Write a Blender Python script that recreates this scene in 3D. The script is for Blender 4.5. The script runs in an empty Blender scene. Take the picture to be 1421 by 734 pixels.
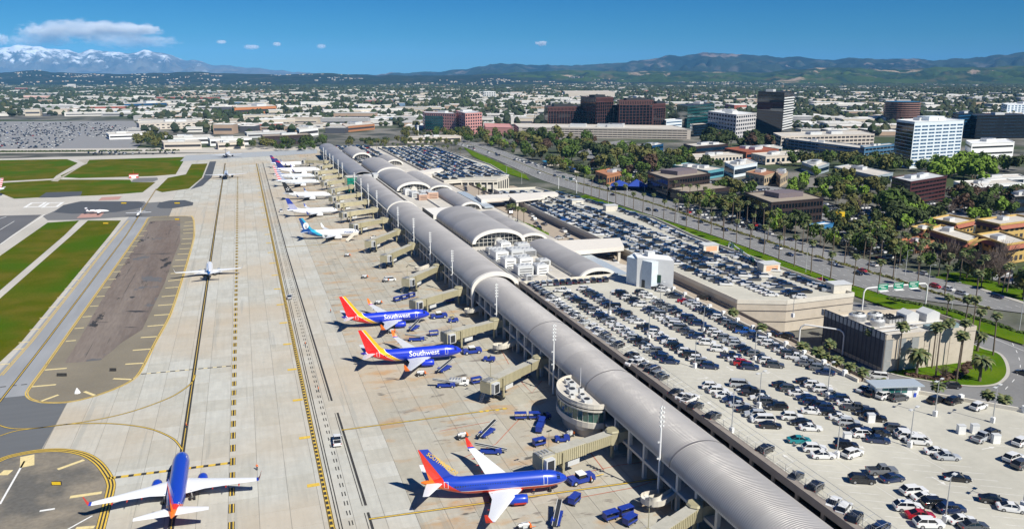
import bpy, bmesh, math, random
from mathutils import Vector, Matrix, noise
S = bpy.context.scene
COL = S.collection
R = math.radians
rnd = random.Random(7)
# ------------------------------------------------------------- camera, sky, sun
HH = 91.5; FP = 1110.0
PITCH = math.atan((367 - 104) / FP)
YAW = math.atan(((710.5 - 330) / FP) / (math.cos(PITCH) + (263 / FP) * math.sin(PITCH)))
cd = bpy.data.cameras.new('camera'); cam = bpy.data.objects.new('camera', cd); COL.objects.link(cam)
cam.location = (0, 0, HH); cam.rotation_euler = (math.pi / 2 - PITCH, 0, -YAW)
cd.sensor_width = 36; cd.lens = 36 * FP / 1421; cd.clip_start = 1; cd.clip_end = 120000
S.camera = cam
SUN_EL = R(46); SUN_AZ = math.atan2(0.42, -0.90)      # direction to the sun: x=.42, y=-.90
w = bpy.data.worlds.new('World'); S.world = w; w.use_nodes = True
nt = w.node_tree; bg = nt.nodes['Background']
sk = nt.nodes.new('ShaderNodeTexSky'); sk.sky_type = 'NISHITA'; sk.sun_disc = False
sk.sun_elevation = SUN_EL; sk.sun_rotation = SUN_AZ; sk.altitude = 300; sk.air_density = 1.0; sk.dust_density = 0.3; sk.ozone_density = 4.0
hs = nt.nodes.new('ShaderNodeHueSaturation'); hs.inputs['Saturation'].default_value = 1.15
ti = nt.nodes.new('ShaderNodeMix'); ti.data_type = 'RGBA'; ti.blend_type = 'MULTIPLY'; ti.inputs[0].default_value = 1; tg = nt.nodes.new('ShaderNodeTexCoord'); sx = nt.nodes.new('ShaderNodeSeparateXYZ'); nt.links.new(tg.outputs['Generated'], sx.inputs[0]); rp = nt.nodes.new('ShaderNodeValToRGB'); nt.links.new(sx.outputs[2], rp.inputs[0])
rp.color_ramp.elements[0].color = (.32, .72, 1.02, 1); rp.color_ramp.elements[1].position = .12; rp.color_ramp.elements[1].color = (.03, .40, .80, 1); e_ = rp.color_ramp.elements.new(.045); e_.color = (.13, .52, .88, 1); nt.links.new(rp.outputs[0], ti.inputs[7])
nt.links.new(sk.outputs[0], hs.inputs['Color']); nt.links.new(hs.outputs[0], ti.inputs[6]); nt.links.new(ti.outputs[2], bg.inputs[0]); bg.inputs[1].default_value = 0.06
sd = bpy.data.lights.new('sun', 'SUN'); sd.energy = 5.0; sd.angle = R(0.5); sd.color = (1, .955, .85)
sun = bpy.data.objects.new('sun', sd); COL.objects.link(sun)
sv = Vector((math.sin(SUN_AZ) * math.cos(SUN_EL), math.cos(SUN_AZ) * math.cos(SUN_EL), math.sin(SUN_EL)))
sun.rotation_euler = sv.to_track_quat('Z', 'Y').to_euler()
S.view_settings.view_transform = 'Standard'; S.view_settings.look = 'None'; S.view_settings.exposure = 0.42; S.view_settings.gamma = 1
S.cycles.max_bounces = 5; S.cycles.diffuse_bounces = 2; S.cycles.glossy_bounces = 2; S.cycles.transparent_max_bounces = 8; S.cycles.volume_bounces = 2
# ------------------------------------------------------------- survey helpers: a sight line met with a level plane
CW = Vector((math.sin(YAW) * math.cos(PITCH), math.cos(YAW) * math.cos(PITCH), -math.sin(PITCH)))
CR = Vector((math.cos(YAW), -math.sin(YAW), 0)); CU = CR.cross(CW)
def ray(x, y): return CW + CR * ((x - 710.5) / FP) - CU * ((y - 367) / FP)
def G(x, y, z=0.0):
    d = ray(x, y); k = (z - HH) / d.z
    return Vector((d.x * k, d.y * k, z))
def vis(p, m=40):
    v = Vector(p) - Vector((0, 0, HH)); c = v.dot(CW)
    if c < 2: return False
    a = 710.5 + FP * v.dot(CR) / c; b = 367 - FP * v.dot(CU) / c
    return -m < a < 1421 + m and -m < b < 734 + m
def htop(xb, yb, yt, zb=0.0):     # height of something whose foot is seen at xb,yb and whose top at yt
    b = G(xb, yb, zb); d = ray(xb, yt); k = math.hypot(b.x, b.y) / math.hypot(d.x, d.y)
    return HH + d.z * k - zb
# ------------------------------------------------------------- materials
MT = {}
def mat(name, col, rough=.7, metal=0., var=.12, scale=.6, bump=0., spec=None, var2=0., scale2=.03, emit=None, coord='Object', stretch=None, alpha=None):
    if name in MT: return MT[name]
    m = bpy.data.materials.new(name); m.use_nodes = True; t = m.node_tree; L = t.links
    b = t.nodes['Principled BSDF']; b.inputs['Roughness'].default_value = rough; b.inputs['Metallic'].default_value = metal
    if spec is not None: b.inputs['Specular IOR Level'].default_value = spec
    tc = t.nodes.new('ShaderNodeTexCoord'); src = tc.outputs[coord]
    if stretch:
        mp = t.nodes.new('ShaderNodeMapping'); mp.inputs['Scale'].default_value = stretch; L.new(src, mp.inputs[0]); src = mp.outputs[0]
    n = t.nodes.new('ShaderNodeTexNoise'); n.inputs['Scale'].default_value = scale; n.inputs['Detail'].default_value = 6; n.inputs['Roughness'].default_value = .65
    L.new(src, n.inputs['Vector'])
    r = t.nodes.new('ShaderNodeMapRange'); r.inputs[1].default_value = .25; r.inputs[2].default_value = .75
    r.inputs[3].default_value = 1 - var; r.inputs[4].default_value = 1 + var; L.new(n.outputs[0], r.inputs[0])
    cur = r.outputs[0]
    if var2:
        n2 = t.nodes.new('ShaderNodeTexNoise'); n2.inputs['Scale'].default_value = scale2; n2.inputs['Detail'].default_value = 4; L.new(tc.outputs[coord], n2.inputs['Vector'])
        r2 = t.nodes.new('ShaderNodeMapRange'); r2.inputs[1].default_value = .3; r2.inputs[2].default_value = .7; r2.inputs[3].default_value = 1 - var2; r2.inputs[4].default_value = 1 + var2
        L.new(n2.outputs[0], r2.inputs[0]); mm = t.nodes.new('ShaderNodeMath'); mm.operation = 'MULTIPLY'; L.new(cur, mm.inputs[0]); L.new(r2.outputs[0], mm.inputs[1]); cur = mm.outputs[0]
    v = t.nodes.new('ShaderNodeVectorMath'); v.operation = 'SCALE'; v.inputs[0].default_value = col[:3]; L.new(cur, v.inputs['Scale'])
    L.new(v.outputs[0], b.inputs['Base Color'])
    if bump:
        bp = t.nodes.new('ShaderNodeBump'); bp.inputs['Strength'].default_value = bump; bp.inputs['Distance'].default_value = .1
        L.new(n.outputs[0], bp.inputs['Height']); L.new(bp.outputs[0], b.inputs['Normal'])
    if emit: b.inputs['Emission Color'].default_value = (*emit[:3], 1); b.inputs['Emission Strength'].default_value = emit[3]
    if alpha is not None: b.inputs['Alpha'].default_value = alpha
    MT[name] = m; return m
def blendmat(name, c1, c2, scale, lo=.4, hi=.6, rough=.9, fine=3., coord='Object', c3=None, s3=.01, stretch=None, voro=0.):
    if name in MT: return MT[name]
    m = bpy.data.materials.new(name); m.use_nodes = True; t = m.node_tree; L = t.links; b = t.nodes['Principled BSDF']; b.inputs['Roughness'].default_value = rough
    b.inputs['Specular IOR Level'].default_value = .2
    tc = t.nodes.new('ShaderNodeTexCoord'); src = tc.outputs[coord]
    if stretch:
        mp = t.nodes.new('ShaderNodeMapping'); mp.inputs['Scale'].default_value = stretch; L.new(src, mp.inputs[0]); src = mp.outputs[0]
    def nz(s, a, z, d=7):
        n = t.nodes.new('ShaderNodeTexNoise'); n.inputs['Scale'].default_value = s; n.inputs['Detail'].default_value = d; L.new(src, n.inputs['Vector'])
        r = t.nodes.new('ShaderNodeMapRange'); r.inputs[1].default_value = a; r.inputs[2].default_value = z; L.new(n.outputs[0], r.inputs[0]); return r.outputs[0]
    def mix(f, a, z):
        x = t.nodes.new('ShaderNodeMix'); x.data_type = 'RGBA'; L.new(f, x.inputs[0])
        for k, c in ((6, a), (7, z)):
            if hasattr(c, 'links'): L.new(c, x.inputs[k])
            else: x.inputs[k].default_value = (*c, 1)
        return x.outputs[2]
    cur = mix(nz(scale, lo, hi), c1, c2)
    if c3: cur = mix(nz(s3, .48, .62, 4), cur, c3)
    fn = nz(fine, .2, .8, 3); r = t.nodes.new('ShaderNodeMapRange'); r.inputs[3].default_value = .8; r.inputs[4].default_value = 1.2; L.new(fn, r.inputs[0])
    v = t.nodes.new('ShaderNodeVectorMath'); v.operation = 'SCALE'; L.new(cur, v.inputs[0]); L.new(r.outputs[0], v.inputs['Scale']); L.new(v.outputs[0], b.inputs['Base Color'])
    MT[name] = m; return m
WHITE = mat('white_paint', (.78, .78, .76), .45, var=.05)
CREAM = mat('cream_concrete', (.62, .58, .50), .8, var=.1, scale=.4)
BEIGE = mat('beige_concrete_wall', (.50, .44, .36), .85, var=.12, scale=.3)
STEEL = mat('galvanised_steel', (.5, .51, .52), .4, .6, var=.1)
LGREY = mat('light_grey_paint', (.55, .56, .56), .5, var=.06)
DARK = mat('dark_metal', (.03, .032, .035), .5, var=.2)
RUBBER = mat('black_rubber', (.015, .015, .016), .8)
GLASS = mat('dark_glass', (.012, .018, .025), .08, 0., var=.3, scale=.3, spec=.8)
BGLASS = mat('blue_glass', (.02, .07, .12), .08, 0.2, var=.4, scale=.15, spec=.9)
GGLASS = mat('green_glass', (.01, .22, .15), .1, 0., var=.3, scale=.2, spec=.9)
YEL = mat('yellow_marking_paint', (.62, .42, .06), .7, var=.25, scale=1.2)
PALEY = mat('pale_yellow_marking_paint', (.68, .56, .28), .7, var=.2, scale=1.2)
BLK = mat('black_marking_paint', (.035, .033, .03), .8, var=.3, scale=1.5)
WMK = mat('white_marking_paint', (.72, .72, .70), .7, var=.15, scale=1.5)
REDP = mat('red_paint', (.5, .03, .02), .5)
ORG = mat('orange_paint', (.75, .16, .02), .5)
GSEB = mat('ground_equipment_blue', (.015, .04, .28), .4)
# ------------------------------------------------------------- objects
def props(o, label=None, cat=None, group=None, kind=None):
    if label: o['label'] = label
    if cat: o['category'] = cat
    if group: o['group'] = group
    if kind: o['kind'] = kind
    return o
def T(name, label, cat, loc=(0, 0, 0), rz=0., group=None):
    o = bpy.data.objects.new(name, None); COL.objects.link(o); o.location = loc; o.rotation_euler = (0, 0, rz); o.empty_display_size = .2
    return props(o, label, cat, group)
def link(name, me, parent=None, loc=None, rz=None, **k):
    o = bpy.data.objects.new(name, me); COL.objects.link(o)
    if parent: o.parent = parent
    if loc is not None: o.location = loc
    if rz is not None: o.rotation_euler = (0, 0, rz)
    props(o, k.get('label'), k.get('cat'), k.get('group'), k.get('kind')); return o
def clone(o, parent=None, root=True):
    c = o.copy(); COL.objects.link(c); c.parent = parent
    for ch in KIDS.get(o.name, None) or [x for x in o.children]: clone(ch, c)
    return c
KIDS = {}
class MB:
    def __init__(s): s.v = []; s.f = []; s.m = []; s.mats = []
    def mi(s, m):
        if m not in s.mats: s.mats.append(m)
        return s.mats.index(m)
    def face(s, pts, m):
        n = len(s.v); s.v += [tuple(p) for p in pts]; s.f.append(tuple(range(n, n + len(pts)))); s.m.append(s.mi(m))
    def box(s, x0, x1, y0, y1, z0, z1, m, rz=0., o=(0, 0, 0), bottom=True):
        c, q = math.cos(rz), math.sin(rz); n = len(s.v)
        for z in (z0, z1):
            for x, y in ((x0, y0), (x1, y0), (x1, y1), (x0, y1)): s.v.append((o[0] + x * c - y * q, o[1] + x * q + y * c, o[2] + z))
        i = s.mi(m)
        for f in ((3, 2, 1, 0), (4, 5, 6, 7), (0, 1, 5, 4), (1, 2, 6, 5), (2, 3, 7, 6), (3, 0, 4, 7))[0 if bottom else 1:]:
            s.f.append(tuple(n + k for k in f)); s.m.append(i)
    def prism(s, pts, z0, z1, m, mtop=None):     # plan outline, counter-clockwise
        a = sum(p[0] * q[1] - q[0] * p[1] for p, q in zip(pts, pts[1:] + pts[:1]))
        if a < 0: pts = pts[::-1]
        n = len(s.v); k = len(pts); i = s.mi(m)
        s.v += [(p[0], p[1], z0) for p in pts] + [(p[0], p[1], z1) for p in pts]
        for j in range(k): s.f.append((n + j, n + (j + 1) % k, n + k + (j + 1) % k, n + k + j)); s.m.append(i)
        s.f.append(tuple(range(n + k, n + 2 * k))); s.m.append(s.mi(mtop or m))
        s.f.append(tuple(range(n + k - 1, n - 1, -1))); s.m.append(i)
    def tube(s, p0, p1, r0, r1, m, n=8, cap=True):
        p0 = Vector(p0); p1 = Vector(p1); d = (p1 - p0).normalized(); a = d.orthogonal().normalized(); b = d.cross(a)
        k = len(s.v); i = s.mi(m)
        for p, r in ((p0, r0), (p1, r1)):
            for j in range(n):
                t = 2 * math.pi * j / n; s.v.append(tuple(p + a * (r * math.cos(t)) + b * (r * math.sin(t))))
        for j in range(n): s.f.append((k + j, k + (j + 1) % n, k + n + (j + 1) % n, k + n + j)); s.m.append(i)
        if cap: s.f.append(tuple(range(k + n, k + 2 * n))); s.m.append(i); s.f.append(tuple(range(k + n - 1, k - 1, -1))); s.m.append(i)
    def path(s, pts, r, m, n=6):
        for a, b in zip(pts, pts[1:]): s.tube(a, b, r, r, m, n)
    def loft(s, rings, m, close=True, cap=True, mf=None):
        n = len(rings[0]); k = len(s.v); i = s.mi(m)
        for r in rings: s.v += [tuple(p) for p in r]
        for a in range(len(rings) - 1):
            for j in range(n if close else n - 1):
                s.f.append((k + a * n + j, k + a * n + (j + 1) % n, k + (a + 1) * n + (j + 1) % n, k + (a + 1) * n + j)); s.m.append(i if mf is None else s.mi(mf(a, j)))
        if cap and close:
            s.f.append(tuple(range(k + n - 1, k - 1, -1))); s.m.append(i); q = k + (len(rings) - 1) * n; s.f.append(tuple(range(q, q + n))); s.m.append(i)
    def mesh(s, name, smooth=False):
        me = bpy.data.meshes.new(name); me.from_pydata(s.v, [], s.f)
        for m in s.mats: me.materials.append(m)
        me.polygons.foreach_set('material_index', s.m)
        if smooth: me.polygons.foreach_set('use_smooth', [True] * len(s.f))
        me.update(); return me
    def obj(s, name, parent=None, smooth=False, loc=None, rz=None, **k):
        if not s.f: return None
        return link(name, s.mesh(name, smooth), parent, loc, rz, **k)
def fixn(o):
    bm = bmesh.new(); bm.from_mesh(o.data); bmesh.ops.recalc_face_normals(bm, faces=bm.faces); bm.to_mesh(o.data); bm.free()
def smooth_auto(o, ang=35):
    me = o.data; me.polygons.foreach_set('use_smooth', [True] * len(me.polygons))
    bm = bmesh.new(); bm.from_mesh(me); bmesh.ops.remove_doubles(bm, verts=bm.verts, dist=.0005); bmesh.ops.recalc_face_normals(bm, faces=bm.faces)
    for e in bm.edges: e.smooth = len(e.link_faces) == 2 and e.calc_face_angle(0) < R(ang)
    bm.to_mesh(me); bm.free()
def sheet(name, px, z, m, label, cat, kind='structure', sub=None):
    pts = [G(x, y, z) for x, y in px]
    b = MB(); b.face(pts, m); o = b.obj(name, label=label, cat=cat, kind=kind); fixup(o); return o
def sheetw(name, pts, z, m, label, cat, kind='structure'):
    b = MB(); b.face([(x, y, z) for x, y in pts], m); o = b.obj(name, label=label, cat=cat, kind=kind); fixup(o); return o
def fixup(o):
    for p in o.data.polygons:
        if p.normal.z < 0: p.flip()
def crom(pts, n=8):
    P = [pts[0]] + list(pts) + [pts[-1]]; out = []
    for i in range(1, len(P) - 2):
        for k in range(n):
            t = k / n; a, b, c, d = P[i - 1], P[i], P[i + 1], P[i + 2]
            out.append(.5 * ((2 * b) + (c - a) * t + (2 * a - 5 * b + 4 * c - d) * t * t + (3 * b - a - 3 * c + d) * t ** 3))
    out.append(pts[-1]); return out
def offs(P, d):
    out = []
    for i, p in enumerate(P):
        a = P[max(i - 1, 0)]; b = P[min(i + 1, len(P) - 1)]; t = (b - a); t.z = 0; t.normalize()
        out.append(p + Vector((t.y, -t.x, 0)) * d)
    return out
def strip(mb, P, w, m, z, dash=None, off=0.):
    if off: P = offs(P, off)
    if dash:
        on, gap = dash; L = 0
        for a, b in zip(P, P[1:]):
            l = (b - a).length; d = (b - a).normalized(); s = Vector((d.y, -d.x, 0)) * (w / 2); t = (-L) % (on + gap); 
            t0 = -(L % (on + gap))
            while t0 < l:
                q0 = max(t0, 0); q1 = min(t0 + on, l)
                if q1 > q0:
                    x = a + d * q0; y = a + d * q1
                    mb.face([(x + s).xy.to_3d() + Vector((0, 0, z)), (y + s).xy.to_3d() + Vector((0, 0, z)), (y - s).xy.to_3d() + Vector((0, 0, z)), (x - s).xy.to_3d() + Vector((0, 0, z))], m)
                t0 += on + gap
            L += l
        return
    A = offs(P, w / 2); B = offs(P, -w / 2)
    for i in range(len(P) - 1):
        mb.face([(A[i].x, A[i].y, z), (A[i + 1].x, A[i + 1].y, z), (B[i + 1].x, B[i + 1].y, z), (B[i].x, B[i].y, z)], m)
def V3(*a): return Vector(a)
def WP(*pts): return [Vector((x, y, 0)) for x, y in pts]
def PP(*pts, z=0): return [G(x, y, z) for x, y in pts]
def tz(ox, oy, *pts): return [(ox + x / 4.993, oy + y / 4.993) for x, y in pts]
# ================================================================= GROUND AND AIRFIELD
EARTH = blendmat('town_ground', (.055, .06, .05), (.19, .18, .16), .02, fine=.4, c3=(.05, .07, .03), s3=.006)
CONC = mat('taxiway_concrete', (.45, .425, .38), .85, var=.1, scale=.5, var2=.1, scale2=.03)
GRASS = blendmat('airfield_grass', (.070, .088, .003), (.112, .100, .012), .06, fine=1.2, lo=.40, hi=.64, c3=(.050, .098, .003), s3=.02)
LAWN = blendmat('lawn', (.060, .125, .006), (.095, .15, .010), .1, fine=2.)
ASPH = blendmat('worn_brown_asphalt', (.150, .118, .100), (.200, .168, .145), .05, fine=1.2, stretch=(1, .12, 1), c3=(.115, .092, .082), s3=.06)
t = ASPH.node_tree; bs = t.nodes['Principled BSDF']; src = bs.inputs['Base Color'].links[0].from_socket; ge = t.nodes.new('ShaderNodeNewGeometry')
for (st, sc_, lo, hi, c) in (((1, .35, 1), .09, .60, .63, (.035, .035, .037)), ((1, .02, 1), .45, .60, .66, (.075, .068, .064)), ((1, 1, 1), .035, .60, .605, (.12, .12, .125))):
    mp = t.nodes.new('ShaderNodeMapping'); mp.inputs['Scale'].default_value = st; t.links.new(ge.outputs['Position'], mp.inputs[0]); n = t.nodes.new('ShaderNodeTexNoise'); n.inputs['Scale'].default_value = sc_; n.inputs['Detail'].default_value = 9; n.inputs['Roughness'].default_value = .68; t.links.new(mp.outputs[0], n.inputs['Vector'])
    r = t.nodes.new('ShaderNodeMapRange'); r.inputs[1].default_value = lo; r.inputs[2].default_value = hi; t.links.new(n.outputs[0], r.inputs[0]); x = t.nodes.new('ShaderNodeMix'); x.data_type = 'RGBA'; t.links.new(r.outputs[0], x.inputs[0]); t.links.new(src, x.inputs[6]); x.inputs[7].default_value = (*c, 1); src = x.outputs[2]
t.links.new(src, bs.inputs['Base Color'])
ASPH2 = mat('shoulder_asphalt', (.20, .175, .13), .9, var=.12, scale=1.5, var2=.15, scale2=.05)
ASPD = mat('dark_asphalt', (.062, .068, .078), .9, var=.15, scale=1.)
ASPG = mat('grey_asphalt', (.15, .15, .15), .9, var=.12, scale=1.)
ASPR = mat('runway_asphalt', (.11, .11, .115), .9, var=.12, scale=1., var2=.1)
LANE = mat('taxilane_asphalt', (.27, .28, .295), .9, var=.1, scale=.3, var2=.08, stretch=(1, .1, 1))
TAR = mat('tar_patch', (.03, .03, .033), .9, var=.3, scale=2)
ROAD = mat('road_asphalt', (.19, .19, .19), .9, var=.1, scale=.8, var2=.12, scale2=.04)
JOINT = mat('joint_filler', (.22, .21, .19), .9)
GV = MB(); 
pr = [(-42000, -150), (42000, -150), (42000, 42000), (-42000, 42000)]
GV.face([(x, y, -.35) for x, y in pr], EARTH); GV.obj('ground', label='flat ground of the town stretching out to the hills', cat='ground', kind='structure')
b = MB(); b.box(-330, 99, -60, 1035, -.3, -.055, JOINT, bottom=False)
b.obj('apron_base', label='pale concrete bed under the whole airfield', cat='pavement', kind='structure')
# --- concrete slabs of taxiway and apron: tones vary from pour to pour
def slabmat(i, c, dirty):
    m = bpy.data.materials.new('slab_concrete'); m.use_nodes = True; t = m.node_tree; L = t.links; bs = t.nodes['Principled BSDF']; bs.inputs['Roughness'].default_value = .88
    ge = t.nodes.new('ShaderNodeNewGeometry')
    def nz(s, a, z, st=(1, 1, 1), d=6):
        mp = t.nodes.new('ShaderNodeMapping'); mp.inputs['Scale'].default_value = st; L.new(ge.outputs['Position'], mp.inputs[0])
        n = t.nodes.new('ShaderNodeTexNoise'); n.inputs['Scale'].default_value = s; n.inputs['Detail'].default_value = d; n.inputs['Roughness'].default_value = .6; L.new(mp.outputs[0], n.inputs['Vector'])
        r = t.nodes.new('ShaderNodeMapRange'); r.inputs[1].default_value = a; r.inputs[2].default_value = z; L.new(n.outputs[0], r.inputs[0]); return r.outputs[0]
    def mix(f, a, z, k=1.):
        mu = t.nodes.new('ShaderNodeMath'); mu.operation = 'MULTIPLY'; mu.inputs[1].default_value = k; L.new(f, mu.inputs[0])
        x = t.nodes.new('ShaderNodeMix'); x.data_type = 'RGBA'; L.new(mu.outputs[0], x.inputs[0])
        for kk, cc in ((6, a), (7, z)):
            if hasattr(cc, 'links'): L.new(cc, x.inputs[kk])
            else: x.inputs[kk].default_value = (*cc, 1)
        return x.outputs[2]
    cur = mix(nz(.35, .35, .65), tuple(v * .93 for v in c), tuple(v * 1.06 for v in c))
    cur = mix(nz(.9, .45, .7, (1, .08, 1)), cur, tuple(v * .80 for v in c), .6)
    # broad tan wash over the middle of the taxiway and the apron
    cur = mix(nz(.012, .44, .60, d=3), cur, (.45, .365, .26), .6)
    if dirty:
        cur = mix(nz(.07, .53, .67, (1, 1.9, 1)), cur, (.42, .25, .11), .75)
        cur = mix(nz(.16, .60, .66, (.6, 1.7, 1)), cur, (.17, .145, .125), .75)
        cur = mix(nz(.22, .66, .71, (.5, 1.3, 1), 3), cur, (.05, .045, .04), .85)
    cur = mix(nz(.05, .60, .64, (6, .22, 1), 8), cur, tuple(v * .72 for v in c), .55); cur = mix(nz(.5, .66, .70, (1, 1, 1), 8), cur, tuple(v * .7 for v in c), .6)
    L.new(cur, bs.inputs['Base Color']); return m
TONES = [(.448, .442, .396), (.464, .459, .414), (.428, .417, .366), (.478, .474, .430), (.438, .430, .384)]
SL = [slabmat(i, c, False) for i, c in enumerate(TONES)]
SD = [slabmat(i, (c[0] * .88, c[1] * .85, c[2] * .80), True) for i, c in enumerate(TONES)]
PX = 7.62; PYL = 7.62
def slab_tone(i, j):
    q = noise.noise(Vector((i * .9, j * .13, 3.1))) + .35 * rnd.uniform(-1, 1)
    return max(0, min(4, int((q + .6) / 1.2 * 5)))
cells = []
for i in range(-7, 20):
    x0 = 19.6 + (i - 5) * 6.35 if False else -53.3 + (i + 7) * 6.35
    for j in range(0, 125):
        y0 = 95 + j * PYL
        if x0 > 96: continue
        if y0 > 1030: continue
        cells.append((x0, y0, i, j))
cells.sort(key=lambda c: (c[1] + 3.8) ** 2 + (c[0] + 3) ** 2)
ps = T('concrete_paving', 'grid of pale concrete slabs of taxiway and apron', 'pavement'); ps['kind'] = 'structure'; del ps['category']
ps['category'] = 'pavement'
prot = {}
n = 0; far = MB()
for x0, y0, i, j in cells:
    k = slab_tone(i, j); dirty = x0 > 24; M = (SD if dirty else SL)[k]; g = .05
    if n < 296 and vis((x0 + 3, y0 + 3, 0), -5):
        if (k, dirty) not in prot:
            q = MB(); q.box(g, 6.35 - g, g, PYL - g, -.05, 0, M); prot[(k, dirty)] = q.mesh('slab')
        link('slab', prot[(k, dirty)], ps, (x0, y0, 0)); n += 1
    elif vis((x0 + 3, y0 + 3, 0), 60) or y0 < 200: far.box(x0 + g, x0 + 6.35 - g, y0 + g, y0 + PYL - g, -.05, 0, M, bottom=False)
far.obj('slab_field', ps, kind='stuff')
# left of the ramp edge: plain concrete in wide lanes
sheetw('west_taxiway', [(-330, -60), (-53.6, -60), (-53.3, 1035), (-330, 1035)], -.01, CONC, 'plain pale concrete of the cross taxiways and shoulders', 'taxiway')
# --- asphalt and grass areas
sheet('runway', [(-40, 308), (0, 299.5), (58, 298), (16, 327), (0, 339), (-60, 372)], .02, ASPR, 'dark asphalt runway end with white edge line at the left', 'runway')
sheet('taxiway_crossing', tz(0, 180, (295, 600), (380, 562), (470, 515), (560, 495), (1000, 497), (1010, 508), (1110, 500), (1195, 545), (1170, 605), (1060, 606), (880, 605), (560, 625), (330, 628)), .012, ASPG, 'grey asphalt taxiway crossing beyond the grass', 'taxiway')
sheet('dark_island', tz(0, 180, (370, 572), (440, 522), (560, 500), (960, 497), (1000, 512), (975, 542), (800, 572), (500, 583)), .03, ASPD, 'large blue-black asphalt island between the taxiways', 'asphalt island')
sheet('dark_island', tz(0, 180, (1085, 535), (1105, 505), (1180, 490), (1280, 488), (1340, 505), (1335, 525), (1200, 545), (1110, 545)), .03, ASPD, 'small rounded blue-black asphalt island near the main taxiway', 'asphalt island')
sheet('blast_pad', tz(0, 180, (265, 472), (320, 435), (570, 428), (560, 458), (400, 470)), .03, ASPD, 'dark striped asphalt patch at the grass edge', 'asphalt patch')
sheet('dark_ramp', tz(0, 474, (-200, 420), (0, 390), (180, 372), (200, 400), (280, 424), (462, 425), (380, 580), (275, 768), (120, 795), (0, 835), (-300, 950)), .012, mat('ramp_asphalt', (.115, .122, .13), .9, var=.08, scale=.4, stretch=(.12, 1, 1)), 'dark grey asphalt ramp between the two rounded islands', 'ramp')
sheet('taxilane', [(-60, 590), (0, 514), (42, 468), (158, 326), (180, 300), (232, 300), (204, 305), (190, 327), (86, 474), (40, 538), (0, 610), (-40, 660)], .01, LANE, 'blue-grey asphalt taxilane running beside the grass', 'taxilane')
OV = [(204, 304), (212, 301), (256, 300), (266, 301), (269, 306), (270, 327), (262, 359), (248, 405), (236, 439), (217, 474), (206, 496), (194, 518), (180, 530), (154, 542), (120, 553), (90, 558.5), (60, 558.5), (42, 554), (36, 547), (40, 538), (86, 474), (190, 327)]
sheet('rounded_asphalt_island', OV, .02, ASPH2, 'long brown asphalt island with a rounded near end and pale ticks', 'asphalt island')
sheet('worn_asphalt', tz(0, 327, (1040, -100), (1248, -108), (1250, 40), (1200, 160), (1140, 330), (985, 650), (850, 735), (700, 860), (560, 875), (450, 880), (540, 735), (760, 350), (985, 0)), .032, ASPH, 'worn purple-brown middle strip of the long asphalt island', 'asphalt')
OV2 = tz(0, 587, (-400, 480), (0, 270), (120, 230), (280, 203), (360, 199), (430, 200), (500, 210), (560, 225), (610, 250), (650, 280), (690, 325), (715, 360), (738, 400), (738, 450), (720, 520), (700, 600), (675, 680), (655, 760), (600, 1000), (-400, 1000))
sheet('rounded_asphalt_island', OV2, .02, blendmat('stained_asphalt', (.17, .155, .13), (.24, .21, .165), .12, fine=1., c3=(.12, .115, .105), s3=.07), 'stained grey-brown asphalt island in the near left corner', 'asphalt island')
pt = T('tar_stains', 'black tar stains on the worn brown asphalt strip', 'stain')
tb = MB()
for cx, cy, w_, h_ in [(192, 353, 22, .9), (224, 352, 34, 1.0), (190, 432, 30, 2.2), (184, 412, 9, 3), (182, 454, 18, 1.), (137, 447, 30, .6)]:
    P = []
    for k in range(18):
        a = k / 18 * 6.283; q = 1 + .5 * noise.noise(Vector((cx + 2 * math.cos(a), cy + 2 * math.sin(a), w_)))
        P.append(G(cx + w_ * .5 * q * math.cos(a) * rnd.uniform(.6, 1.2), cy + h_ * .5 * q * math.sin(a) * rnd.uniform(.6, 1.2), .042))
    tb.face(P, TAR)
o = tb.obj('stain', pt, kind='stuff'); fixup(o)
for M_ in (GRASS, LAWN): M_.node_tree.nodes['Principled BSDF'].inputs['Specular IOR Level'].default_value = 0
gr = [('airfield_grass', [(66, 309), (110, 306), (89, 327), (0, 403), (-60, 450), (-60, 390), (0, 355)], 'triangle of patchy green grass between runway shoulder and path'),
      ('airfield_grass', [(122, 306), (168, 306), (152, 327), (30, 474), (0, 502), (-60, 560), (-60, 465), (0, 414), (99, 327)], 'long green and brown grass strip beside the taxilane'),
      ('airfield_grass', [(-80, 224), (0, 222.5), (93, 221), (108, 226.5), (78, 244), (74, 248), (0, 252), (-80, 255)], 'far left olive grass field crossed by a thin path'),
      ('airfield_grass', [(122, 222), (258, 218), (244, 242), (215, 244.5), (110, 247.5), (86, 246), (84, 244), (121, 227)], 'wide bright green grass field beyond the red shed'),
      ('airfield_grass', [(-80, 258), (0, 254), (84, 249.3), (180, 249.5), (184, 253), (216, 253), (198, 267), (160, 270), (116, 272), (56, 274), (20, 276), (0, 268), (-80, 285)], 'long narrow grass strip in front of the red shed'),
      ('airfield_grass', [(266, 228), (288, 227), (280, 247), (262, 262), (225, 267), (216, 264), (233, 247), (258, 242)], 'browned grass wedge beside the far end of the taxiway')]
for nm, p, lb in gr: sheet(nm, p, .025, GRASS, lb, 'grass')
for p in ([(70, 251.5), (74, 250), (84, 246), (118, 227), (108, 222), (125, 221), (121, 226), (90, 245), (86, 247.5), (80, 252)],):
    sheet('service_path', p, .035, mat('path_gravel', (.36, .33, .27), .9, var=.1), 'bent pale service path across the grass', 'path')
sheet('striped_shoulder', [(291, 224.5), (300, 224), (294, 246), (281, 258), (264, 263), (282, 247)], .03, ASPD, 'black striped shoulder left of the far taxiing plane', 'asphalt patch')
mk = T('taxiway_markings', 'yellow, black and white painted lines on taxiway and apron', 'road marking'); mk['kind'] = 'structure'
def mobj(mb, nm): 
    o = mb.obj(nm, mk, kind='stuff'); fixup(o); return o
Z1 = .045; Z2 = .055
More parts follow.
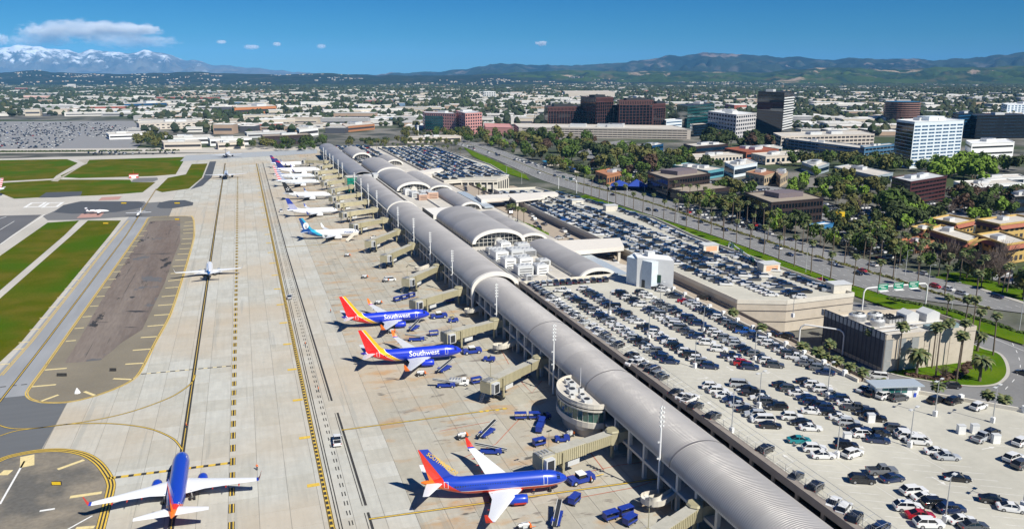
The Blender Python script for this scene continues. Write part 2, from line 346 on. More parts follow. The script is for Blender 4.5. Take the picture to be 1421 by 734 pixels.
def bordered(mb, P, w=.3, bw=1.0, z=Z1):
    strip(mb, P, bw, BLK, z); strip(mb, P, w, YEL, z + .012)
# main centreline, black bordered
m = MB(); P = WP((-20, 90), (-20, 300), (-20, 520), (-19.6, 905)); bordered(m, P, .17, 1.2)
mobj(m, 'centreline')
m = MB(); P = WP((-8.3, 90), (-7.9, 250), (-7.4, 400), (-7, 780))
strip(m, P, 1.3, BLK, Z1, dash=(3.9, 3.7)); 
for of in (-.36, .36): strip(m, P, .24, YEL, Z1 + .012, dash=(3.9, 3.7), off=of)
mobj(m, 'dashed_line')
# double edge line with black dashes, service road lines
m = MB(); P = WP((11.8, 90), (11.8, 890)); strip(m, P, 1.2, YEL, Z1); strip(m, P, .62, BLK, Z1 + .012, dash=(1.35, .8), off=-.05); strip(m, P, .16, BLK, Z1 + .012, off=.48); strip(m, P, .16, BLK, Z1 + .012, off=-.48)
for of in (1.35, 1.95): strip(m, P, .22, BLK, Z1, off=of)
P2 = WP((11.8, 890), (-6, 893)); strip(m, P2, .8, YEL, Z1)
mobj(m, 'edge_line')
m = MB(); P = WP((15.7, 90), (15.7, 880)); strip(m, P, .22, BLK, Z1, dash=(1.9, 2.3), off=-.32); strip(m, P, .22, BLK, Z1, dash=(1.9, 2.3), off=.32)
P = WP((19.7, 90), (19.7, 157)); P3 = WP((19.7, 160), (19.5, 212)); P4 = WP((18.9, 221), (17.9, 430), (18.6, 900))
for Q in (P, P3, P4): strip(m, Q, .55, BLK, Z1); strip(m, Q, .16, BLK, Z1, off=-.75)
mobj(m, 'service_road_line')
m = MB()
for y in list(range(120, 860, 26)): m.face([(8.2, y, Z1), (11.0, y, Z1), (11.0, y + 1.5, Z1), (8.2, y + 1.5, Z1)], YEL)
mobj(m, 'position_mark')
# curved lead lines
m = MB(); 
bordered(m, crom(PP(*tz(0, 474, (-120, 530), (0, 580), (80, 600), (180, 603), (290, 594), (400, 580), (600, 552), (820, 508), (1000, 455), (1180, 385), (1280, 325), (1335, 275), (1352, 230)))), .3, .62)
bordered(m, crom(PP(*tz(0, 474, (-120, 700), (0, 652), (120, 616), (290, 594), (450, 573), (600, 566), (750, 566), (900, 578), (1030, 600), (1130, 635), (1210, 680), (1262, 745)))), .3, .62)
mobj(m, 'lead_in_line')
m = MB()
ring = crom(PP(*tz(0, 587, (-300, 420), (0, 268), (120, 228), (280, 202), (430, 200), (560, 226), (650, 281), (712, 360), (738, 420), (735, 470), (700, 600), (662, 740), (640, 820), (620, 900))))
strip(m, ring, 2.0, BLK, Z1, off=-.9)
for of in (-.2, -.9, -1.6): strip(m, ring, .36, YEL, Z1 + .012, off=of)
ov = crom([G(*p) for p in [(204, 304), (212, 301), (256, 300), (268, 302), (270, 327), (262, 359), (248, 405), (236, 439), (217, 474), (206, 496), (194, 518), (180, 530), (154, 542), (120, 553), (90, 558.5), (60, 558.5), (42, 554), (36, 547), (40, 538), (62, 508), (86, 474), (190, 327), (204, 304)]], 6)
for of in (-.1, .5): strip(m, ov, .3, YEL, Z1, off=of)
for L_ in ([(42, 474), (158, 329), (178, 306)], [(0, 521), (42, 474)]):
    P = PP(*L_); strip(m, P, .3, YEL, Z1, off=0); strip(m, P, .3, YEL, Z1, off=.7)
P = PP((-40, 590), (0, 557), (64, 474), (175, 327), (217, 262)); bordered(m, P, .25, .8)
mobj(m, 'island_edge_line')
def gd(p, q, w, m_, z=Z1, dash=None): strip(mm, [G(*p), G(*q)], w, m_, z, dash)
mm = MB()
a, c = G(150, 663.5), G(320, 642); strip(mm, [a, c], 1.15, BLK, Z1); strip(mm, [a, c], 1.15, YEL, Z1 + .012, dash=(1.6, 1.15))
a, c = G(196, 519), G(327, 507); strip(mm, [a, c], .6, PALEY, Z1); strip(mm, [a, c], .6, BLK, Z1 + .012, dash=(1.6, 1.2))
a, c = G(0, 537), G(42, 532.5); strip(mm, [a, c], .6, BLK, Z1, dash=(1.6, 1.2))
mobj(mm, 'holding_line')
# gate lead-in lines, black-yellow
mm = MB()
for p, q in [((474, 596.5), (704, 566)), ((512, 720), (1000, 652)), ((396, 343), (470, 338))]:
    a, c = G(*p), G(*q); strip(mm, [a, c], .75, BLK, Z1); strip(mm, [a, c], .38, YEL, Z1 + .012)
for y in (372, 420, 455, 500, 545, 590): 
    a, c = G(430 + (y - 372) * .2, y, 0), G(560 + (y - 372) * .2, y - 10, 0); 
for p in [(668, 571), (676, 570), (690, 569), (700, 567)]:
    a = G(*p); mm.face([(a.x - .5, a.y - .6, Z2 + .02), (a.x + .5, a.y - .6, Z2 + .02), (a.x + .5, a.y + .6, Z2 + .02), (a.x - .5, a.y + .6, Z2 + .02)], YEL)
mobj(mm, 'gate_line')
mm = MB()
REDL = mat('red_marking_paint', (.42, .12, .07), .8, var=.3)
for L_ in [[(640, 636), (688, 616), (712, 590), (730, 573)], [(805, 690), (880, 676), (905, 668)], [(722, 528), (738, 545), (752, 528)], [(815, 622), (838, 652)], [(780, 662), (860, 645), (900, 640)], [(660, 470), (700, 462), (712, 485)], [(610, 598), (680, 585)], [(620, 380), (640, 372)], [(560, 470), (600, 462)], [(690, 475), (706, 505), (740, 500)]]:
    strip(mm, PP(*L_), .22, REDL, Z1)
mobj(mm, 'service_line')
# ticks
mm = MB()
def bar(c, ang, l, w, m_, z=Z1):
    d = Vector((math.cos(ang), math.sin(ang), 0)) * l / 2; s = Vector((-math.sin(ang), math.cos(ang), 0)) * w / 2
    mm.face([(p.x, p.y, z) for p in (c - d - s, c + d - s, c + d + s, c - d + s)], m_)
for p, q in [((42, 474), (166, 322)), ((0, 527), (42, 474))]:
    a, c = G(*p), G(*q); L_ = (c - a).length; k = 0
    while k < L_: x = a + (c - a) * (k / L_); bar(x + Vector((-2.0, 0, 0)), 0, 3.2, .8, PALEY); k += 15.3
a, c = G(86, 474), G(194, 320); L_ = (c - a).length; k = 0
while k < L_: x = a + (c - a) * (k / L_); bar(x + Vector((2.8, 0, 0)), 0, 3.2, .8, PALEY); k += 15.3
for x0, y0, x1, y1 in [tuple(v / 4.993 + (0, 327)[i % 2] for i, v in enumerate(q)) for q in [(975, 706, 1098, 698), (1022, 628, 1135, 618), (1068, 552, 1172, 545), (1095, 484, 1200, 476), (1120, 423, 1220, 414), (1146, 363, 1240, 356), (1165, 314, 1255, 305), (1182, 263, 1265, 260), (1196, 214, 1282, 208), (1214, 171, 1298, 166), (1230, 130, 1308, 126), (1244, 93, 1316, 89), (1256, 57, 1326, 54), (1264, 24, 1334, 21)]] + \
    [tuple(v / 4.993 + (0, 474)[i % 2] for i, v in enumerate(q)) for q in [(920, 60, 1052, 50), (868, 156, 1000, 148), (785, 256, 918, 262), (310, 196, 462, 184), (222, 312, 388, 297), (275, 415, 405, 368), (585, 345, 672, 378)]] + \
    [(254, 324, 268, 323), (254, 319, 268, 318), (255, 314, 268, 313), (256, 309, 268, 308)]:
    a, c = G(x0, y0), G(x1, y1); strip(mm, [a, c], .95, PALEY, Z1)
for q in [(190, 225, 188, 300, 3.), (400, 320, 582, 254, 1.1), (485, 512, 705, 480, 1.2), (525, 728, 655, 718, 1.1), (20, 360, 60, 325, 2.2)]:
    a, c = G(q[0] / 4.993, 587 + q[1] / 4.993), G(q[2] / 4.993, 587 + q[3] / 4.993); strip(mm, [a, c], q[4], PALEY, Z1)
for q in [(0, 560, 170, 262, .45), (470, 734, 640, 640, .4), (275, 608, 380, 592, .7)]:
    a, c = G(q[0] / 4.993, 587 + q[1] / 4.993), G(q[2] / 4.993, 587 + q[3] / 4.993); strip(mm, [a, c], q[4], WMK, Z1)
for p, q, w_ in [((-20, 350), (0, 339), .6), ((0, 339.5), (17, 327.5), .6), ((17, 327.5), (62, 298), .6), ((0, 319), (20, 307), .4), ((0, 303.5), (9, 300.5), .6)]: strip(mm, PP(p, q), w_, WMK, Z1)
for p in [(48, 284.5), (72, 284.5)]:
    a = G(*p); 
    for dx in (-5, 4): mm.face([(a.x + dx, a.y - 12, Z1), (a.x + dx + 2, a.y - 12, Z1), (a.x + dx + 2, a.y + 12, Z1), (a.x + dx, a.y + 12, Z1)], WMK)
    for dy in (-12, 9): mm.face([(a.x - 3, a.y + dy, Z1), (a.x + 4, a.y + dy, Z1), (a.x + 4, a.y + dy + 3, Z1), (a.x - 3, a.y + dy + 3, Z1)], WMK)
for p in [(153, 275.5), (126, 299)]:
    a = G(*p); mm.face([(a.x - 7, a.y - 9, Z1), (a.x + 7, a.y - 9, Z1), (a.x + 7, a.y + 9, Z1), (a.x - 7, a.y + 9, Z1)], mat('faded_red_paint', (.42, .24, .20), .8, var=.3, scale=.8))
mobj(mm, 'tick_mark')
# access paths over the grass
sheet('service_path', [(110, 306), (122, 306), (99, 327), (0, 414), (-60, 466), (-60, 452), (0, 403), (89, 327)], .03, CONC, 'straight pale concrete path between two grass strips', 'path')
# small airfield signs
def afsign(px, py, w_, face_m, lab, wid=1.6, h=.9):
    p = G(px, py); t = T('airfield_sign', lab, 'sign', p, -YAW); q = MB(); q.box(-w_ / 2, w_ / 2, -.15, .15, .15, .15 + h, BLK); q.obj('panel', t)
    q = MB(); q.box(-w_ / 2 + .08, w_ / 2 - .08, -.19, -.15, .22, .08 + h, face_m); q.obj('face', t)
    for s in (-1, 1):
        q = MB(); q.tube((s * w_ * .35, 0, 0), (s * w_ * .35, 0, .15), .06, .06, STEEL, 6); q.obj('leg', t)
YSI = mat('sign_yellow', (.75, .5, .02), .5)
afsign(79, 673, 2.2, YSI, 'yellow and black taxiway sign on the near rounded island')
for (x, y, lab, m_, w_) in [(86, 522, 'wide black sign back on the long asphalt island, left one', BLK, 3.0), (157, 515, 'smaller black sign back on the long asphalt island, right one', BLK, 2.0), (246, 305.5, 'yellow sign at the far end of the long asphalt island', YSI, 3), (172, 283, 'yellow sign standing on the large blue-black island', YSI, 4), (246, 283, 'yellow sign standing on the small blue-black island', YSI, 4), (147, 311, 'yellow sign on the grass beside the taxilane', YSI, 3.4)]: afsign(x, y, w_, m_, lab)
q = MB(); p = G(107.5, 545); q.loft([[Vector((p.x + r_ * math.cos(a / 8 * 6.283), p.y + r_ * math.sin(a / 8 * 6.283), z_)) for a in range(8)] for z_, r_ in ((0, .9), (.5, .7), (1.5, .15))], WHITE)
o = q.obj('marker_cone', label='white cone marker casting a shadow on the long island', cat='marker')
# red-white shed with pad
p = G(186, 247); t = T('airfield_shed', 'small red and white checkered shed with a mast on the grass', 'shed', p, 0); t.scale = (.75, .75, .75)
q = MB(); q.box(-5, 5, -2.5, 2.5, 0, 4, mat('shed_white', (.8, .75, .72), .6)); q.obj('wall', t)
q = MB(); q.box(-5.2, 5.2, -2.7, 2.7, 4, 4.6, REDP); q.box(-5.03, -2.5, -2.53, 2.53, 0.1, 2, REDP); q.box(2.5, 5.03, -2.53, 2.53, .1, 2, REDP); q.obj('roof', t)
q = MB(); q.tube((0, 0, 4.6), (0, 0, 10), .12, .08, REDP); q.obj('mast', t)
sheet('shed_pad', tz(0, 180, (905, 365), (925, 345), (960, 335), (1090, 332), (1095, 348), (1060, 362)), .03, ASPG, 'grey asphalt pad beside the red shed', 'pad')
# ================================================================= TERMINAL
ROOFM = mat('terminal_roof_metal', (.36, .345, .335), .42, .25, var=.06, scale=.25, var2=.08, scale2=.05)
RIBM = mat('roof_seam_metal', (.37, .355, .345), .38, .3, var=.05)
FLATR = mat('flat_roof_membrane', (.50, .47, .42), .9, var=.14, scale=.3, var2=.1, scale2=.08)
FACW = mat('terminal_white_panel', (.60, .58, .53), .6, var=.06)
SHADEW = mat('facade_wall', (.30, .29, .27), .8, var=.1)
def arcpts(tc, a, zs, rise, n=26, grow=0., t0=0., t1=math.pi):
    return [(tc - (a + grow) * math.cos(t0 + (t1 - t0) * k / n), zs + (rise + grow) * math.sin(t0 + (t1 - t0) * k / n)) for k in range(n + 1)]
def vault_panel(tc, a, zs, rise, L, nrib, rib=.06, n=26):
    b = MB(); o = arcpts(tc, a, zs, rise, n); i_ = arcpts(tc, a, zs, rise, n, -.35)
    ys = [(0.02, 0)]
    if nrib:
        p = L / nrib
        for k in range(nrib): c = (k + .5) * p; ys += [(c - .10, 0), (c - .06, rib), (c + .06, rib), (c + .10, 0)]
    ys.append((L - .02, 0)); rows = []
    for y, g in ys:
        rows.append([(tc + (x - tc) * (1 + g / a), y, z + g * (z - zs) / rise) for x, z in o])
    ribf = lambda r, j: RIBM if nrib and r > 0 and (r - 1) % 4 == 1 else ROOFM
    b.loft(rows, ROOFM, close=False, mf=ribf)
    k = len(b.v)
    b.loft([[(x, y, z) for x, z in reversed(i_)] for y in (0.02, L - .02)], FACW, close=False)
    for y, fl in ((0.02, 0), (L - .02, 1)):
        for j in range(n):
            q = [(o[j][0], y, o[j][1]), (o[j + 1][0], y, o[j + 1][1]), (i_[j + 1][0], y, i_[j + 1][1]), (i_[j][0], y, i_[j][1])]
            b.face(q, ROOFM)
    return b
def vault(parent, tc, a, zs, rise, y0, y1, L, nrib, rib=.045):
    b = vault_panel(tc, a, zs, rise, L, nrib, rib); me = b.mesh('roof_panel')
    bm = bmesh.new(); bm.from_mesh(me); bmesh.ops.remove_doubles(bm, verts=bm.verts, dist=.001); bmesh.ops.recalc_face_normals(bm, faces=bm.faces)
    for e in bm.edges: e.smooth = len(e.link_faces) == 2 and e.calc_face_angle(0) < R(25)
    for f in bm.faces: f.smooth = True
    bm.to_mesh(me); bm.free()
    y = y0
    while y < y1 - .1: link('roof_panel', me, parent, (0, y, 0)); y += L
def archring(parent, tc, a, zs, rise, y, w, d, m=FACW, leg=None, name='arch', n=40):
    o = arcpts(tc, a, zs, rise, n); i_ = arcpts(tc, a - w, zs, rise - w, n)
    if leg is not None: o = [(o[0][0] + .2, leg)] + o; i_ = [(o[0][0] + .25, leg)] + i_
    b = MB(); rings = []
    for (ox, oz), (ix, iz) in zip(o, i_): rings.append([(ox, y - d, oz), (ox, y, oz), (ix, y, iz), (ix, y - d, iz)])
    b.loft(rings, m); ob = b.obj(name, parent); smooth_auto(ob, 30); return ob
TM = T('airport_terminal', 'long white airport terminal with grey barrel-vaulted ribbed metal roofs beside the apron', 'terminal')
V = [(89.9, 7.5, 9.0, 4.9, 293 - 7.6 * 33, 293), (91.0, 9.3, 9.0, 5.9, 295, 487), (91.0, 9.3, 9.0, 5.9, 489, 640), (91.5, 8.8, 9.0, 5.6, 658, 952)]
vault(TM, *V[0][:4], V[0][4], V[0][5], 7.6, 14); 
vault(TM, *V[1][:4], V[1][4], V[1][5], 7.68, 12, .04); vault(TM, 90.2, 7.7, 9, 5.0, 489, 641, 7.6, 8, .04); vault(TM, *V[3][:4], 658, 952, 14.7, 0)
# widened collars where the vault steps
for yy in (139.6, 184.9, 231): archring(TM, 89.9, 7.6, 9.0, 5.0, yy, .2, .35, mat('roof_seam_dark', (.2, .19, .19), .5, .3), name='expansion_collar')
AW = mat('arch_white', (.74, .71, .65), .6, var=.05)
archring(TM, 91.0, 9.9, 9.0, 6.5, 295.2, 1.5, 1.8, AW, leg=1.5)
archring(TM, 91.0, 9.8, 9.0, 6.4, 489.2, 1.5, 1.8, AW, leg=1.5)
# facade
def facade(y0, y1, bay, xw, xc):
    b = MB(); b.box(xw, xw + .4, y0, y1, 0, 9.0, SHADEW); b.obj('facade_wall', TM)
    b = MB(); b.box(xc - .15, xw, y0, y1, 4.1, 4.75, FACW); b.obj('floor_band', TM)
    b = MB(); b.box(xc - .5, xw, y0, y1, 8.75, 9.25, FACW); b.obj('eave_gutter', TM)
    cb = MB(); cb.box(-.42, .42, -.42, .42, 0, 8.74, FACW); cm = cb.mesh('column')
    wb = MB(); W_ = bay - 1.4
    wb.box(-.06, .06, 0, W_, 0, 3.5, GLASS)
    fr = MAT_FR = mat('window_frame', (.45, .45, .44), .4, .5)
    for k in range(5): wb.box(-.14, .0, W_ * k / 4 - .06, W_ * k / 4 + .06, 0, 3.5, fr)
    wb.box(-.14, 0, 0, W_, 1.1, 1.2, fr); wm = wb.mesh('window')
    db = MB(); db.box(-.08, .02, 0, W_, 0, 3.6, mat('service_opening', (.02, .022, .025), .9)); dm = db.mesh('service_opening')
    y = y0 + .5; k = 0
    while y < y1 - bay * .5:
        link('column', cm, TM, (xc + .3, y, 0)); link('window', wm, TM, (xw - .08, y + .7, 5.0))
        if k % 3 != 2: link('service_opening', dm, TM, (xw - .03, y + .7, .1))
        y += bay; k += 1
facade(45, 293, 7.6, 86.3, 82.9); facade(295, 487, 7.6, 85.5, 81.9); facade(489, 641, 7.6, 85.5, 82.4); facade(658, 952, 14.7, 85.9, 82.9)
# enclosed rear body
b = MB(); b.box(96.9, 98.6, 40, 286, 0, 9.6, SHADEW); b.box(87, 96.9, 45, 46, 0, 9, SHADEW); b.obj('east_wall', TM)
b = MB(); b.prism([(99.5, 287), (158, 287), (158, 300), (147, 330), (146, 900), (99.5, 955)], 0, 10.5, BEIGE, FLATR); b.obj('podium', TM)
b = MB(); b.box(99.2, 100.0, 300, 640, 10.5, 11.3, FACW); b.box(99.2, 100.0, 660, 950, 10.5, 11.3, FACW); b.box(116, 116.6, 292, 362, 10.5, 11.5, FACW); b.box(124.5, 125.3, 296, 372, 10.5, 11.6, FACW)
b.box(113.5, 114.2, 470, 550, 10.5, 11.5, FACW); b.box(124.2, 125, 460, 560, 10.5, 11.6, FACW); b.obj('parapet', TM)
# green glass link
b = MB(); b.box(76, 76.3, 641, 658, 0, 12, GGLASS); b.box(76, 97, 640.7, 641, 0, 12, GGLASS); b.box(76, 97, 658, 658.4, 0, 12, GGLASS); b.box(76.3, 96.8, 641, 658, .1, 12.1, FLATR); b.obj('green_glass_hall', TM)
b = MB()
for k in range(8): b.box(76 + 2.9 * k, 76.2 + 2.9 * k, 640.55, 640.69, 0, 12, mat('green_frame', (.02, .12, .09), .5))
for z in (3, 6, 9, 12): b.box(75.9, 97, 640.5, 640.68, z, z + .25, mat('green_frame', (.02, .12, .09), .5))
b.obj('glass_frame', TM)
b = MB(); b.box(97, 112, 640, 652, 10.5, 14, LGREY); b.box(90, 96, 643, 650, 12.1, 13.5, LGREY); b.box(82, 86, 644, 648, 12.1, 13.2, STEEL); b.obj('rooftop_unit', TM)
for MM in (ROOFM,):      # each sheet bay weathers to its own tone
    t = MM.node_tree; oi = t.nodes.new('ShaderNodeObjectInfo'); bs_ = t.nodes['Principled BSDF']; src = bs_.inputs['Base Color'].links[0].from_socket; r = t.nodes.new('ShaderNodeMapRange'); r.inputs[3].default_value = .90; r.inputs[4].default_value = 1.08; t.links.new(oi.outputs['Random'], r.inputs[0])
    v = t.nodes.new('ShaderNodeVectorMath'); v.operation = 'SCALE'; t.links.new(src, v.inputs[0]); t.links.new(r.outputs[0], v.inputs['Scale']); t.links.new(v.outputs[0], bs_.inputs['Base Color'])
    n = t.nodes.new('ShaderNodeTexNoise'); n.inputs['Scale'].default_value = .6; g_ = t.nodes.new('ShaderNodeNewGeometry'); t.links.new(g_.outputs['Position'], n.inputs['Vector']); r = t.nodes.new('ShaderNodeMapRange'); r.inputs[3].default_value = .34; r.inputs[4].default_value = .6; t.links.new(n.outputs[0], r.inputs[0]); t.links.new(r.outputs[0], bs_.inputs['Roughness'])
# high hall vaults
def hall(tc, a, zs, rise, y0, y1, win=True, base=10.5, w=1.6):
    n = max(1, round((y1 - y0) / 12)); vault(TM, tc, a, zs, rise, y0, y1, (y1 - y0) / n, 10, .04)
    archring(TM, tc, a + .35, zs, rise + .35, y0 + .1, w, 1.4, AW)
    if zs > base + .2:
        b = MB(); b.box(tc - a + .1, tc - a + .4, y0, y1, base, zs, GLASS); b.box(tc + a - .4, tc + a - .1, y0, y1, base, zs, GLASS); b.box(tc - a, tc + a, y1 - .3, y1, base, zs, FACW); b.obj('clerestory', TM)
        b = MB(); y = y0
        while y < y1: b.box(tc - a - .05, tc - a + .45, y, y + .35, base, zs, FACW); y += 3.4
        b.obj('clerestory_post', TM, kind='stuff')
    ai, ri = a - w + .3, rise - w + .3
    P = arcpts(tc, ai, zs, ri, 30); yy = y0 + .6
    b = MB(); b.face([(x, yy, z) for x, z in P] + ([(tc + ai, yy, base + .1), (tc - ai, yy, base + .1)] if zs > base + .2 else []), GLASS); b.obj('arched_window', TM)
    b = MB(); fm = FACW
    nx = max(4, int(ai * 2 / 2.0)); 
    for k in range(1, nx):
        x = tc - ai + 2 * ai * k / nx; h = ri * math.sqrt(max(0, 1 - ((x - tc) / ai) ** 2)); b.box(x - .09, x + .09, yy - .25, yy - .03, base + .1, zs + h, fm)
    z = zs + ri * .33
    for z in (zs + .05, zs + ri * .36, zs + ri * .7):
        h = ai * math.sqrt(max(0, 1 - ((z - zs) / ri) ** 2)); b.box(tc - h, tc + h, yy - .28, yy - .04, z, z + .18, fm)
    b.obj('window_mullion', TM)
    P = arcpts(tc, a - .6, zs, rise - .5, 24); 
    b = MB(); b.face([(x, y1 - .4, z) for x, z in P], FACW); b.obj('rear_gable', TM)
    if a > 10:
        b = MB(); q = [(tc - 2.4 * math.cos(math.pi * k / 16), base + 4.2 * math.sin(math.pi * k / 16) ** .7 if 0 < k < 16 else base) for k in range(17)]
        b.loft([[(x, yv, z) for x, z in q] for yv in (y0 - 1.6, y0 + .2)], FACW); b.obj('entrance_disc', TM)
hall(114.4, 13.1, 12.3, 6.2, 364, 440); hall(112.4, 12.0, 12.0, 5.6, 557, 645); hall(113, 11.6, 12.0, 5.9, 652, 740)
hall(132.5, 7.6, 11.0, 4.0, 366, 440, w=1.1); hall(132.5, 8.0, 11.0, 4.2, 288, 352, w=1.2)
hall(130.5, 8.2, 11.0, 4.1, 552, 645, w=1.1); hall(130.3, 6.6, 11.0, 3.9, 472, 540, w=1.1); hall(131, 7.5, 11, 4.2, 735, 790, w=1.1); hall(110.5, 9, 11.5, 5.0, 800, 880)
# lower sloping side roofs in pale blue-white metal
PB = mat('pale_blue_roof', (.5, .56, .6), .4, .3, var=.05)
for (x0, x1, y0, y1) in ((141, 146.5, 288, 350), (139, 145, 470, 540), (124.6, 140, 442, 455)):
    b = MB(); 
    k = int((y1 - y0) / 1.6)
    for j in range(k): b.box(x0, x1, y0 + j * 1.6, y0 + j * 1.6 + 1.5, 11.2, 12.0, PB)
    b.obj('side_roof', TM)
b = MB(); b.box(101, 124, 446, 474, 10.5, 12.4, mat('white_roof', (.68, .66, .62), .8, var=.06)); b.box(100.6, 101, 446, 474, 10.5, 13, DARK); b.obj('white_flat_roof', TM)
PEACH = mat('peach_wall', (.52, .34, .25), .8, var=.08)
for (x, y, sx, sy, h, m_) in [(108, 518, 6, 7, 3.6, PEACH), (115, 522, 7, 7, 4.2, PEACH), (106, 532, 5, 10, 3.2, LGREY), (113, 535, 9, 12, 2.8, STEEL), (104, 545, 4, 8, 3.6, WHITE),
    (104, 346, 7, 5, 2.6, STEEL), (112, 352, 5, 8, 3.6, WHITE), (119, 348, 6, 6, 3.2, LGREY), (103.5, 333, 6, 9, 3.8, WHITE), (110.5, 332, 6, 9, 4.2, LGREY), (118, 336, 6, 10, 2.8, STEEL),
    (103, 318, 5, 7, 4.0, WHITE), (109, 316, 6, 8, 4.2, WHITE), (104, 304, 7, 6, 3.6, LGREY), (111.8, 302, 5, 6, 4.0, WHITE), (104, 294, 3, 3, 2.2, STEEL), (119, 318, 5, 6, 2, LGREY)]:
    b = MB(); b.box(x, x + sx, y, y + sy, 10.5, 10.5 + h, m_); b.box(x + .3, x + sx - .3, y + .3, y + sy - .3, 10.5 + h, 10.7 + h, LGREY)
    for k in range(3): b.box(x + .8, x + sx - .8, y - .06, y, 10.9 + k * h * .28, 11.2 + k * h * .28, DARK)
    for k in range(int(sx / 2)): b.tube((x + 1.2 + 2 * k, y + sy / 2, 10.7 + h), (x + 1.2 + 2 * k, y + sy / 2, 11.1 + h), .6, .6, STEEL, 10)
    b.obj('rooftop_unit', TM)
q = MB()
for k in range(9): q.tube((104 + k * 2, 298 + k * 7, 11.4), (112 + k * 1.5, 300 + k * 7, 11.4), .25, .25, STEEL, 6)
for k in range(4): q.box(101.5 + 1.2 * k, 102 + 1.2 * k, 300, 356, 10.6, 11.0, STEEL)
q.obj('roof_duct', TM)
# half-round lounge standing out over the apron
LG = T('control_lounge', 'half-round two-storey pavilion with green glass jutting from the terminal over the apron', 'pavilion')
def halfel(x0, ax, yc, by, n=18, g=0): return [(x0 - (ax + g) * math.cos(math.pi * (k / n - .5)), yc + (by + g) * math.sin(math.pi * (k / n - .5))) for k in range(n + 1)]
yc, by = 183.5, 11.0
def lring(z0, z1, g, m_, nm, x0=82.3, ax=7.6, mt=None):
    b = MB(); b.prism(halfel(x0, ax, yc, by, 18, g), z0, z1, m_, mt); b.obj(nm, LG)
lring(0, 3.4, -1.6, BEIGE, 'ground_floor'); lring(3.4, 4.9, 0, CREAM, 'lower_band'); lring(4.9, 7.9, -.35, mat('tinted_green_glass', (.05, .12, .10), .12, .1, var=.4, scale=.3, spec=.9), 'window_band')
lring(7.9, 8.3, .15, CREAM, 'upper_ledge'); lring(8.3, 8.7, -.1, DARK, 'recess_band'); lring(8.7, 9.2, .1, CREAM, 'cornice', mt=FLATR)
b = MB(); P = halfel(82.3, 7.6, yc, by, 18, 0); P2_ = halfel(82.3, 7.6, yc, by, 18, -.35)
for a_, c_, d_, e_ in zip(P, P[1:], P2_[1:], P2_): b.prism([a_, c_, d_, e_], 9.2, 10.0, CREAM)
b.obj('parapet', LG)
b = MB()
for k in range(1, 18):
    x, y = halfel(82.3, 7.6, yc, by, 18, -.3)[k]; b.box(x - .05, x + .05, y - .05, y + .05, 4.9, 7.9, STEEL)
b.obj('window_mullion', LG)
for (x, y, s, h) in [(79, 176, 2.2, 1.4), (79.5, 180, 1.6, 1.0), (78.2, 184, 2.4, 1.2), (79.6, 187.5, 1.8, 1.5), (80, 191, 1.8, 1.), (77, 181, 1.2, .8), (80.6, 183.5, 1.2, 1.3)]:
    b = MB(); b.box(x - s / 2, x + s / 2, y - s / 2, y + s / 2, 9.2, 9.2 + h, LGREY); b.tube((x, y, 9.2 + h), (x, y, 9.4 + h), s * .35, s * .35, DARK, 10); b.obj('rooftop_unit', LG)
b = MB(); b.tube((81.5, 186, 9.2), (81.5, 186, 15.2), .08, .05, WHITE); b.obj('antenna', LG)
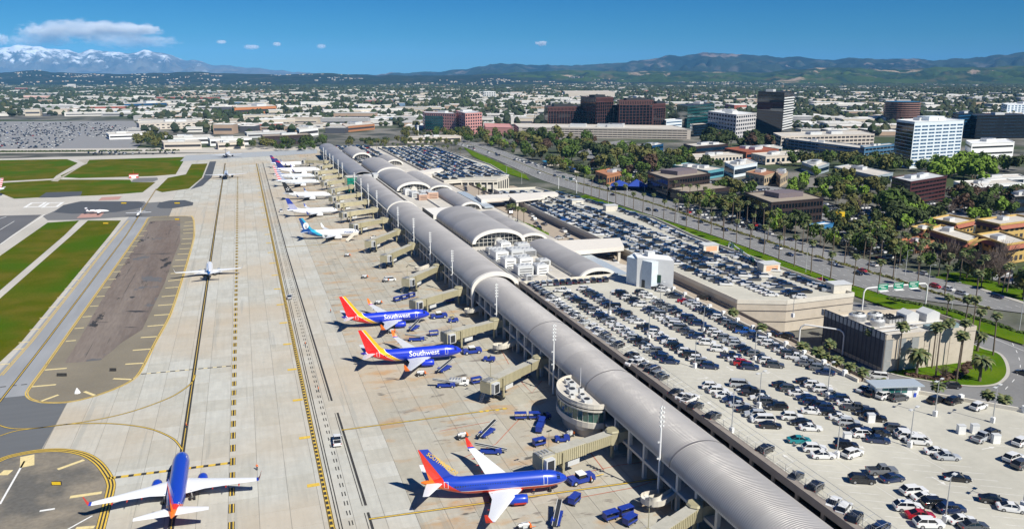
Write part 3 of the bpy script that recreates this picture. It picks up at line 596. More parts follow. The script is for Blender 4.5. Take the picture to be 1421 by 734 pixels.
# ------------------------------------------------------------- jet bridges
TAN = mat('jet_bridge_tan', (.42, .38, .25), .6, var=.1, scale=.8, var2=.08, scale2=.3); TAND = mat('jet_bridge_rib_tan', (.33, .30, .19), .6, var=.1)
BROOF = mat('jet_bridge_roof', (.40, .385, .33), .8, var=.15, scale=.6)
def jetbridge(r, c, near, lab):
    r = Vector((r[0], r[1], 0)); c = Vector((c[0], c[1], 0)); d = c - r; L_ = d.length; ang = math.atan2(d.y, d.x)
    t = T('jet_bridge', lab, 'jet bridge', (r.x, r.y, 0), ang, 'jet bridges along the terminal')
    b = MB(); b.tube((0, 0, 0), (0, 0, 4.2), .45, .45, TAND, 10); b.obj('rotunda_column', t)
    b = MB(); b.tube((0, 0, 4.0), (0, 0, 7.2), 1.75, 1.75, TAN, 8); b.tube((0, 0, 7.2), (0, 0, 7.55), 1.95, 1.6, TAND, 8); b.obj('rotunda', t)
    b = MB(); b.box(0, 6.5, -1.1, 1.1, 4.3, 6.9, TAN, rz=-ang, o=(0, 0, 0)); b.obj('link_corridor', t)
    l1 = L_ * .46
    for nm, x0, x1, w_, h_ in (('outer_tunnel', 1.3, l1, 1.25, 2.55), ('inner_tunnel', l1, L_ - 2.2, 1.5, 2.95)):
        zc0 = 4.3 - .3 * x0 / L_; zc1 = 4.3 - .3 * x1 / L_
        b = MB(); b.loft([[(x, -w_, z), (x, w_, z), (x, w_, z + h_), (x, -w_, z + h_)] for x, z in ((x0, zc0), (x1, zc1))], TAN)
        b.box(x0, x1, -w_ * .98, w_ * .98, max(zc0, zc1) + h_ - .02, max(zc0, zc1) + h_ + .1, BROOF); tn = b.obj(nm, t)
        if near:
            b = MB(); k = x0 + .25
            while k < x1 - .2:
                z = 4.3 - .3 * k / L_
                for s in (-1, 1): b.box(k, k + .16, s * w_, s * (w_ + .12), z + .1, z + h_, TAND) if s > 0 else b.box(k, k + .16, -w_ - .12, -w_, z + .1, z + h_, TAND)
                k += .62
            b.obj('side_rib', tn, kind='stuff')
            b = MB(); b.box(x1 - .35, x1, -w_ - .2, w_ + .2, zc1 - .1, zc1 + h_ + .3, TAND); b.obj('end_frame', tn)
    b = MB(); b.box(L_ - 2.4, L_ + 1.6, -1.9, 1.9, 3.7, 7.0, TAN); b.box(L_ - 2.2, L_ + 1.4, -1.7, 1.7, 7.0, 7.2, BROOF); cab = b.obj('cab', t)
    b = MB(); b.box(L_ - 1.2, L_ + 1.3, 1.9, 3.1, 3.9, 6.9, LGREY); b.box(L_ - .9, L_ + 1.0, 3.1, 3.12, 4.1, 6.6, DARK); b.obj('canopy_opening', cab)
    b = MB()
    for k in range(4): b.box(L_ - 1.4 + k * .9, L_ - 1.1 + k * .9, -1.2, .5, 7.2, 7.5, STEEL)
    b.path([(L_ - 2, -1.7, 7.9), (L_ + 1.4, -1.7, 7.9), (L_ + 1.4, 1.7, 7.9), (L_ - 2, 1.7, 7.9)], .05, STEEL)
    for p in ((L_ - 2, -1.7), (L_ + 1.4, -1.7), (L_ + 1.4, 1.7), (L_ - 2, 1.7)): b.tube((*p, 7.1), (*p, 7.9), .05, .05, STEEL, 6)
    b.obj('roof_railing', cab)
    xs = L_ - 4.6
    b = MB(); 
    for s in (-1, 1): b.box(xs - .3, xs + .3, s * 1.75 - .2, s * 1.75 + .2, 1.0, 6.8, TAND)
    b.box(xs - .4, xs + .4, -1.9, 1.9, 3.0, 3.7, TAND); b.box(xs - .6, xs + .6, -1.7, 1.7, .7, 1.2, DARK); b.obj('lift_column', t)
    for s in (-1, 1):
        for q in (-.5, .5):
            b = MB(); b.tube((xs + q * .9, s * 1.3 - .22, .55), (xs + q * .9, s * 1.3 + .22, .55), .55, .55, RUBBER, 12); b.obj('wheel', t)
    b = MB(); b.box(xs - 5.5, xs - 2.0, -1.0, 1.0, 2.3, 3.7, LGREY)
    for k in range(5): b.box(xs - 5.3 + k * .65, xs - 4.95 + k * .65, -1.05, -1.0, 2.5, 3.5, DARK)
    b.obj('air_unit', t)
    b = MB(); st = 9
    for k in range(st): b.box(L_ - 1.6 + k * .28, L_ - 1.3 + k * .28, -2.8, -1.9, 3.6 - k * .4, 3.68 - k * .4, STEEL)
    b.tube((L_ - 1.6, -2.8, 4.6), (L_ + 1.0, -2.8, 1.2), .05, .05, YEL, 6); b.tube((L_ - 1.4, -1.95, 3.5), (L_ + .9, -1.95, .2), .07, .07, STEEL, 6); b.tube((L_ - 1.4, -2.75, 3.5), (L_ + .9, -2.75, .2), .07, .07, STEEL, 6)
    b.obj('service_stair', t)
    b = MB(); b.tube((L_ - 3, -1.7, 3.7), (L_ - 3, -1.7, 11.5), .09, .07, TAND); b.box(L_ - 3.7, L_ - 2.3, -1.8, -1.6, 11.2, 11.45, DARK); b.obj('light_pole', t)
BR = [((81.4, 126.9), (66.5, 119.6), 'nearest of all, cut by the bottom edge'), ((80.4, 163.5), (60.0, 157.4), 'docked at the nose of the blue and orange jet'), ((81.2, 218.2), (61.3, 204.7), 'standing empty on the near side of the second blue gate plane'),
      ((79.9, 259.4), (60.8, 251.2), 'at the nose of the nearer yellow-tailed jet'), ((79, 305.7), (58.6, 293.5), 'at the nose of the farther yellow-tailed jet'), ((79.8, 347.8), (62.3, 328.4), 'standing empty with a white van near its cab'),
      ((78.5, 399.0), (60.9, 376.3), 'standing empty below the big arch, second one'), ((78.0, 438.6), (58.9, 413.3), 'standing empty nearest to the teal-tailed jet'), ((77.0, 478.1), (57.4, 464.8), 'docked behind the teal-tailed jet'),
      ((77.3, 518.6), (56.4, 507.1), 'in front of the nose of the blue-tailed white jet'), ((77.1, 554.3), (56.7, 545.4), 'docked at the blue-tailed white jet'), ((77.0, 590.6), (57.3, 577.5), 'between the blue-tailed and black-tailed jets'),
      ((77.9, 635.3), (60.5, 617.5), 'docked at the black-tailed jet'), ((77.2, 674.7), (59.6, 662.7), 'first one beyond the green glass hall'), ((77.1, 711.2), (58.8, 698.3), 'docked at the nearer striped-tail jet'),
      ((77.2, 747.7), (59.5, 739.4), 'docked at the farther striped-tail jet'), ((77.3, 792.2), (67.3, 783.7), 'docked at the nearer red-tailed jet'), ((77.6, 830.9), (58.3, 845.5), 'last one, docked at the farther red-tailed jet')]
for i, (r, c, l) in enumerate(BR): jetbridge(r, c, i < 9, 'tan ribbed jet bridge ' + l)
# ------------------------------------------------------------- tall light masts in front of the terminal
MP = [(82.1, 143.2, 21.7), (81.5, 205.9, 21.4), (81.6, 262.2, 19.5), (81, 323.7, 19), (81, 366, 19), (80.6, 402.8, 19.5), (80.5, 446.5, 18.7), (80.5, 521.2, 18), (79.5, 552.1, 18.5), (79, 583, 18.5), (79.7, 624, 18.), (80.0, 704, 17.5), (79.5, 731, 17.5), (79.7, 775, 17), (79, 797, 17), (79.2, 836, 17), (79.5, 864, 17)]
nth = ['nearest one, close to the bottom bridge', 'beside the half-round pavilion', 'in front of the nearer white roof arch', 'third one up from the pavilion', 'fourth one up from the pavilion', 'just this side of the second roof arch', 'beside the second roof arch', 'first one beyond the second arch', 'second one beyond the second arch', 'third one beyond the second arch', 'just this side of the green glass hall', 'first one beyond the green glass hall', 'second one beyond the green hall', 'third one beyond the green hall', 'fourth one beyond the green hall', 'second from the far end of the terminal', 'farthest one at the end of the terminal']
for (x, y, h), l in zip(MP, nth):
    t = T('light_mast', 'tall white apron light mast ' + l, 'light mast', (x, y, 0), 0, 'light masts along the terminal')
    b = MB(); b.tube((0, 0, 0), (0, 0, h), .30, .16, WHITE, 10); b.obj('pole', t)
    for k in range(5):
        z = h - .5 - k * 1.05
        b = MB(); b.box(-.5, .5, -.1, .1, z, z + .12, STEEL)
        for s in (-.36, .36): b.box(s - .2, s + .2, -.4, -.1, z - .12, z + .3, LGREY); b.box(s - .16, s + .16, -.43, -.4, z - .08, z + .26, WHITE)
        b.obj('floodlight', t)
    b = MB(); b.tube((0, 0, h), (0, 0, h + 1.6), .04, .02, STEEL, 5); b.obj('lightning_rod', t)
    for k in (.42, .6): 
        b = MB(); b.box(-.7, -.2, -.12, .12, h * k, h * k + .35, LGREY); b.obj('camera_box', t)
# ================================================================= AIRLINERS
def vmath(t, op, a, b=None):
    n = t.nodes.new('ShaderNodeMath'); n.operation = op
    for i, v in enumerate((a, b)):
        if v is None: continue
        if hasattr(v, 'links'): t.links.new(v, n.inputs[i])
        else: n.inputs[i].default_value = v
    return n.outputs[0]
def livery(name, base, bands, belly=None, bellyz=2.2, L=33., taper=True, rough=.3, tail=None):
    """bands: colours swept back along the fin: [(u, colour), ...] where u runs aft; belly: colour below a waterline"""
    m = bpy.data.materials.new(name); m.use_nodes = True; t = m.node_tree; bs = t.nodes['Principled BSDF']; bs.inputs['Roughness'].default_value = rough; bs.inputs['Coat Weight'].default_value = .4
    tc = t.nodes.new('ShaderNodeTexCoord'); sp = t.nodes.new('ShaderNodeSeparateXYZ'); t.links.new(tc.outputs['Object'], sp.inputs[0]); X, Y, Z = sp.outputs
    d = vmath(t, 'MULTIPLY', X, -1.)
    up = vmath(t, 'MULTIPLY', vmath(t, 'MAXIMUM', vmath(t, 'SUBTRACT', Z, 5.0), 0), .69)
    dn = vmath(t, 'MULTIPLY', vmath(t, 'MAXIMUM', vmath(t, 'SUBTRACT', 5.0, Z), 0), 1.55)
    u = vmath(t, 'ADD', vmath(t, 'SUBTRACT', d, up), dn)
    def mixc(f, a, b):
        x = t.nodes.new('ShaderNodeMix'); x.data_type = 'RGBA'; t.links.new(f, x.inputs[0])
        for k, c in ((6, a), (7, b)):
            if hasattr(c, 'links'): t.links.new(c, x.inputs[k])
            else: x.inputs[k].default_value = (*c, 1)
        return x.outputs[2]
    rgb = t.nodes.new('ShaderNodeRGB'); rgb.outputs[0].default_value = (*base, 1); cur = rgb.outputs[0]
    if belly:
        cur = mixc(vmath(t, 'LESS_THAN', Z, bellyz + .14), cur, (.8, .8, .8)) if base[2] > base[0] * 3 else cur
        cur = mixc(vmath(t, 'LESS_THAN', Z, bellyz), cur, belly)
    for uu, c in bands: cur = mixc(vmath(t, 'GREATER_THAN', u, uu), cur, c)
    if tail:  # (kind)
        onfin = vmath(t, 'MULTIPLY', vmath(t, 'GREATER_THAN', Z, 5.3), vmath(t, 'GREATER_THAN', d, L - 11))
        if tail == 'striped':
            fr = vmath(t, 'FRACT', vmath(t, 'MULTIPLY', vmath(t, 'SUBTRACT', Z, vmath(t, 'MULTIPLY', d, .12)), .72)); s = vmath(t, 'GREATER_THAN', fr, .5)
            aft = vmath(t, 'GREATER_THAN', vmath(t, 'SUBTRACT', d, vmath(t, 'MULTIPLY', vmath(t, 'SUBTRACT', Z, 5), .5)), L - 4.8)
            st = mixc(aft, (.03, .09, .30), (.62, .02, .03)); cur = mixc(onfin, cur, mixc(s, (.7, .7, .72), st))
        if tail == 'redblue':
            q = mixc(vmath(t, 'GREATER_THAN', vmath(t, 'ADD', Z, vmath(t, 'MULTIPLY', u, -.6)), 9.6 - .6 * (L - 6)), (.02, .03, .15), (.55, .01, .05))
            q = mixc(vmath(t, 'GREATER_THAN', Z, 10.6), q, (.04, .03, .16)); cur = mixc(onfin, cur, q)
        if tail == 'black': cur = mixc(vmath(t, 'GREATER_THAN', u, L - 7.6), cur, (.012, .014, .018)); cur = mixc(vmath(t, 'LESS_THAN', Z, 4.9), cur, base)
        if tail == 'bluegold':
            g = vmath(t, 'GREATER_THAN', vmath(t, 'MAXIMUM', vmath(t, 'FRACT', vmath(t, 'MULTIPLY', d, 1.4)), vmath(t, 'FRACT', vmath(t, 'MULTIPLY', Z, 1.4))), .82)
            q = mixc(vmath(t, 'LESS_THAN', Z, 8.6), (.015, .04, .30), mixc(g, (.16, .22, .5), (.75, .65, .5))); cur = mixc(vmath(t, 'MULTIPLY', vmath(t, 'GREATER_THAN', Z, 5.0), vmath(t, 'GREATER_THAN', u, L - 7.3)), cur, q)
        if tail == 'teal':
            q = mixc(vmath(t, 'GREATER_THAN', u, L - 6.0), (.02, .35, .55), (.005, .055, .22)); q = mixc(vmath(t, 'LESS_THAN', u, L - 8.2), q, (.25, .6, .7))
            cur = mixc(vmath(t, 'GREATER_THAN', u, L - 9.), cur, q)
    t.links.new(cur, bs.inputs['Base Color']); MT[name] = m; return m
PW = mat('aircraft_white', (.76, .77, .78), .3, var=.03); PG = mat('wing_grey', (.56, .58, .61), .4, var=.05, scale=.5); CHR = mat('polished_metal', (.7, .7, .7), .2, .9)
AB = (.012, .05, .42); AB2 = (.010, .035, .52); RD = (.62, .035, .015); OR_ = (.78, .17, .015); YE = (.85, .47, .015)
LIV = {
 'canyon': (livery('canyon_livery', AB, [(27.9, RD), (30.1, OR_)], belly=RD, bellyz=2.6), PW),
 'heart': (livery('striped_livery', AB2, [(24.9, (.8, .8, .8)), (25.1, YE), (26.9, (.8, .8, .8)), (27.1, (.72, .012, .012)), (31.0, (.8, .8, .8)), (31.25, (.03, .02, .25))]), PG),
 'teal': (livery('teal_livery', (.76, .77, .78), [], tail='teal', L=33.), PG), 'blue': (livery('globe_livery', (.74, .75, .77), [], tail='bluegold', L=33), PG), 'black': (livery('black_tail_livery', (.76, .77, .78), [], tail='black', L=33), PG),
 'striped': (livery('flag_tail_livery', (.62, .65, .68), [], tail='striped', L=33), PG), 'redblue': (livery('red_tail_livery', (.77, .77, .78), [], tail='redblue', L=33), PW),
 'white_dark': (livery('dark_tail_livery', (.77, .77, .78), [(28.5, (.01, .02, .07))]), PW), 'teal2': (livery('teal_livery_two', (.77, .77, .78), [(29.0, (.01, .1, .35))]), PW)}
FST = [(0, 0, .04, .04, -.35), (.35, 0, .52, .5, -.3), (.9, 0, .9, .88, -.2), (1.8, 0, 1.3, 1.3, -.08), (3.0, 0, 1.62, 1.68, 0), (4.6, 0, 1.84, 1.93, 0), (6, 0, 1.88, 2.0, 0), (21, 0, 1.88, 2.0, 0), (23, 0, 1.86, 1.93, .06), (25, 0, 1.72, 1.72, .25), (27, 0, 1.46, 1.42, .52), (29, 0, 1.12, 1.08, .83), (30.8, 0, .74, .72, 1.1), (32.2, 0, .38, .4, 1.32), (32.9, 0, .14, .16, 1.42)]
FZ = 3.35
def fus_at(x):
    for a, b in zip(FST, FST[1:]):
        if a[0] <= x <= b[0]:
            k = (x - a[0]) / (b[0] - a[0]); return [a[i] + (b[i] - a[i]) * k for i in range(5)]
    return FST[-1]
def text_mesh(txt, size, bold=.03, body=None):
    c = bpy.data.curves.new('t', 'FONT'); c.body = txt; c.size = size; c.offset = bold; c.resolution_u = 3; o = bpy.data.objects.new('t', c); COL.objects.link(o)
    me = bpy.data.meshes.new_from_object(o.evaluated_get(bpy.context.evaluated_depsgraph_get())); bpy.data.objects.remove(o); bpy.data.curves.remove(c); return me
def text_on(parent, txt, size, fn, m_, nm='lettering', bold=.03, cuts=8, **k):
    me = text_mesh(txt, size, bold); bm = bmesh.new(); bm.from_mesh(me)
    zs = [v.co.y for v in bm.verts]; z0, z1 = min(zs), max(zs)
    for i in range(1, cuts): bmesh.ops.bisect_plane(bm, geom=bm.verts[:] + bm.edges[:] + bm.faces[:], plane_co=(0, z0 + (z1 - z0) * i / cuts, 0), plane_no=(0, 1, 0))
    for v in bm.verts: v.co = fn(v.co.x, v.co.y)
    bm.to_mesh(me); bm.free(); me.materials.clear(); me.materials.append(m_); me.update()
    return link(nm, me, parent, **k)
AC = {}
def wing_rings(st, s):   # st: (y, xLE, chord, z, thick)
    out = []
    for y, x, c, z, th in st:
        pr_ = [(0, 0), (.06, .45), (.3, 1), (.65, .7), (1, .04), (.65, -.25), (.3, -.42), (.06, -.3)]
        out.append([(-(x + c * a), s * y, z + th * b) for a, b in pr_])
    return out
def airliner(liv, loc, rz, label, lib=True, winglet=RD, nacelle=None, text=None, detail=True, scale=1.):
    body, wingm = LIV[liv]
    t = T('airliner', label, 'airliner', loc, rz); t.scale = (scale,) * 3
    rings = []
    N = 28
    for x in [0, .12, .35, .9, 1.8, 3, 4.6, 6, 9, 12, 15, 18, 21, 23, 25, 27, 29, 30.8, 32.2, 32.9]:
        s = fus_at(x); rings.append([(-x, s[2] * math.cos(2 * math.pi * k / N), FZ + s[4] + s[3] * math.sin(2 * math.pi * k / N)) for k in range(N)])
    b = MB(); b.loft(rings, body)
    b.loft([[(-x, y_ * w_, FZ - 1.3 + z_ * h_) for y_, z_ in ((-1, 0), (-.75, -.75), (0, -1), (.75, -.75), (1, 0), (0, .6))] for x, w_, h_ in ((9.6, .4, .2), (11, 2.2, .85), (17, 2.3, .9), (20, .5, .25))], body if liv in ('canyon', 'heart') else PG)
    f = b.obj('fuselage', t); smooth_auto(f, 50)
    wm = wingm
    for s in (-1, 1):
        b = MB(); b.loft(wing_rings([(1.5, 10.6, 7.6, 2.05, .42), (5.6, 13.1, 4.9, 2.5, .28), (11.5, 16.2, 3.1, 3.15, .16), (16.6, 18.9, 1.75, 3.75, .09)], s), wm); wg = b.obj('wing', t); smooth_auto(wg, 40)
        b = MB()
        for y, x in ((7.2, 17.3), (10.0, 18.2), (12.8, 19.0)): b.loft([[(-(x - 1.4), s * y, 2.6 + .1 * (y - 7)), ] * 0 + [(-(x - 1.6 + q), s * y + a, 2.35 + .105 * (y - 7) + c_) for a, c_ in ((-w_, 0), (0, -w_ * 1.3), (w_, 0), (0, w_))] for q, w_ in ((0, .05), (.8, .2), (2.2, .16), (3.0, .03))], mat('flap_fairing_red', winglet, .4) if liv == 'canyon' else PG)
        b.obj('flap_fairing', wg)
        wl = mat('winglet_' + liv, winglet, .35)
        b = MB(); b.loft(wing_rings([(16.6, 18.9, 1.75, 3.75, .09), (17.05, 19.3, 1.55, 3.95, .08)], s), mat('winglet_root_blue', AB, .35) if liv in ('canyon', 'heart') else PG)
        b.loft([[(-(x + c * a), s * (y + th * o_), z) for a, o_ in ((0, 0), (.4, 1), (1, 0), (.4, -1))] for y, x, c, z, th in ((17.05, 19.3, 1.55, 3.93, .08), (17.35, 19.75, 1.25, 4.6, .07), (17.75, 20.7, .55, 6.15, .04))], wl)
        b.obj('winglet', t)
        nm = mat('nacelle_' + liv, nacelle or (.76, .77, .78), .3)
        b = MB(); NN = 18
        prof = [(10.3, .80), (10.05, .95), (10.15, 1.03), (11.2, 1.14), (12.8, 1.12), (14.2, .92)]
        for pa, pb in zip(prof, prof[1:]):
            b.loft([[(-x, s * 4.83 + r_ * math.cos(2 * math.pi * k / NN), 1.5 + r_ * .97 * math.sin(2 * math.pi * k / NN)) for k in range(NN)] for x, r_ in (pa, pb)], CHR if pa[0] < 10.31 and pa[0] != 10.15 else nm, cap=False)
        b.loft([[(-x, s * 4.83 + r_ * math.cos(2 * math.pi * k / NN), 1.5 + r_ * math.sin(2 * math.pi * k / NN)) for k in range(NN)] for x, r_ in ((14.2, .92), (14.21, .55), (15.3, .32))], DARK)
        if liv == 'canyon': b.loft([[(-x, s * 4.83 + 1.15 * math.cos(math.pi + math.pi * k / 10), 1.5 - .25 + .90 * math.sin(math.pi + math.pi * k / 10)) for k in range(11)] for x in (10.5, 13.2)], mat('nacelle_red_' + liv, RD, .35), close=False)
        b.loft([[(-x, s * 4.83 + w_, z) for w_, z in ((-.14, z0), (.14, z0), (.14, z1), (-.14, z1))] for x, z0, z1 in ((11.6, 2.3, 2.55), (14.6, 2.2, 2.5))], wm)
        e = b.obj('engine', t); smooth_auto(e, 45)
        b = MB(); b.tube((-10.35, s * 4.83, 1.5), (-10.45, s * 4.83, 1.5), .82, .82, DARK, 16); b.tube((-10.0, s * 4.83, 1.5), (-10.36, s * 4.83, 1.5), .03, .24, STEEL, 10); b.obj('fan', e)
        b = MB(); b.loft(wing_rings([(.55, 28.0, 3.7, 4.55, .2), (4, 29.9, 2.5, 4.95, .12), (7.1, 31.6, 1.3, 5.3, .06)], s), wm); o = b.obj('tailplane', t); smooth_auto(o, 40)
        b = MB(); 
        b.tube((-17.6, s * 2.86, .55), (-17.6, s * 2.7, 2.3), .14, .16, STEEL)
        for q in (-.42, .42): b.tube((-17.6, s * 2.86 + q - .18, .56), (-17.6, s * 2.86 + q + .18, .56), .56, .56, RUBBER, 14)
        b.obj('main_gear', t)
    b = MB(); b.tube((-4.0, 0, .4), (-4.0, 0, 1.9), .09, .11, STEEL)
    for q in (-.25, .25): b.tube((-4.0, q - .1, .38), (-4.0, q + .1, .38), .38, .38, RUBBER, 12)
    b.obj('nose_gear', t)
    b = MB()
    fs = [(21.5, 26.4, 5.2, 5.28, .05), (24.5, 2.0, 5.3, 5.6, .05)]
    pts = [(-22.6, 5.2), (-25.6, 5.75), (-26.4, 6.2), (-31.2, 12.55), (-33.4, 12.55), (-31.0, 5.0), (-31.0, 4.6), (-24, 4.9)]
    nb = len(pts); b.loft([[(x, sg * (.03 if z > 12 else .17 if z < 7 and x < -25.7 else .05), z) for x, z in pts] for sg in (-1, 1)], body); fin = b.obj('tail_fin', t); fixn(fin)
    b = MB(); 
    for s in (-1, 1):
        for k in range(34 if detail else 0):
            x = 7.2 + k * .55
            if 12.3 < x < 12.8: continue
            z = FZ + .62; yy = s * (1.88 * math.cos(math.asin(.62 / 2.0)) + .012)
            b.face([(-x, yy, z - .17), (-x - .26 * s * -1, yy, z - .17), (-x - .26 * s * -1, yy - s * .05, z + .17), (-x, yy - s * .05, z + .17)], DARK)
    if detail: b.obj('cabin_windows', t, kind='stuff')
    b = MB()
    def onf(x, ang, off=.015):
        s_ = fus_at(x); return Vector((-x, (s_[2] + off) * math.cos(ang), FZ + s_[4] + (s_[3] + off) * math.sin(ang)))
    for a0, a1 in ((.30, .62), (.64, 1.0), (1.04, 1.52), (1.62, 2.10), (2.14, 2.5), (2.52, 2.84)):
        b.face([onf(1.95, a0 * 1.0), onf(1.95, a1), onf(2.75, a1), onf(2.75, a0)], GLASS)
    b.obj('cockpit_windows', t)
    lm = mat('door_outline', (.75, .75, .76), .5) if liv in ('canyon', 'heart') else mat('door_outline_grey', (.35, .36, .38), .5)
    for s in (-1, 1):
        for x in (4.9, 27.0):
            b = MB(); q = lambda xx, a: onf(xx, a if s > 0 else math.pi - a)
            for (xa, aa, xb, ab) in ((x, -.28, x + .09, .82), (x + .85, -.28, x + .94, .82)):
                for j in range(6): b.face([q(xa, aa + (ab - aa) * j / 6), q(xb, aa + (ab - aa) * j / 6), q(xb, aa + (ab - aa) * (j + 1) / 6), q(xa, aa + (ab - aa) * (j + 1) / 6)], lm)
            for a0 in (-.28, .78): b.face([q(x, a0), q(x + .94, a0), q(x + .94, a0 + .05), q(x, a0 + .05)], lm)
            b.obj('door', t)
    if text:
        txt, size, x0, zc, m_, wd = text
        for s in (-1, 1):
            def fn(u, v):
                z = zc + v; d_ = x0 - u * wd if s < 0 else x0 - 10.4 * size / 2.3 * wd + u * wd
                dz = max(-.98, min(.98, (z - FZ) / 2.0)); return Vector((-d_, s * (1.88 * math.sqrt(1 - dz * dz) + .02), z))
            text_on(t, txt, size, fn, m_)
    return t
LW = mat('lettering_white', (.82, .82, .82), .5); LY = mat('lettering_gold', (.75, .50, .10), .5); LB = mat('lettering_navy', (.02, .07, .25), .5)
def fintext(t, txt, size, m_):
    dr = Vector((-.55, 0, .83))
    A_ = Vector((-31.6, 0, 11.35)); B_ = Vector((-25.15, 0, 5.75)); D_ = (B_ - A_).normalized(); U_ = Vector((-D_.z, 0, D_.x)); 
    if U_.z < 0: U_ = -U_
    for s in (-1, 1):
        if s < 0: fn = lambda u, v: A_ + D_ * u + U_ * v + Vector((0, -.22, 0))
        else: fn = lambda u, v: B_ - D_ * u + U_ * v + Vector((0, .22, 0))
        text_on(t, txt, size, fn, m_, cuts=1, bold=.02)
# taxiing, seen from behind
airliner('canyon', (-19.2, 192.2, 0), R(90), 'blue taxiing airliner with orange tail and white wings on the centreline at the near left', winglet=RD, nacelle=AB)
t1 = airliner('canyon', (64.0, 152.3, 0), R(-9), 'blue airliner with red belly and gold fin lettering at the nearest gate', winglet=(.8, .08, .02), nacelle=AB)
fintext(t1, 'SOUTHWEST', 1.22, LY)
h2 = airliner('heart', (63.6, 243.1, 0), R(-4), 'blue airliner with red and yellow tail at the gate, the nearer of two alike', winglet=(.85, .18, .02), nacelle=AB2, text=('Southwest', 2.35, 17.6, FZ - .25, LW, .98))
h1 = airliner('heart', (62.6, 286.8, 0), R(-1), 'blue airliner with red and yellow tail at the gate, the farther of two alike', winglet=(.85, .18, .02), nacelle=AB2, text=('Southwest', 2.35, 17.6, FZ - .25, LW, .98))
al = airliner('teal', (60.0, 459.4, 0), R(-4), 'white airliner with dark teal tail bearing a white portrait patch', winglet=(.7, .75, .78), text=('Alaska', 1.9, 8.6, FZ - .1, LB, 1.))
b = MB()
for s in (-1, 1):
    for cx, cz, rx, rz_ in ((-29.6, 8.2, 1.5, 1.75), (-29.9, 7.0, .9, .8)): b.face([(cx + rx * math.cos(k / 14 * 6.283), s * .2, cz + rz_ * math.sin(k / 14 * 6.283)) for k in range(14)], LW)
    for cz in (8.7, 8.0, 7.4): b.face([(-29.6 + .9 * math.cos(k / 8 * 6.283), s * .215, cz + .12 * math.sin(k / 8 * 6.283)) for k in range(8)], LB)
b.obj('tail_patch', al)
airliner('blue', (57.0, 540.8, 0), R(-1.5), 'white airliner with blue tail and pale globe lattice', winglet=(.05, .08, .3), nacelle=(.7, .71, .73))
st_ = airliner('black', (60.0, 613.3, 0), R(-12), 'white airliner with black tail carrying a white star', winglet=(.05, .08, .2), scale=1.06, nacelle=(.72, .73, .75))
b = MB()
for s in (-1, 1):
    for k in range(5):
        a = math.pi / 2 + k * 2 * math.pi / 5; c = Vector((-29.6, s * .2, 7.6)); ps_ = []
        tip = c + Vector((math.cos(a), 0, math.sin(a))) * 1.5; l_ = c + Vector((math.cos(a + .5), 0, math.sin(a + .5))) * .62; r_ = c + Vector((math.cos(a - .5), 0, math.sin(a - .5))) * .62
        b.face([tip, l_, r_], LW)
b.obj('star', st_)
airliner('striped', (59.0, 693.4, 0), R(-6), 'silver airliner with red, white and blue striped tail, the nearer of two alike', winglet=(.6, .62, .65), scale=1.08)
airliner('striped', (59.0, 735.1, 0), R(-6), 'silver airliner with red, white and blue striped tail, the farther of two alike', winglet=(.6, .62, .65), scale=1.08)
airliner('redblue', (67.5, 779.4, 0), R(-1), 'long white airliner with red and navy tail, the nearer of two red tails', winglet=(.05, .05, .2), scale=1.24)
airliner('redblue', (57.7, 846.5, 0), R(4), 'white airliner with red and navy tail, the farther of two red tails', winglet=(.05, .05, .2), scale=1.0)
airliner('teal2', (-19.6, 404, 0), R(91), 'white airliner with blue tail taxiing away in mid-distance', winglet=(.7, .72, .75), scale=.85, detail=False, nacelle=(.3, .32, .35))
airliner('white_dark', (-17.0, 790, 0), R(91.5), 'white airliner with dark navy tail and engines far up the taxiway', winglet=(.3, .32, .35), detail=False, scale=1.05, nacelle=(.03, .04, .08))
airliner('white_dark', (-16, 990, 0), R(84), 'white airliner parked at the far head of the taxiway', winglet=(.3, .32, .35), detail=False, nacelle=(.03, .04, .08))
airliner('striped', (-214, 713, 0), R(184), 'airliner of which only the striped tail enters at the left edge', winglet=(.6, .62, .65), scale=1.05)
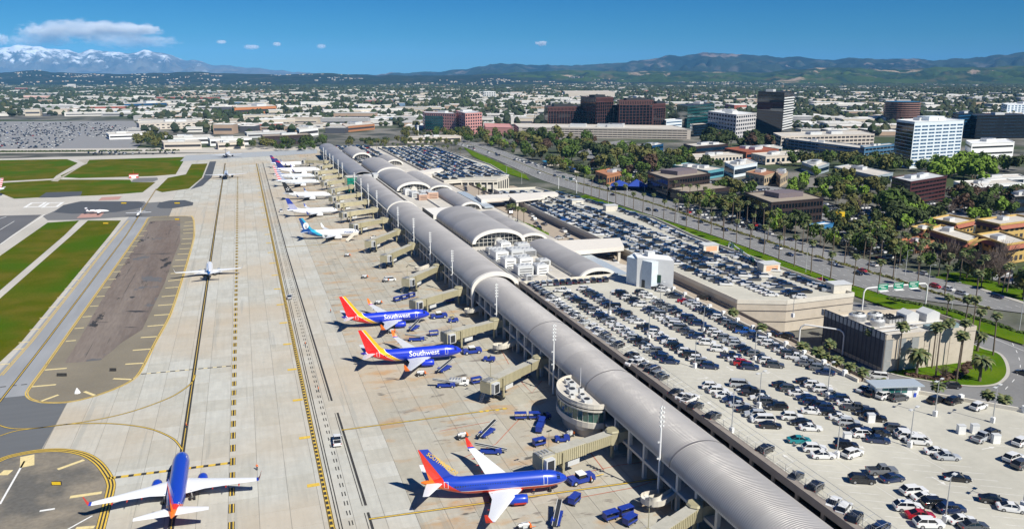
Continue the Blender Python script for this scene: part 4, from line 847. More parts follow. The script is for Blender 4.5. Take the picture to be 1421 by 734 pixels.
def smallplane(p, rz, lab, jet):
    t = T('small_plane', lab, 'light aircraft', p, rz); b = MB()
    b.loft([[(x, w_ * math.cos(k / 10 * 6.283), z + h_ * math.sin(k / 10 * 6.283)) for k in range(10)] for x, w_, h_, z in ((6.5, .1, .1, 1.5), (5, .55, .55, 1.55), (2, .85, .9, 1.7), (-1, .85, .9, 1.75), (-5, .45, .4, 1.9), (-7.5, .1, .12, 2.1))], PW); o = b.obj('fuselage', t); smooth_auto(o, 60)
    zw = 1.2 if jet else 2.5
    for s in (-1, 1):
        b = MB(); b.loft([[(x0 - c * a, s * y, zw + (.12 if jet else 0) * y * .4 + .12 * q) for a, q in ((0, 0), (.4, 1), (1, 0), (.4, -.6))] for y, x0, c in ((.3, 1.6, 2.2), (7.8, .9, 1.3))], PW); b.obj('wing', t)
        b = MB(); b.loft([[(x0 - c * a, s * y, (4.2 if jet else 2.3) + .06 * q) for a, q in ((0, 0), (.4, 1), (1, 0), (.4, -.6))] for y, x0, c in ((.05, -6.3, 1.3), (2.8, -6.9, .8))], PW); b.obj('tailplane', t)
        if jet: b = MB(); b.tube((-2.4, s * 1.3, 2.3), (-5, s * 1.3, 2.3), .45, .38, PW, 10); b.obj('engine', t)
        b = MB(); b.tube((-.5, s * 1.3 - .1, .3), (-.5, s * 1.3 + .1, .3), .3, .3, RUBBER); b.tube((-.5, s * 1.3, .3), (-.5, s * .8, 1.4), .06, .08, STEEL); b.obj('main_gear', t)
    b = MB(); b.loft([[(-5.6, y, 2.0), (-7.6, y, 2.0), (-8.1, y, 4.4), (-7.1, y, 4.4)] for y in (-.06, .06)], PW); b.obj('tail_fin', t)
    if not jet: b = MB(); b.box(6.5, 6.6, -1.1, 1.1, 1.4, 1.6, DARK); b.tube((6.4, 0, 1.5), (6.9, 0, 1.5), .22, .05, STEEL); b.obj('propeller', t)
smallplane(G(193, 300), R(-95), 'small white high-wing propeller plane on the cross taxiway', False)
smallplane(G(137, 296.5), R(5), 'small white business jet by the grass holding point', True)
# ================================================================= GROUND EQUIPMENT
def wheels(t, xs, y, r, w_=.25):
    for x in xs:
        for s in (-1, 1):
            b = MB(); b.tube((x, s * y - w_ / 2, r), (x, s * y + w_ / 2, r), r, r, RUBBER, 12); b.tube((x, s * y - w_ / 2 - .01 if s < 0 else s * y + w_ / 2, r), (x, s * y - w_ / 2 if s < 0 else s * y + w_ / 2 + .01, r), r * .5, r * .5, LGREY, 10); b.obj('wheel', t)
def tug(px, py, rz, lab, m_=GSEB):
    t = T('baggage_tug', lab, 'tug', G(px, py), rz); b = MB()
    b.box(-1.9, 1.9, -.9, .9, .45, 1.15, m_); b.box(-1.8, -.3, -.8, .8, 1.15, 1.55, m_); b.box(.9, 1.8, -.75, .75, 1.15, 1.45, m_); b.obj('body', t)
    b = MB(); b.box(-.2, .5, -.6, .6, 1.15, 1.35, DARK); b.box(-.35, -.2, -.6, .6, 1.3, 1.95, DARK); b.obj('seat', t)
    wheels(t, (-1.2, 1.2), .85, .42); 
    b = MB(); b.box(-1.9, -1.86, -.8, .8, .6, .8, REDP); b.obj('tail_light', t)
def cart(px, py, rz, lab, n=1, m_=GSEB):
    for k in range(n):
        p = G(px, py) + Vector((math.cos(rz), math.sin(rz), 0)) * (-k * 3.9)
        t = T('baggage_cart', (('rear ' if k == n - 1 else 'front ' if k == 0 else 'middle ') if n > 1 else '') + lab, 'baggage cart', p, rz); b = MB()
        b.box(-1.6, 1.6, -.8, .8, .5, .65, DARK); b.box(-1.6, 1.6, -.8, -.76, .65, 1.1, m_); b.box(-1.6, -1.55, -.8, .8, .65, 1.9, m_); b.box(1.55, 1.6, -.8, .8, .65, 1.9, m_); b.obj('bed', t)
        b = MB(); b.box(-1.65, 1.65, -.85, .85, 1.9, 2.0, m_); b.obj('roof', t)
        b = MB(); b.tube((1.6, 0, .5), (2.3, 0, .45), .05, .05, STEEL); b.obj('tow_bar', t); wheels(t, (-1.1, 1.1), .7, .25, .15)
def loader(px, py, rz, lab, m_=GSEB):
    t = T('belt_loader', lab, 'belt loader', G(px, py), rz); b = MB(); b.box(-2.8, 2.6, -.95, .95, .5, 1.0, m_); b.box(-2.7, -1.2, .1, .95, 1.0, 1.6, m_); b.obj('body', t)
    b = MB(); b.loft([[(x, y, z) for y, z in ((-.45, z0), (.45, z0), (.45, z0 + .25), (-.45, z0 + .25))] for x, z0 in ((-4, .9), (4, 2.5))], DARK); 
    for s in (-1, 1): b.tube((-4, s * .5, 1.2), (4, s * .5, 2.8), .06, .06, LGREY, 6)
    b.obj('conveyor', t); wheels(t, (-1.9, 1.8), .85, .42)
def svctruck(px, py, rz, lab):
    t = T('service_truck', lab, 'service truck', G(px, py), rz); b = MB(); b.box(-3, 3, -1.05, 1.05, .5, 1.15, WHITE); b.box(1.0, 2.2, -1, 1, 1.15, 2.2, WHITE); b.box(2.2, 3, -.95, .95, 1.15, 1.5, WHITE); b.obj('body', t)
    b = MB(); b.box(1.2, 2.23, -1.02, 1.02, 1.5, 2.05, GLASS); b.obj('window', t)
    b = MB(); b.box(-2.9, .8, -1, 1, 1.15, 1.9, LGREY)
    for k in range(4): b.box(-2.6 + k * .9, -2.2 + k * .9, -.7, .7, 1.9, 2.3, STEEL)
    b.obj('equipment_bed', t); wheels(t, (-2, 2), .95, .45)
def pushback(px, py, rz, lab):
    t = T('pushback_tractor', lab, 'pushback tractor', G(px, py), rz); b = MB(); b.box(-3.2, 3.2, -1.3, 1.3, .5, 1.35, GSEB); b.box(-3.1, -1.2, -1.2, 1.2, 1.35, 1.75, GSEB); b.box(1.4, 3.0, -1.2, 1.2, 1.35, 1.6, GSEB); b.obj('body', t)
    b = MB(); b.box(-.8, 1.0, -1.0, 1.0, 1.35, 2.3, GLASS); b.box(-.9, 1.1, -1.1, 1.1, 2.3, 2.45, WHITE); b.obj('cab', t); wheels(t, (-2.1, 2.1), 1.2, .6, .4)
    b = MB(); b.tube((-3.2, 0, .6), (-6.2, 0, .6), .09, .09, YEL); b.obj('tow_bar', t)
def gpu(px, py, rz, lab):
    t = T('power_cart', lab, 'power cart', G(px, py), rz); b = MB(); b.box(-1.5, 1.5, -.8, .8, .4, .7, DARK); b.tube((-1.2, 0, 1.15), (1.0, 0, 1.15), .5, .5, STEEL, 10); b.box(-.4, .6, -.6, .6, .7, 1.5, LGREY); b.obj('engine', t); 
    b = MB(); b.box(1.1, 1.5, -.7, .7, .7, 1.3, ORG); b.tube((1.5, 0, .5), (2.6, 0, .4), .05, .05, ORG); b.obj('tow_bar', t); wheels(t, (-1, 1), .75, .3, .2)
def stairs(px, py, rz, lab, s=1.):
    t = T('boarding_stairs', lab, 'stairs', G(px, py), rz); t.scale = (s,) * 3; b = MB(); m_ = mat('stairs_cream', (.62, .58, .50), .6, var=.08)
    for k in range(12): b.box(-3.2 + k * .42, -2.75 + k * .42, -.9, .9, .5 + k * .3, .62 + k * .3, m_)
    b.obj('tread', t)
    for s_ in (-1, 1):
        b = MB(); b.loft([[(x, s_ * .95 + q, z) for q, z in ((-.04, z0), (.04, z0), (.04, z0 + 1.5), (-.04, z0 + 1.5))] for x, z0 in ((-3.4, .2), (1.9, 4.0))], m_); b.box(1.9, 4.4, s_ * .95 - .04, s_ * .95 + .04, 3.9, 5.1, m_); b.obj('side_panel', t)
    b = MB(); b.box(1.8, 4.4, -.95, .95, 3.85, 4.0, m_); b.obj('platform', t)
    b = MB(); 
    for x in (2.2, 4.0):
        for s_ in (-.7, .7): b.tube((x, s_, 0), (x, s_, 3.85), .09, .09, STEEL, 6)
    b.tube((2.2, -.7, .4), (4, -.7, 3.4), .06, .06, STEEL, 6); b.obj('support_leg', t)
def ramp(px, py, lab, z0=0):       # curved switchback boarding ramp
    p = G(px, py); t = T('boarding_ramp', lab, 'boarding ramp', p, R(200)); m_ = mat('stairs_cream', (.62, .58, .50), .6, var=.08)
    def run(pts, nm):
        b = MB(); A = offs(pts, .9); B = offs(pts, -.9)
        for i in range(len(pts) - 1):
            q = [A[i], A[i + 1], B[i + 1], B[i]]; b.face([(v.x, v.y, v.z) for v in q], LGREY)
            for S_ in (A, B): b.face([(S_[i].x, S_[i].y, S_[i].z - .25), (S_[i + 1].x, S_[i + 1].y, S_[i + 1].z - .25), (S_[i + 1].x, S_[i + 1].y, S_[i + 1].z + 1.05), (S_[i].x, S_[i].y, S_[i].z + 1.05)], m_)
        b.obj(nm, t)
    run([Vector((-5 + k, 2.2, 4.2 - k * .18)) for k in range(9)], 'upper_run')
    run([Vector((3 + 2.2 * math.sin(a), 2.2 * math.cos(a), 2.75 - .3 * a)) for a in [k * math.pi / 10 for k in range(11)]], 'curved_landing')
    run([Vector((3 - k, -2.2, 1.8 - k * .2)) for k in range(8)], 'lower_run')
    b = MB()
    for x, y in ((-4, 2.2), (0, 2.2), (4.6, 0)): b.tube((x, y, 0), (x, y, 3.), .1, .1, STEEL, 6)
    b.obj('support_leg', t)
D = R
pushback(806, 668.5, D(188), 'blue pushback tractor hitched in front of the nearest gate plane')
pushback(655, 490, D(180), 'blue tractor in front of the nearer yellow-tailed jet')
pushback(609, 441, D(180), 'blue tractor in front of the farther yellow-tailed jet')
loader(676, 603, D(40), 'blue belt loader standing alone beyond the nearest jet, tilted one'); loader(681, 629, D(160), 'blue belt loader beside the far wing of the nearest jet')
loader(773, 722, D(60), 'blue belt loader at the bottom edge ahead of the nearest jet'); loader(617, 514, D(40), 'dark belt loader off the nose of the nearer yellow-tailed jet'); loader(619, 537, D(165), 'blue belt loader beside the white service truck')
loader(575, 457, D(50), 'dark belt loader between the two yellow-tailed jets'); loader(578, 473, D(170), 'grey belt loader by the wing of the nearer yellow-tailed jet')
cart(797, 698, D(40), 'blue baggage cart behind the bottom belt loader'); cart(748, 618, D(10), 'blue baggage cart beyond the nearest jet bridge')
cart(742, 581, D(-15), 'blue baggage cart in the cluster near the pavilion', 2); cart(752, 590, D(60), 'blue cart in the tail of the pavilion cluster', 2); cart(868, 714, D(10), 'blue cart near the bottom stairs', 2); cart(874, 727, D(25), 'blue cart under the bottom stairs')
tug(780, 612, D(170), 'small blue tug beside the pavilion stairs'); tug(679, 501, D(150), 'small blue tug near the empty second bridge'); tug(629, 447, D(175), 'small blue tug beside the farther blue tractor'); tug(624, 419, D(180), 'small blue tug in the shade of the terminal')
tug(651, 467, D(170), 'dark tug by the boarding ramp'); tug(727, 522, D(170), 'blue tug below the second bridge'); tug(755, 582, D(200), 'blue tug heading the pavilion baggage cluster')
cart(602, 466, D(0), 'tall blue cargo cart under the third bridge cab'); cart(661, 532, D(10), 'tall blue cargo cart beside the empty bridge cab'); cart(571, 413, D(30), 'blue dolly train beyond the farther yellow-tailed jet', 3)
svctruck(637, 534, D(-20), 'white service truck with grey bed near the empty second bridge')
gpu(641, 608, D(10), 'grey and orange power cart beyond the nearest jet'); gpu(584, 521, D(5), 'grey and orange power cart off the wing tip of the yellow-tailed jet'); gpu(543, 462, D(-10), 'grey power cart between the two yellow-tailed jets'); gpu(525, 422, D(10), 'grey power cart beyond the farther yellow-tailed jet'); gpu(506, 386, D(10), 'small red and grey cart on the empty gate'); gpu(482, 356, D(10), 'small red and white cart near the teal-tailed jet')
gpu(727, 735, D(0), 'grey power cart at the bottom edge under the nearest jet'); gpu(535, 391, D(20), 'orange and blue tow cart beside the white van')
ramp(706, 487, 'cream switchback boarding ramp beside the second bridge'); ramp(826, 597, 'cream switchback boarding ramp beside the pavilion'); ramp(921, 700, 'cream switchback boarding ramp at the bottom beside the mast'); ramp(664, 437, 'cream switchback boarding ramp under the near white arch'); ramp(592, 378, 'cream boarding ramp below the fourth mast'); ramp(509, 299, 'cream boarding ramp beyond the teal-tailed jet')
stairs(488, 335, D(20), 'white covered stairs truck near the teal-tailed jet', .9)
gpu(790, 606, D(30), 'yellow and grey generator next to the pavilion', )
# marshaller cones and orange-vested workers kept small
def person(px, py, m_, lab, z=0, arm=.3):
    p = G(px, py, z); t = T('person', lab, 'person', p, rnd.uniform(0, 6)); sk_ = mat('skin', (.45, .27, .19), .6); tr = mat('dark_trousers', (.03, .035, .05), .8)
    b = MB()
    def rg(z_, w_, d_, x=0, y=0): return [(x + w_ * math.cos(k / 8 * 6.283), y + d_ * math.sin(k / 8 * 6.283), z_) for k in range(8)]
    b.loft([rg(.92, .17, .12), rg(1.1, .16, .12), rg(1.35, .21, .14), rg(1.45, .17, .11), rg(1.52, .06, .06), rg(1.58, .07, .08), rg(1.68, .095, .11), rg(1.78, .05, .06)], m_, mf=lambda a, j: m_ if a < 3 else sk_)
    for s in (-1, 1):
        b.loft([rg(.95, .10, .11, s * .09), rg(.5, .07, .075, s * .11, .04 * s), rg(.06, .05, .06, s * .12, .08 * s), rg(.0, .06, .12, s * .12, .1 * s + .04)], tr)
        b.loft([rg(1.43, .06, .06, s * .2), rg(1.15, .045, .045, s * .28), rg(.92, .035, .035, s * .3, arm * .4), rg(.82, .03, .04, s * .3, arm * .5)], m_)
    o = b.obj('body', t); smooth_auto(o, 60)
HV = mat('orange_safety_vest', (.8, .16, .02), .7)
for x, y, l in [(741, 685, 'worker in an orange vest under the nearest jet beside its engine'), (357, 652, 'worker in an orange vest on the taxiway beside the wing tip'), (424, 480, 'worker in an orange vest standing on the service road'), (442, 543, 'worker in orange vest farther down the service road'), (459, 434, 'worker in orange vest beyond the farther yellow-tailed tail'), (820, 670, 'worker in an orange vest behind the blue pushback tractor'), (259, 594, 'worker with red sticks on the centreline ahead of the taxiing plane')]: person(x, y, HV, l)
# ================================================================= PARKING DECKS, ROADS
DECK = mat('deck_concrete', (.45, .435, .375), .88, var=.08, scale=.5, var2=.1, scale2=.05)
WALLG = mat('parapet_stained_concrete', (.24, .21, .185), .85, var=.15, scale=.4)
ZD = 12.0; ZE = 11.0
NE = [G(1199, 529, 12), G(1231, 541, 12), G(1272, 546, 12), G(1333, 556, 12), G(1421, 572, 12), G(1560, 597, 12)]
pd = [(98.7, 40), (98.7, 286.5), (140, 286.5), (150.5, 286.5), (150.5, NE[0].y)] + [(p.x, p.y) for p in NE] + [(260, 40)]
P5 = T('parking_garage', 'large open-top parking deck full of cars right beside the ribbed terminal roof', 'parking deck')
b = MB(); b.prism(pd, 11.2, ZD, DECK); b.obj('deck_slab', P5)
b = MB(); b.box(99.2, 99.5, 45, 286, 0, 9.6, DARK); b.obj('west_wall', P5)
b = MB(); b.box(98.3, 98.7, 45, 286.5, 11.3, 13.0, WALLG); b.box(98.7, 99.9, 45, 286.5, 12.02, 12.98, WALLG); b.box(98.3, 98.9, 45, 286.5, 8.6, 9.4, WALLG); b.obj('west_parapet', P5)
b = MB(); b.box(-.2, .3, 0, .8, 9.4, 11.3, WALLG); pm = b.mesh('west_post')
y = 49.0
while y < 285: link('west_post', pm, P5, (98.5, y, 0)); y += 7.6
b = MB(); Q = [Vector((150.5, 286.5, 0)), Vector((150.5, NE[0].y, 0))]
b.box(150.3, 150.8, NE[0].y, 286.5, 0, 12.95, CREAM)
for p, q in zip(NE, NE[1:]):
    d_ = (q - p).normalized(); n_ = Vector((-d_.y, d_.x, 0)) * .25; b.prism([(v.x, v.y) for v in (p - n_, q - n_, q + n_, p + n_)], 0, 12.95, CREAM)
b.box(99.9, 141, 286.2, 286.6, 0, 12.9, CREAM); b.obj('east_parapet', P5)
b = MB(); b.box(-.55, .55, -.45, .45, ZD, 13.7, WHITE); wp = b.mesh('white_post')
y = 283.0
while y > 158: link('white_post', wp, P5, (150.4, y, 0)); y -= 8.4
for p in (NE[2], NE[3], NE[4]): link('white_post', wp, P5, (p.x, p.y, 0))
for p in ((1350, 572), (1363, 575)): pass
# stall lines
sl = MB(); SLM = mat('stall_line_paint', (.62, .61, .58), .8, var=.2)
def stall(t0, y0, y1, ang, l=5., z=ZD, dy=3.1):
    y = y0
    while y < y1: 
        c_, s_ = math.cos(ang) * l / 2, math.sin(ang) * l / 2
        strip(sl, [Vector((t0 - c_, y - s_, 0)), Vector((t0 + c_, y + s_, 0))], .12, SLM, z + .012); y += dy
AN = {'A': R(22), 'R': R(-30), 'E': R(-40)}
stall(101.8, 70, 280, AN['A'], 4.6)
for t0 in (110.2, 118.8): stall(t0, 60, 270, AN['R'], 5.6)
for t0 in (129.0, 136.8): stall(t0, 60, 266, AN['R'], 5.6)
for t0 in (146.6,): stall(t0, 160, 262, AN['E'], 4.4)
for t0 in (155, 166, 178): stall(t0, 60, 126, AN['R'], 5.4)
for t0 in (114.5, 132.9): strip(sl, [Vector((t0, 70, 0)), Vector((t0, 268, 0))], .12, SLM, ZD + .012)
def arrow(x, y, a, z=ZD):
    c_, s_ = math.cos(a), math.sin(a); f = lambda u, v: (x + u * c_ - v * s_, y + u * s_ + v * c_, z + .014)
    sl.face([f(-1.8, -.12), f(.6, -.12), f(.6, .12), f(-1.8, .12)], SLM); sl.face([f(.6, -.55), f(1.9, 0), f(.6, .55)], SLM)
for x, y, a in [(105.5, 200, 1.57), (105.5, 160, 1.57), (124, 220, -1.57), (124, 180, -1.57), (124, 150, -1.57), (142, 200, 1.57), (142, 160, 1.57), (105.5, 130, 1.57), (124, 130, -1.57), (113, 176, 0), (131, 174, 0), (142, 130, 1.57), (128, 112, -1.57), (150, 120, 0)]: arrow(x, y, a)
o = sl.obj('stall_line', P5, kind='stuff'); fixup(o)
# mesh fence on the inner edge: frames with sloping wire tops
for k, (y0, y1) in enumerate([(96, 128), (128, 160), (160, 196), (196, 240), (240, 283)]):
    t = T('mesh_fence', 'tall see-through wire fence leaning over the row of cars, section %s from the bottom' % ('first', 'second', 'third', 'fourth', 'fifth')[k], 'fence', (100.2, y0, ZD))
    n_ = int((y1 - y0) / 3.1); fp = MB(); fp.tube((0, 0, 0), (0, 0, 2.3), .05, .05, STEEL, 5); fp.tube((0, 0, 2.3), (2.6, 0, 2.9), .035, .035, STEEL, 5); pmm = fp.mesh('post')
    for j in range(n_): link('post', pmm, t, (0, j * 3.1, 0))
    b = MB()
    for z in (.05, 1.2, 2.3): b.box(-.02, .02, 0, y1 - y0 - 1, z - .02, z + .02, STEEL)
    for x, z in ((1.3, 2.6), (2.6, 2.9)): b.box(x - .025, x + .025, 0, y1 - y0 - 1, z - .025, z + .025, STEEL)
    j = 0
    while j < y1 - y0 - 1: b.box(-.008, .008, j, j + .016, 0, 2.3, STEEL); j += .5
    b.obj('mesh', t, kind='stuff')
# deck lamp posts
LPs = [(1015, 600, 12, 'beside the three cars near the third fence section'), (1161, 634, 11, 'beside the black and white suvs in mid-deck'), (1262, 620, 11, 'at the end of the dense right row'), (1311, 724, 11, 'at the bottom by the red sedan'), (1053, 565, 11, 'at the end of the dark sedan row'), (1148, 551, 11, 'in the middle of the dense right rows'), (1047, 500, 10.5, 'between the two long middle rows'), (976, 460, 10, 'behind the long middle row'), (964, 510, 10.5, 'beside the black suv at the end of the first row'), (900, 470, 10, 'beside the red car of the first row'), (846, 436, 9.5, 'high up in the first row'), (916, 423, 10, 'near the white lift building'), (760, 393, 7, 'by the car row below the small vault'), (1297, 577, 11, 'behind the right parapet with a square base'), (1377, 586, 11, 'at the right near the white suv'), (1419, 704, 11, 'at the right frame edge'), (1100, 440, 9, 'by the white posts in mid-deck')]
for x, y, h, l in LPs:
    t = T('parking_lamp_post', 'grey parking lamp post ' + l, 'lamp post', G(x, y, ZD), R(20), 'lamp posts on the parking deck')
    b = MB(); b.box(-.42, .42, -.42, .42, 0, 1.35, WHITE); b.obj('base', t)
    b = MB(); b.tube((0, 0, 1.35), (0, 0, h - 2), .13, .08, STEEL, 8); b.obj('pole', t)
    b = MB(); b.tube((0, 0, h - 2), (1.2, 0, h - 1.85), .05, .04, STEEL, 5); b.box(.9, 2.0, -.3, .3, h - 1.92, h - 1.78, LGREY); b.obj('lamp_head', t)
    if h > 10.6: b = MB(); b.tube((0, 0, h - 2), (-1.2, 0, h - 1.85), .05, .04, STEEL, 5); b.box(-2.0, -.9, -.3, .3, h - 1.92, h - 1.78, LGREY); b.obj('lamp_head', t)
for x, y in ((1352, 600), (1381, 614), (1333, 601), (1208, 585), (1175, 612)):
    p = G(x, y, ZD); b = MB(); b.box(-.8, .8, -.6, .6, 0, 2.0, WHITE); b.box(-.85, .85, -.65, .65, 2.0, 2.1, LGREY); b.obj('pay_station', loc=p, rz=R(-20), label='white block pay station on the deck ' + {1352: 'left of the silver pickup', 1381: 'right of the silver pickup', 1333: 'on the diagonal walkway', 1208: 'inside the dense right rows', 1175: 'behind the teal car'}[x], cat='pay station')
# booth
p = G(1239, 548, ZD); t = T('booth', 'white flat-roofed parking booth with green windows at the deck edge', 'booth', p, R(-14))
b = MB(); b.box(-5.4, 5.4, -1.6, 1.8, 0, 3.1, WHITE); b.obj('wall', t); b = MB(); b.box(-6.3, 6.6, -2.6, 2.4, 3.1, 3.35, mat('pale_blue_roof', (.5, .56, .6))); b.obj('roof', t)
for k in range(4): b = MB(); b.box(-3.9 + k * 1.7, -2.4 + k * 1.7, -1.66, -1.6, 1.2, 2.5, mat('booth_glass', (.03, .14, .13), .1, spec=.8)); b.obj('window', t)
b = MB(); b.box(4.1, 4.9, -1.65, -1.6, 0, 2.2, LGREY); b.obj('door', t)
p = G(1268, 550, ZD); b = MB(); b.box(-.4, .4, -.4, .4, 0, 1.1, mat('bin_blue', (.02, .06, .4), .4)); b.obj('bin', loc=p, label='small blue bin beside the white booth', cat='bin')
# white stair and lift building
t = T('lift_building', 'white angular lift and stair building between the deck and the terminal road', 'building', (0, 0, 0))
b = MB(); b.prism([(140, 268), (150.5, 258.5), (153, 267), (143, 277)], 12, 23.5, WHITE); b.prism([(138.6, 274), (143.2, 262.2), (150, 263), (145, 280)], 12, 22.6, mat('pale_blue_white_wall', (.6, .66, .7), .6)); b.obj('wall', t)
b = MB(); b.box(144.5, 147.5, 268, 271, 23.5, 25.3, LGREY); b.tube((144, 273, 23), (144, 273, 25.2), .5, .5, STEEL); b.tube((145.5, 275, 22.6), (145.5, 275, 24.8), .4, .4, STEEL); b.obj('roof_vent', t)
b = MB(); b.prism([(141.6, 266.6), (142.1, 265.2), (141.9, 265.1), (141.4, 266.5)], 12, 15, DARK); b.obj('door', t)
b = MB(); b.prism([(145.3, 263.2), (147, 261.7), (146.9, 261.5), (145.2, 263.0)], 14.5, 17.5, mat('green_window', (.03, .08, .06), .2)); b.obj('window', t)
# elevated drop-off road
RD5 = [(159, 905, 7.5), (159, 600, 7.5), (158.5, 420, 7.5), (158.5, 300, 7.5), (158.3, 240, 7.5), (158.5, 205, 6.6), (160.5, 175, 4.6), (167, 150, 2.2), (184, 131, .6), (210, 116, .1), (245, 104, .06), (300, 95, .06)]
RP = crom([Vector(p) for p in RD5], 6); t = T('elevated_road', 'tan concrete drop-off road running between the two parking decks', 'road'); t['kind'] = 'structure'
b = MB(); Aq = offs(RP, 7.6); Bq = offs(RP, -7.6)
TANR = mat('tan_road_concrete', (.36, .30, .235), .88, var=.12, scale=.4)
for i in range(len(RP) - 1):
    m_ = TANR if RP[i].z > .8 else ROAD
    b.face([(v.x, v.y, v.z) for v in (Aq[i], Aq[i + 1], Bq[i + 1], Bq[i])], m_)
o = b.obj('road_surface', t); fixup(o)
b = MB()
for S_, g in ((Bq, -.3), (Aq, .3)):
    for i in range(len(RP) - 1):
        a, c = S_[i], S_[i + 1]; 
        if min(a.z, c.z) < .12: continue
        n_ = (c - a).normalized(); n_ = Vector((n_.y, -n_.x, 0)) * .18
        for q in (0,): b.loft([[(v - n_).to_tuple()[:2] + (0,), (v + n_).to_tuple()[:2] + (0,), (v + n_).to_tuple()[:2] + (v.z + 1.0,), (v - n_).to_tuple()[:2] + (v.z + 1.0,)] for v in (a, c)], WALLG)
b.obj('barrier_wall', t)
# far deck (E) with beige walls
ed = [(166.5, 240), (183, 233.4), (213.5, 234.2), (214.5, 350), (221, 405), (212, 470), (200, 545), (168, 545), (166.5, 420)]
def deckwall(par, pts, zt, h, m_, slots=0, name='parapet'):
    b = MB()
    for p, q in zip(pts, pts[1:] + pts[:1]):
        p = Vector((*p, 0)); q = Vector((*q, 0)); d_ = (q - p).normalized(); n_ = Vector((-d_.y, d_.x, 0)) * .2
        b.prism([(v.x, v.y) for v in (p - n_, q - n_, q + n_, p + n_)], zt - h, zt, m_)
    b.obj(name, par)
DE = T('parking_garage', 'farther parking deck with blank beige concrete walls beyond the drop-off road', 'parking deck')
b = MB(); b.prism(ed, 0, ZE, BEIGE, DECK); b.obj('deck_body', DE); deckwall(DE, ed, ZE + 1.05, 1.6, CREAM)
b = MB()
for z in (4, 8): 
    b.prism([(166.4, 239.7), (183, 233.1), (183, 233.3), (166.4, 239.9)], z, z + .08, WALLG); b.prism([(183, 233.05), (213.6, 233.9), (213.6, 234.1), (183, 233.3)], z, z + .08, WALLG)
b.obj('wall_joint', DE)
E2d = [(145, 600), (160, 604), (186, 596), (203, 618), (206, 640), (213, 700), (207, 915), (145, 915)]
D2 = T('parking_garage', 'farthest curved white parking deck packed with cars behind the terminal', 'parking deck')
b = MB(); b.prism(E2d, 9.4, ZE, CREAM, DECK); b.prism([(x + .5, y + 1) for x, y in E2d], 4.2, 7.6, CREAM, DECK); b.prism([(x + 1.5, y + 2) for x, y in E2d], 0, 10, DARK); b.obj('deck_body', D2); deckwall(D2, E2d, ZE + 1., 1., CREAM)
b = MB()
for k in range(12):
    f = k / 11; x = 160 + 26 * min(1, f * 2) + 17 * max(0, f * 2 - 1); y = 604 - 8 * min(1, f * 2) + 22 * max(0, f * 2 - 1); b.box(x - .4, x + .4, y - .4, y + .4, 0, 9.4, CREAM)
b.obj('column', D2, kind='stuff')
sheetw('terminal_forecourt', [(146, 287), (166, 287), (215, 545), (215, 640), (146, 640)], .05, TANR, 'tan paved ground between the decks', 'pavement')
# deck stair huts
for (x, y, l) in [(1112, 422, 0), ] and [(983, 348, 'first small peach-fronted stair hut at the edge of the far deck'), (1066, 375, 'second small peach-fronted stair hut nearer the street'), (1163, 404, 'pale box on the near corner of the far deck'), (800, 284, 'cream stair hut far up the deck beside the palms'), (847, 292, 'long cream stair hut with rail near the grass verge')]:
    p = G(x, y, ZE); t = T('stair_hut', l, 'stair hut', p, R(-5)); b = MB(); b.box(-3.8, 3.8, -2.6, 2.6, 0, 3.2, CREAM); b.obj('wall', t); b = MB(); b.box(-4, 4, -2.8, 2.8, 3.2, 3.5, LGREY); b.obj('roof', t)
    if x in (983, 1066): b = MB(); b.box(-2.5, 3, -2.64, -2.6, .4, 2.6, mat('peach_sign', (.75, .38, .22), .6)); b.obj('panel', t)
# white roof canopies over the drop-off road
def canopy(pts, z, lab, th=2.0):
    P = [G(x, y, z) for x, y in pts]; t = T('canopy', lab, 'canopy'); b = MB(); b.prism([(p.x, p.y) for p in P], z - th, z, mat('canopy_white', (.66, .62, .56), .7, var=.06)); b.obj('roof', t)
    c = sum(P, Vector()) / len(P)
    for p in P:
        q = p + (c - p) * .12; b = MB(); b.box(q.x - .6, q.x + .6, q.y - .6, q.y + .6, 0, z - th, CREAM); b.obj('column', t)
canopy([(772, 334), (860, 330), (866, 342), (790, 349), (752, 340)], 14.5, 'wide white flat canopy crossing the drop-off road by the small vault')
canopy([(604, 247), (688, 236), (694, 240), (625, 253)][:0] or [(660, 271), (770, 266), (775, 269), (668, 277)], 14, 'long white canopy farther along the drop-off road')
canopy([(575, 238), (612, 233), (616, 236), (580, 241)], 13.5, 'far white canopy beside the back vault')
canopy([(705, 271), (742, 268), (756, 274), (716, 279)], 14.3, 'flat white canopy roof next to the far lot entrance', 1.)
canopy([(770, 366), (800, 363)][:0] or [(1055, 400), (1060, 399), (1061, 401), (1056, 402)][:0] or [(572, 244), (598, 241), (600, 244), (575, 247)], 12.5, 'small glazed canopy by the back vault', 1.)
# barrier gate line + kiosk
p = G(1072, 452, 0); t = T('guard_booth', 'small white booth on the driveway below the beige deck wall', 'booth', p, R(-8)); b = MB(); b.box(-4.5, 4.5, -2.2, 2.2, 0, 3.1, WHITE); b.obj('wall', t); b = MB(); b.box(-4.8, 4.8, -2.5, 2.5, 3.1, 3.4, WHITE); b.obj('roof', t); b = MB(); b.box(2.2, 3.4, -2.25, -2.2, 1.2, 2.2, GLASS); b.obj('window', t)
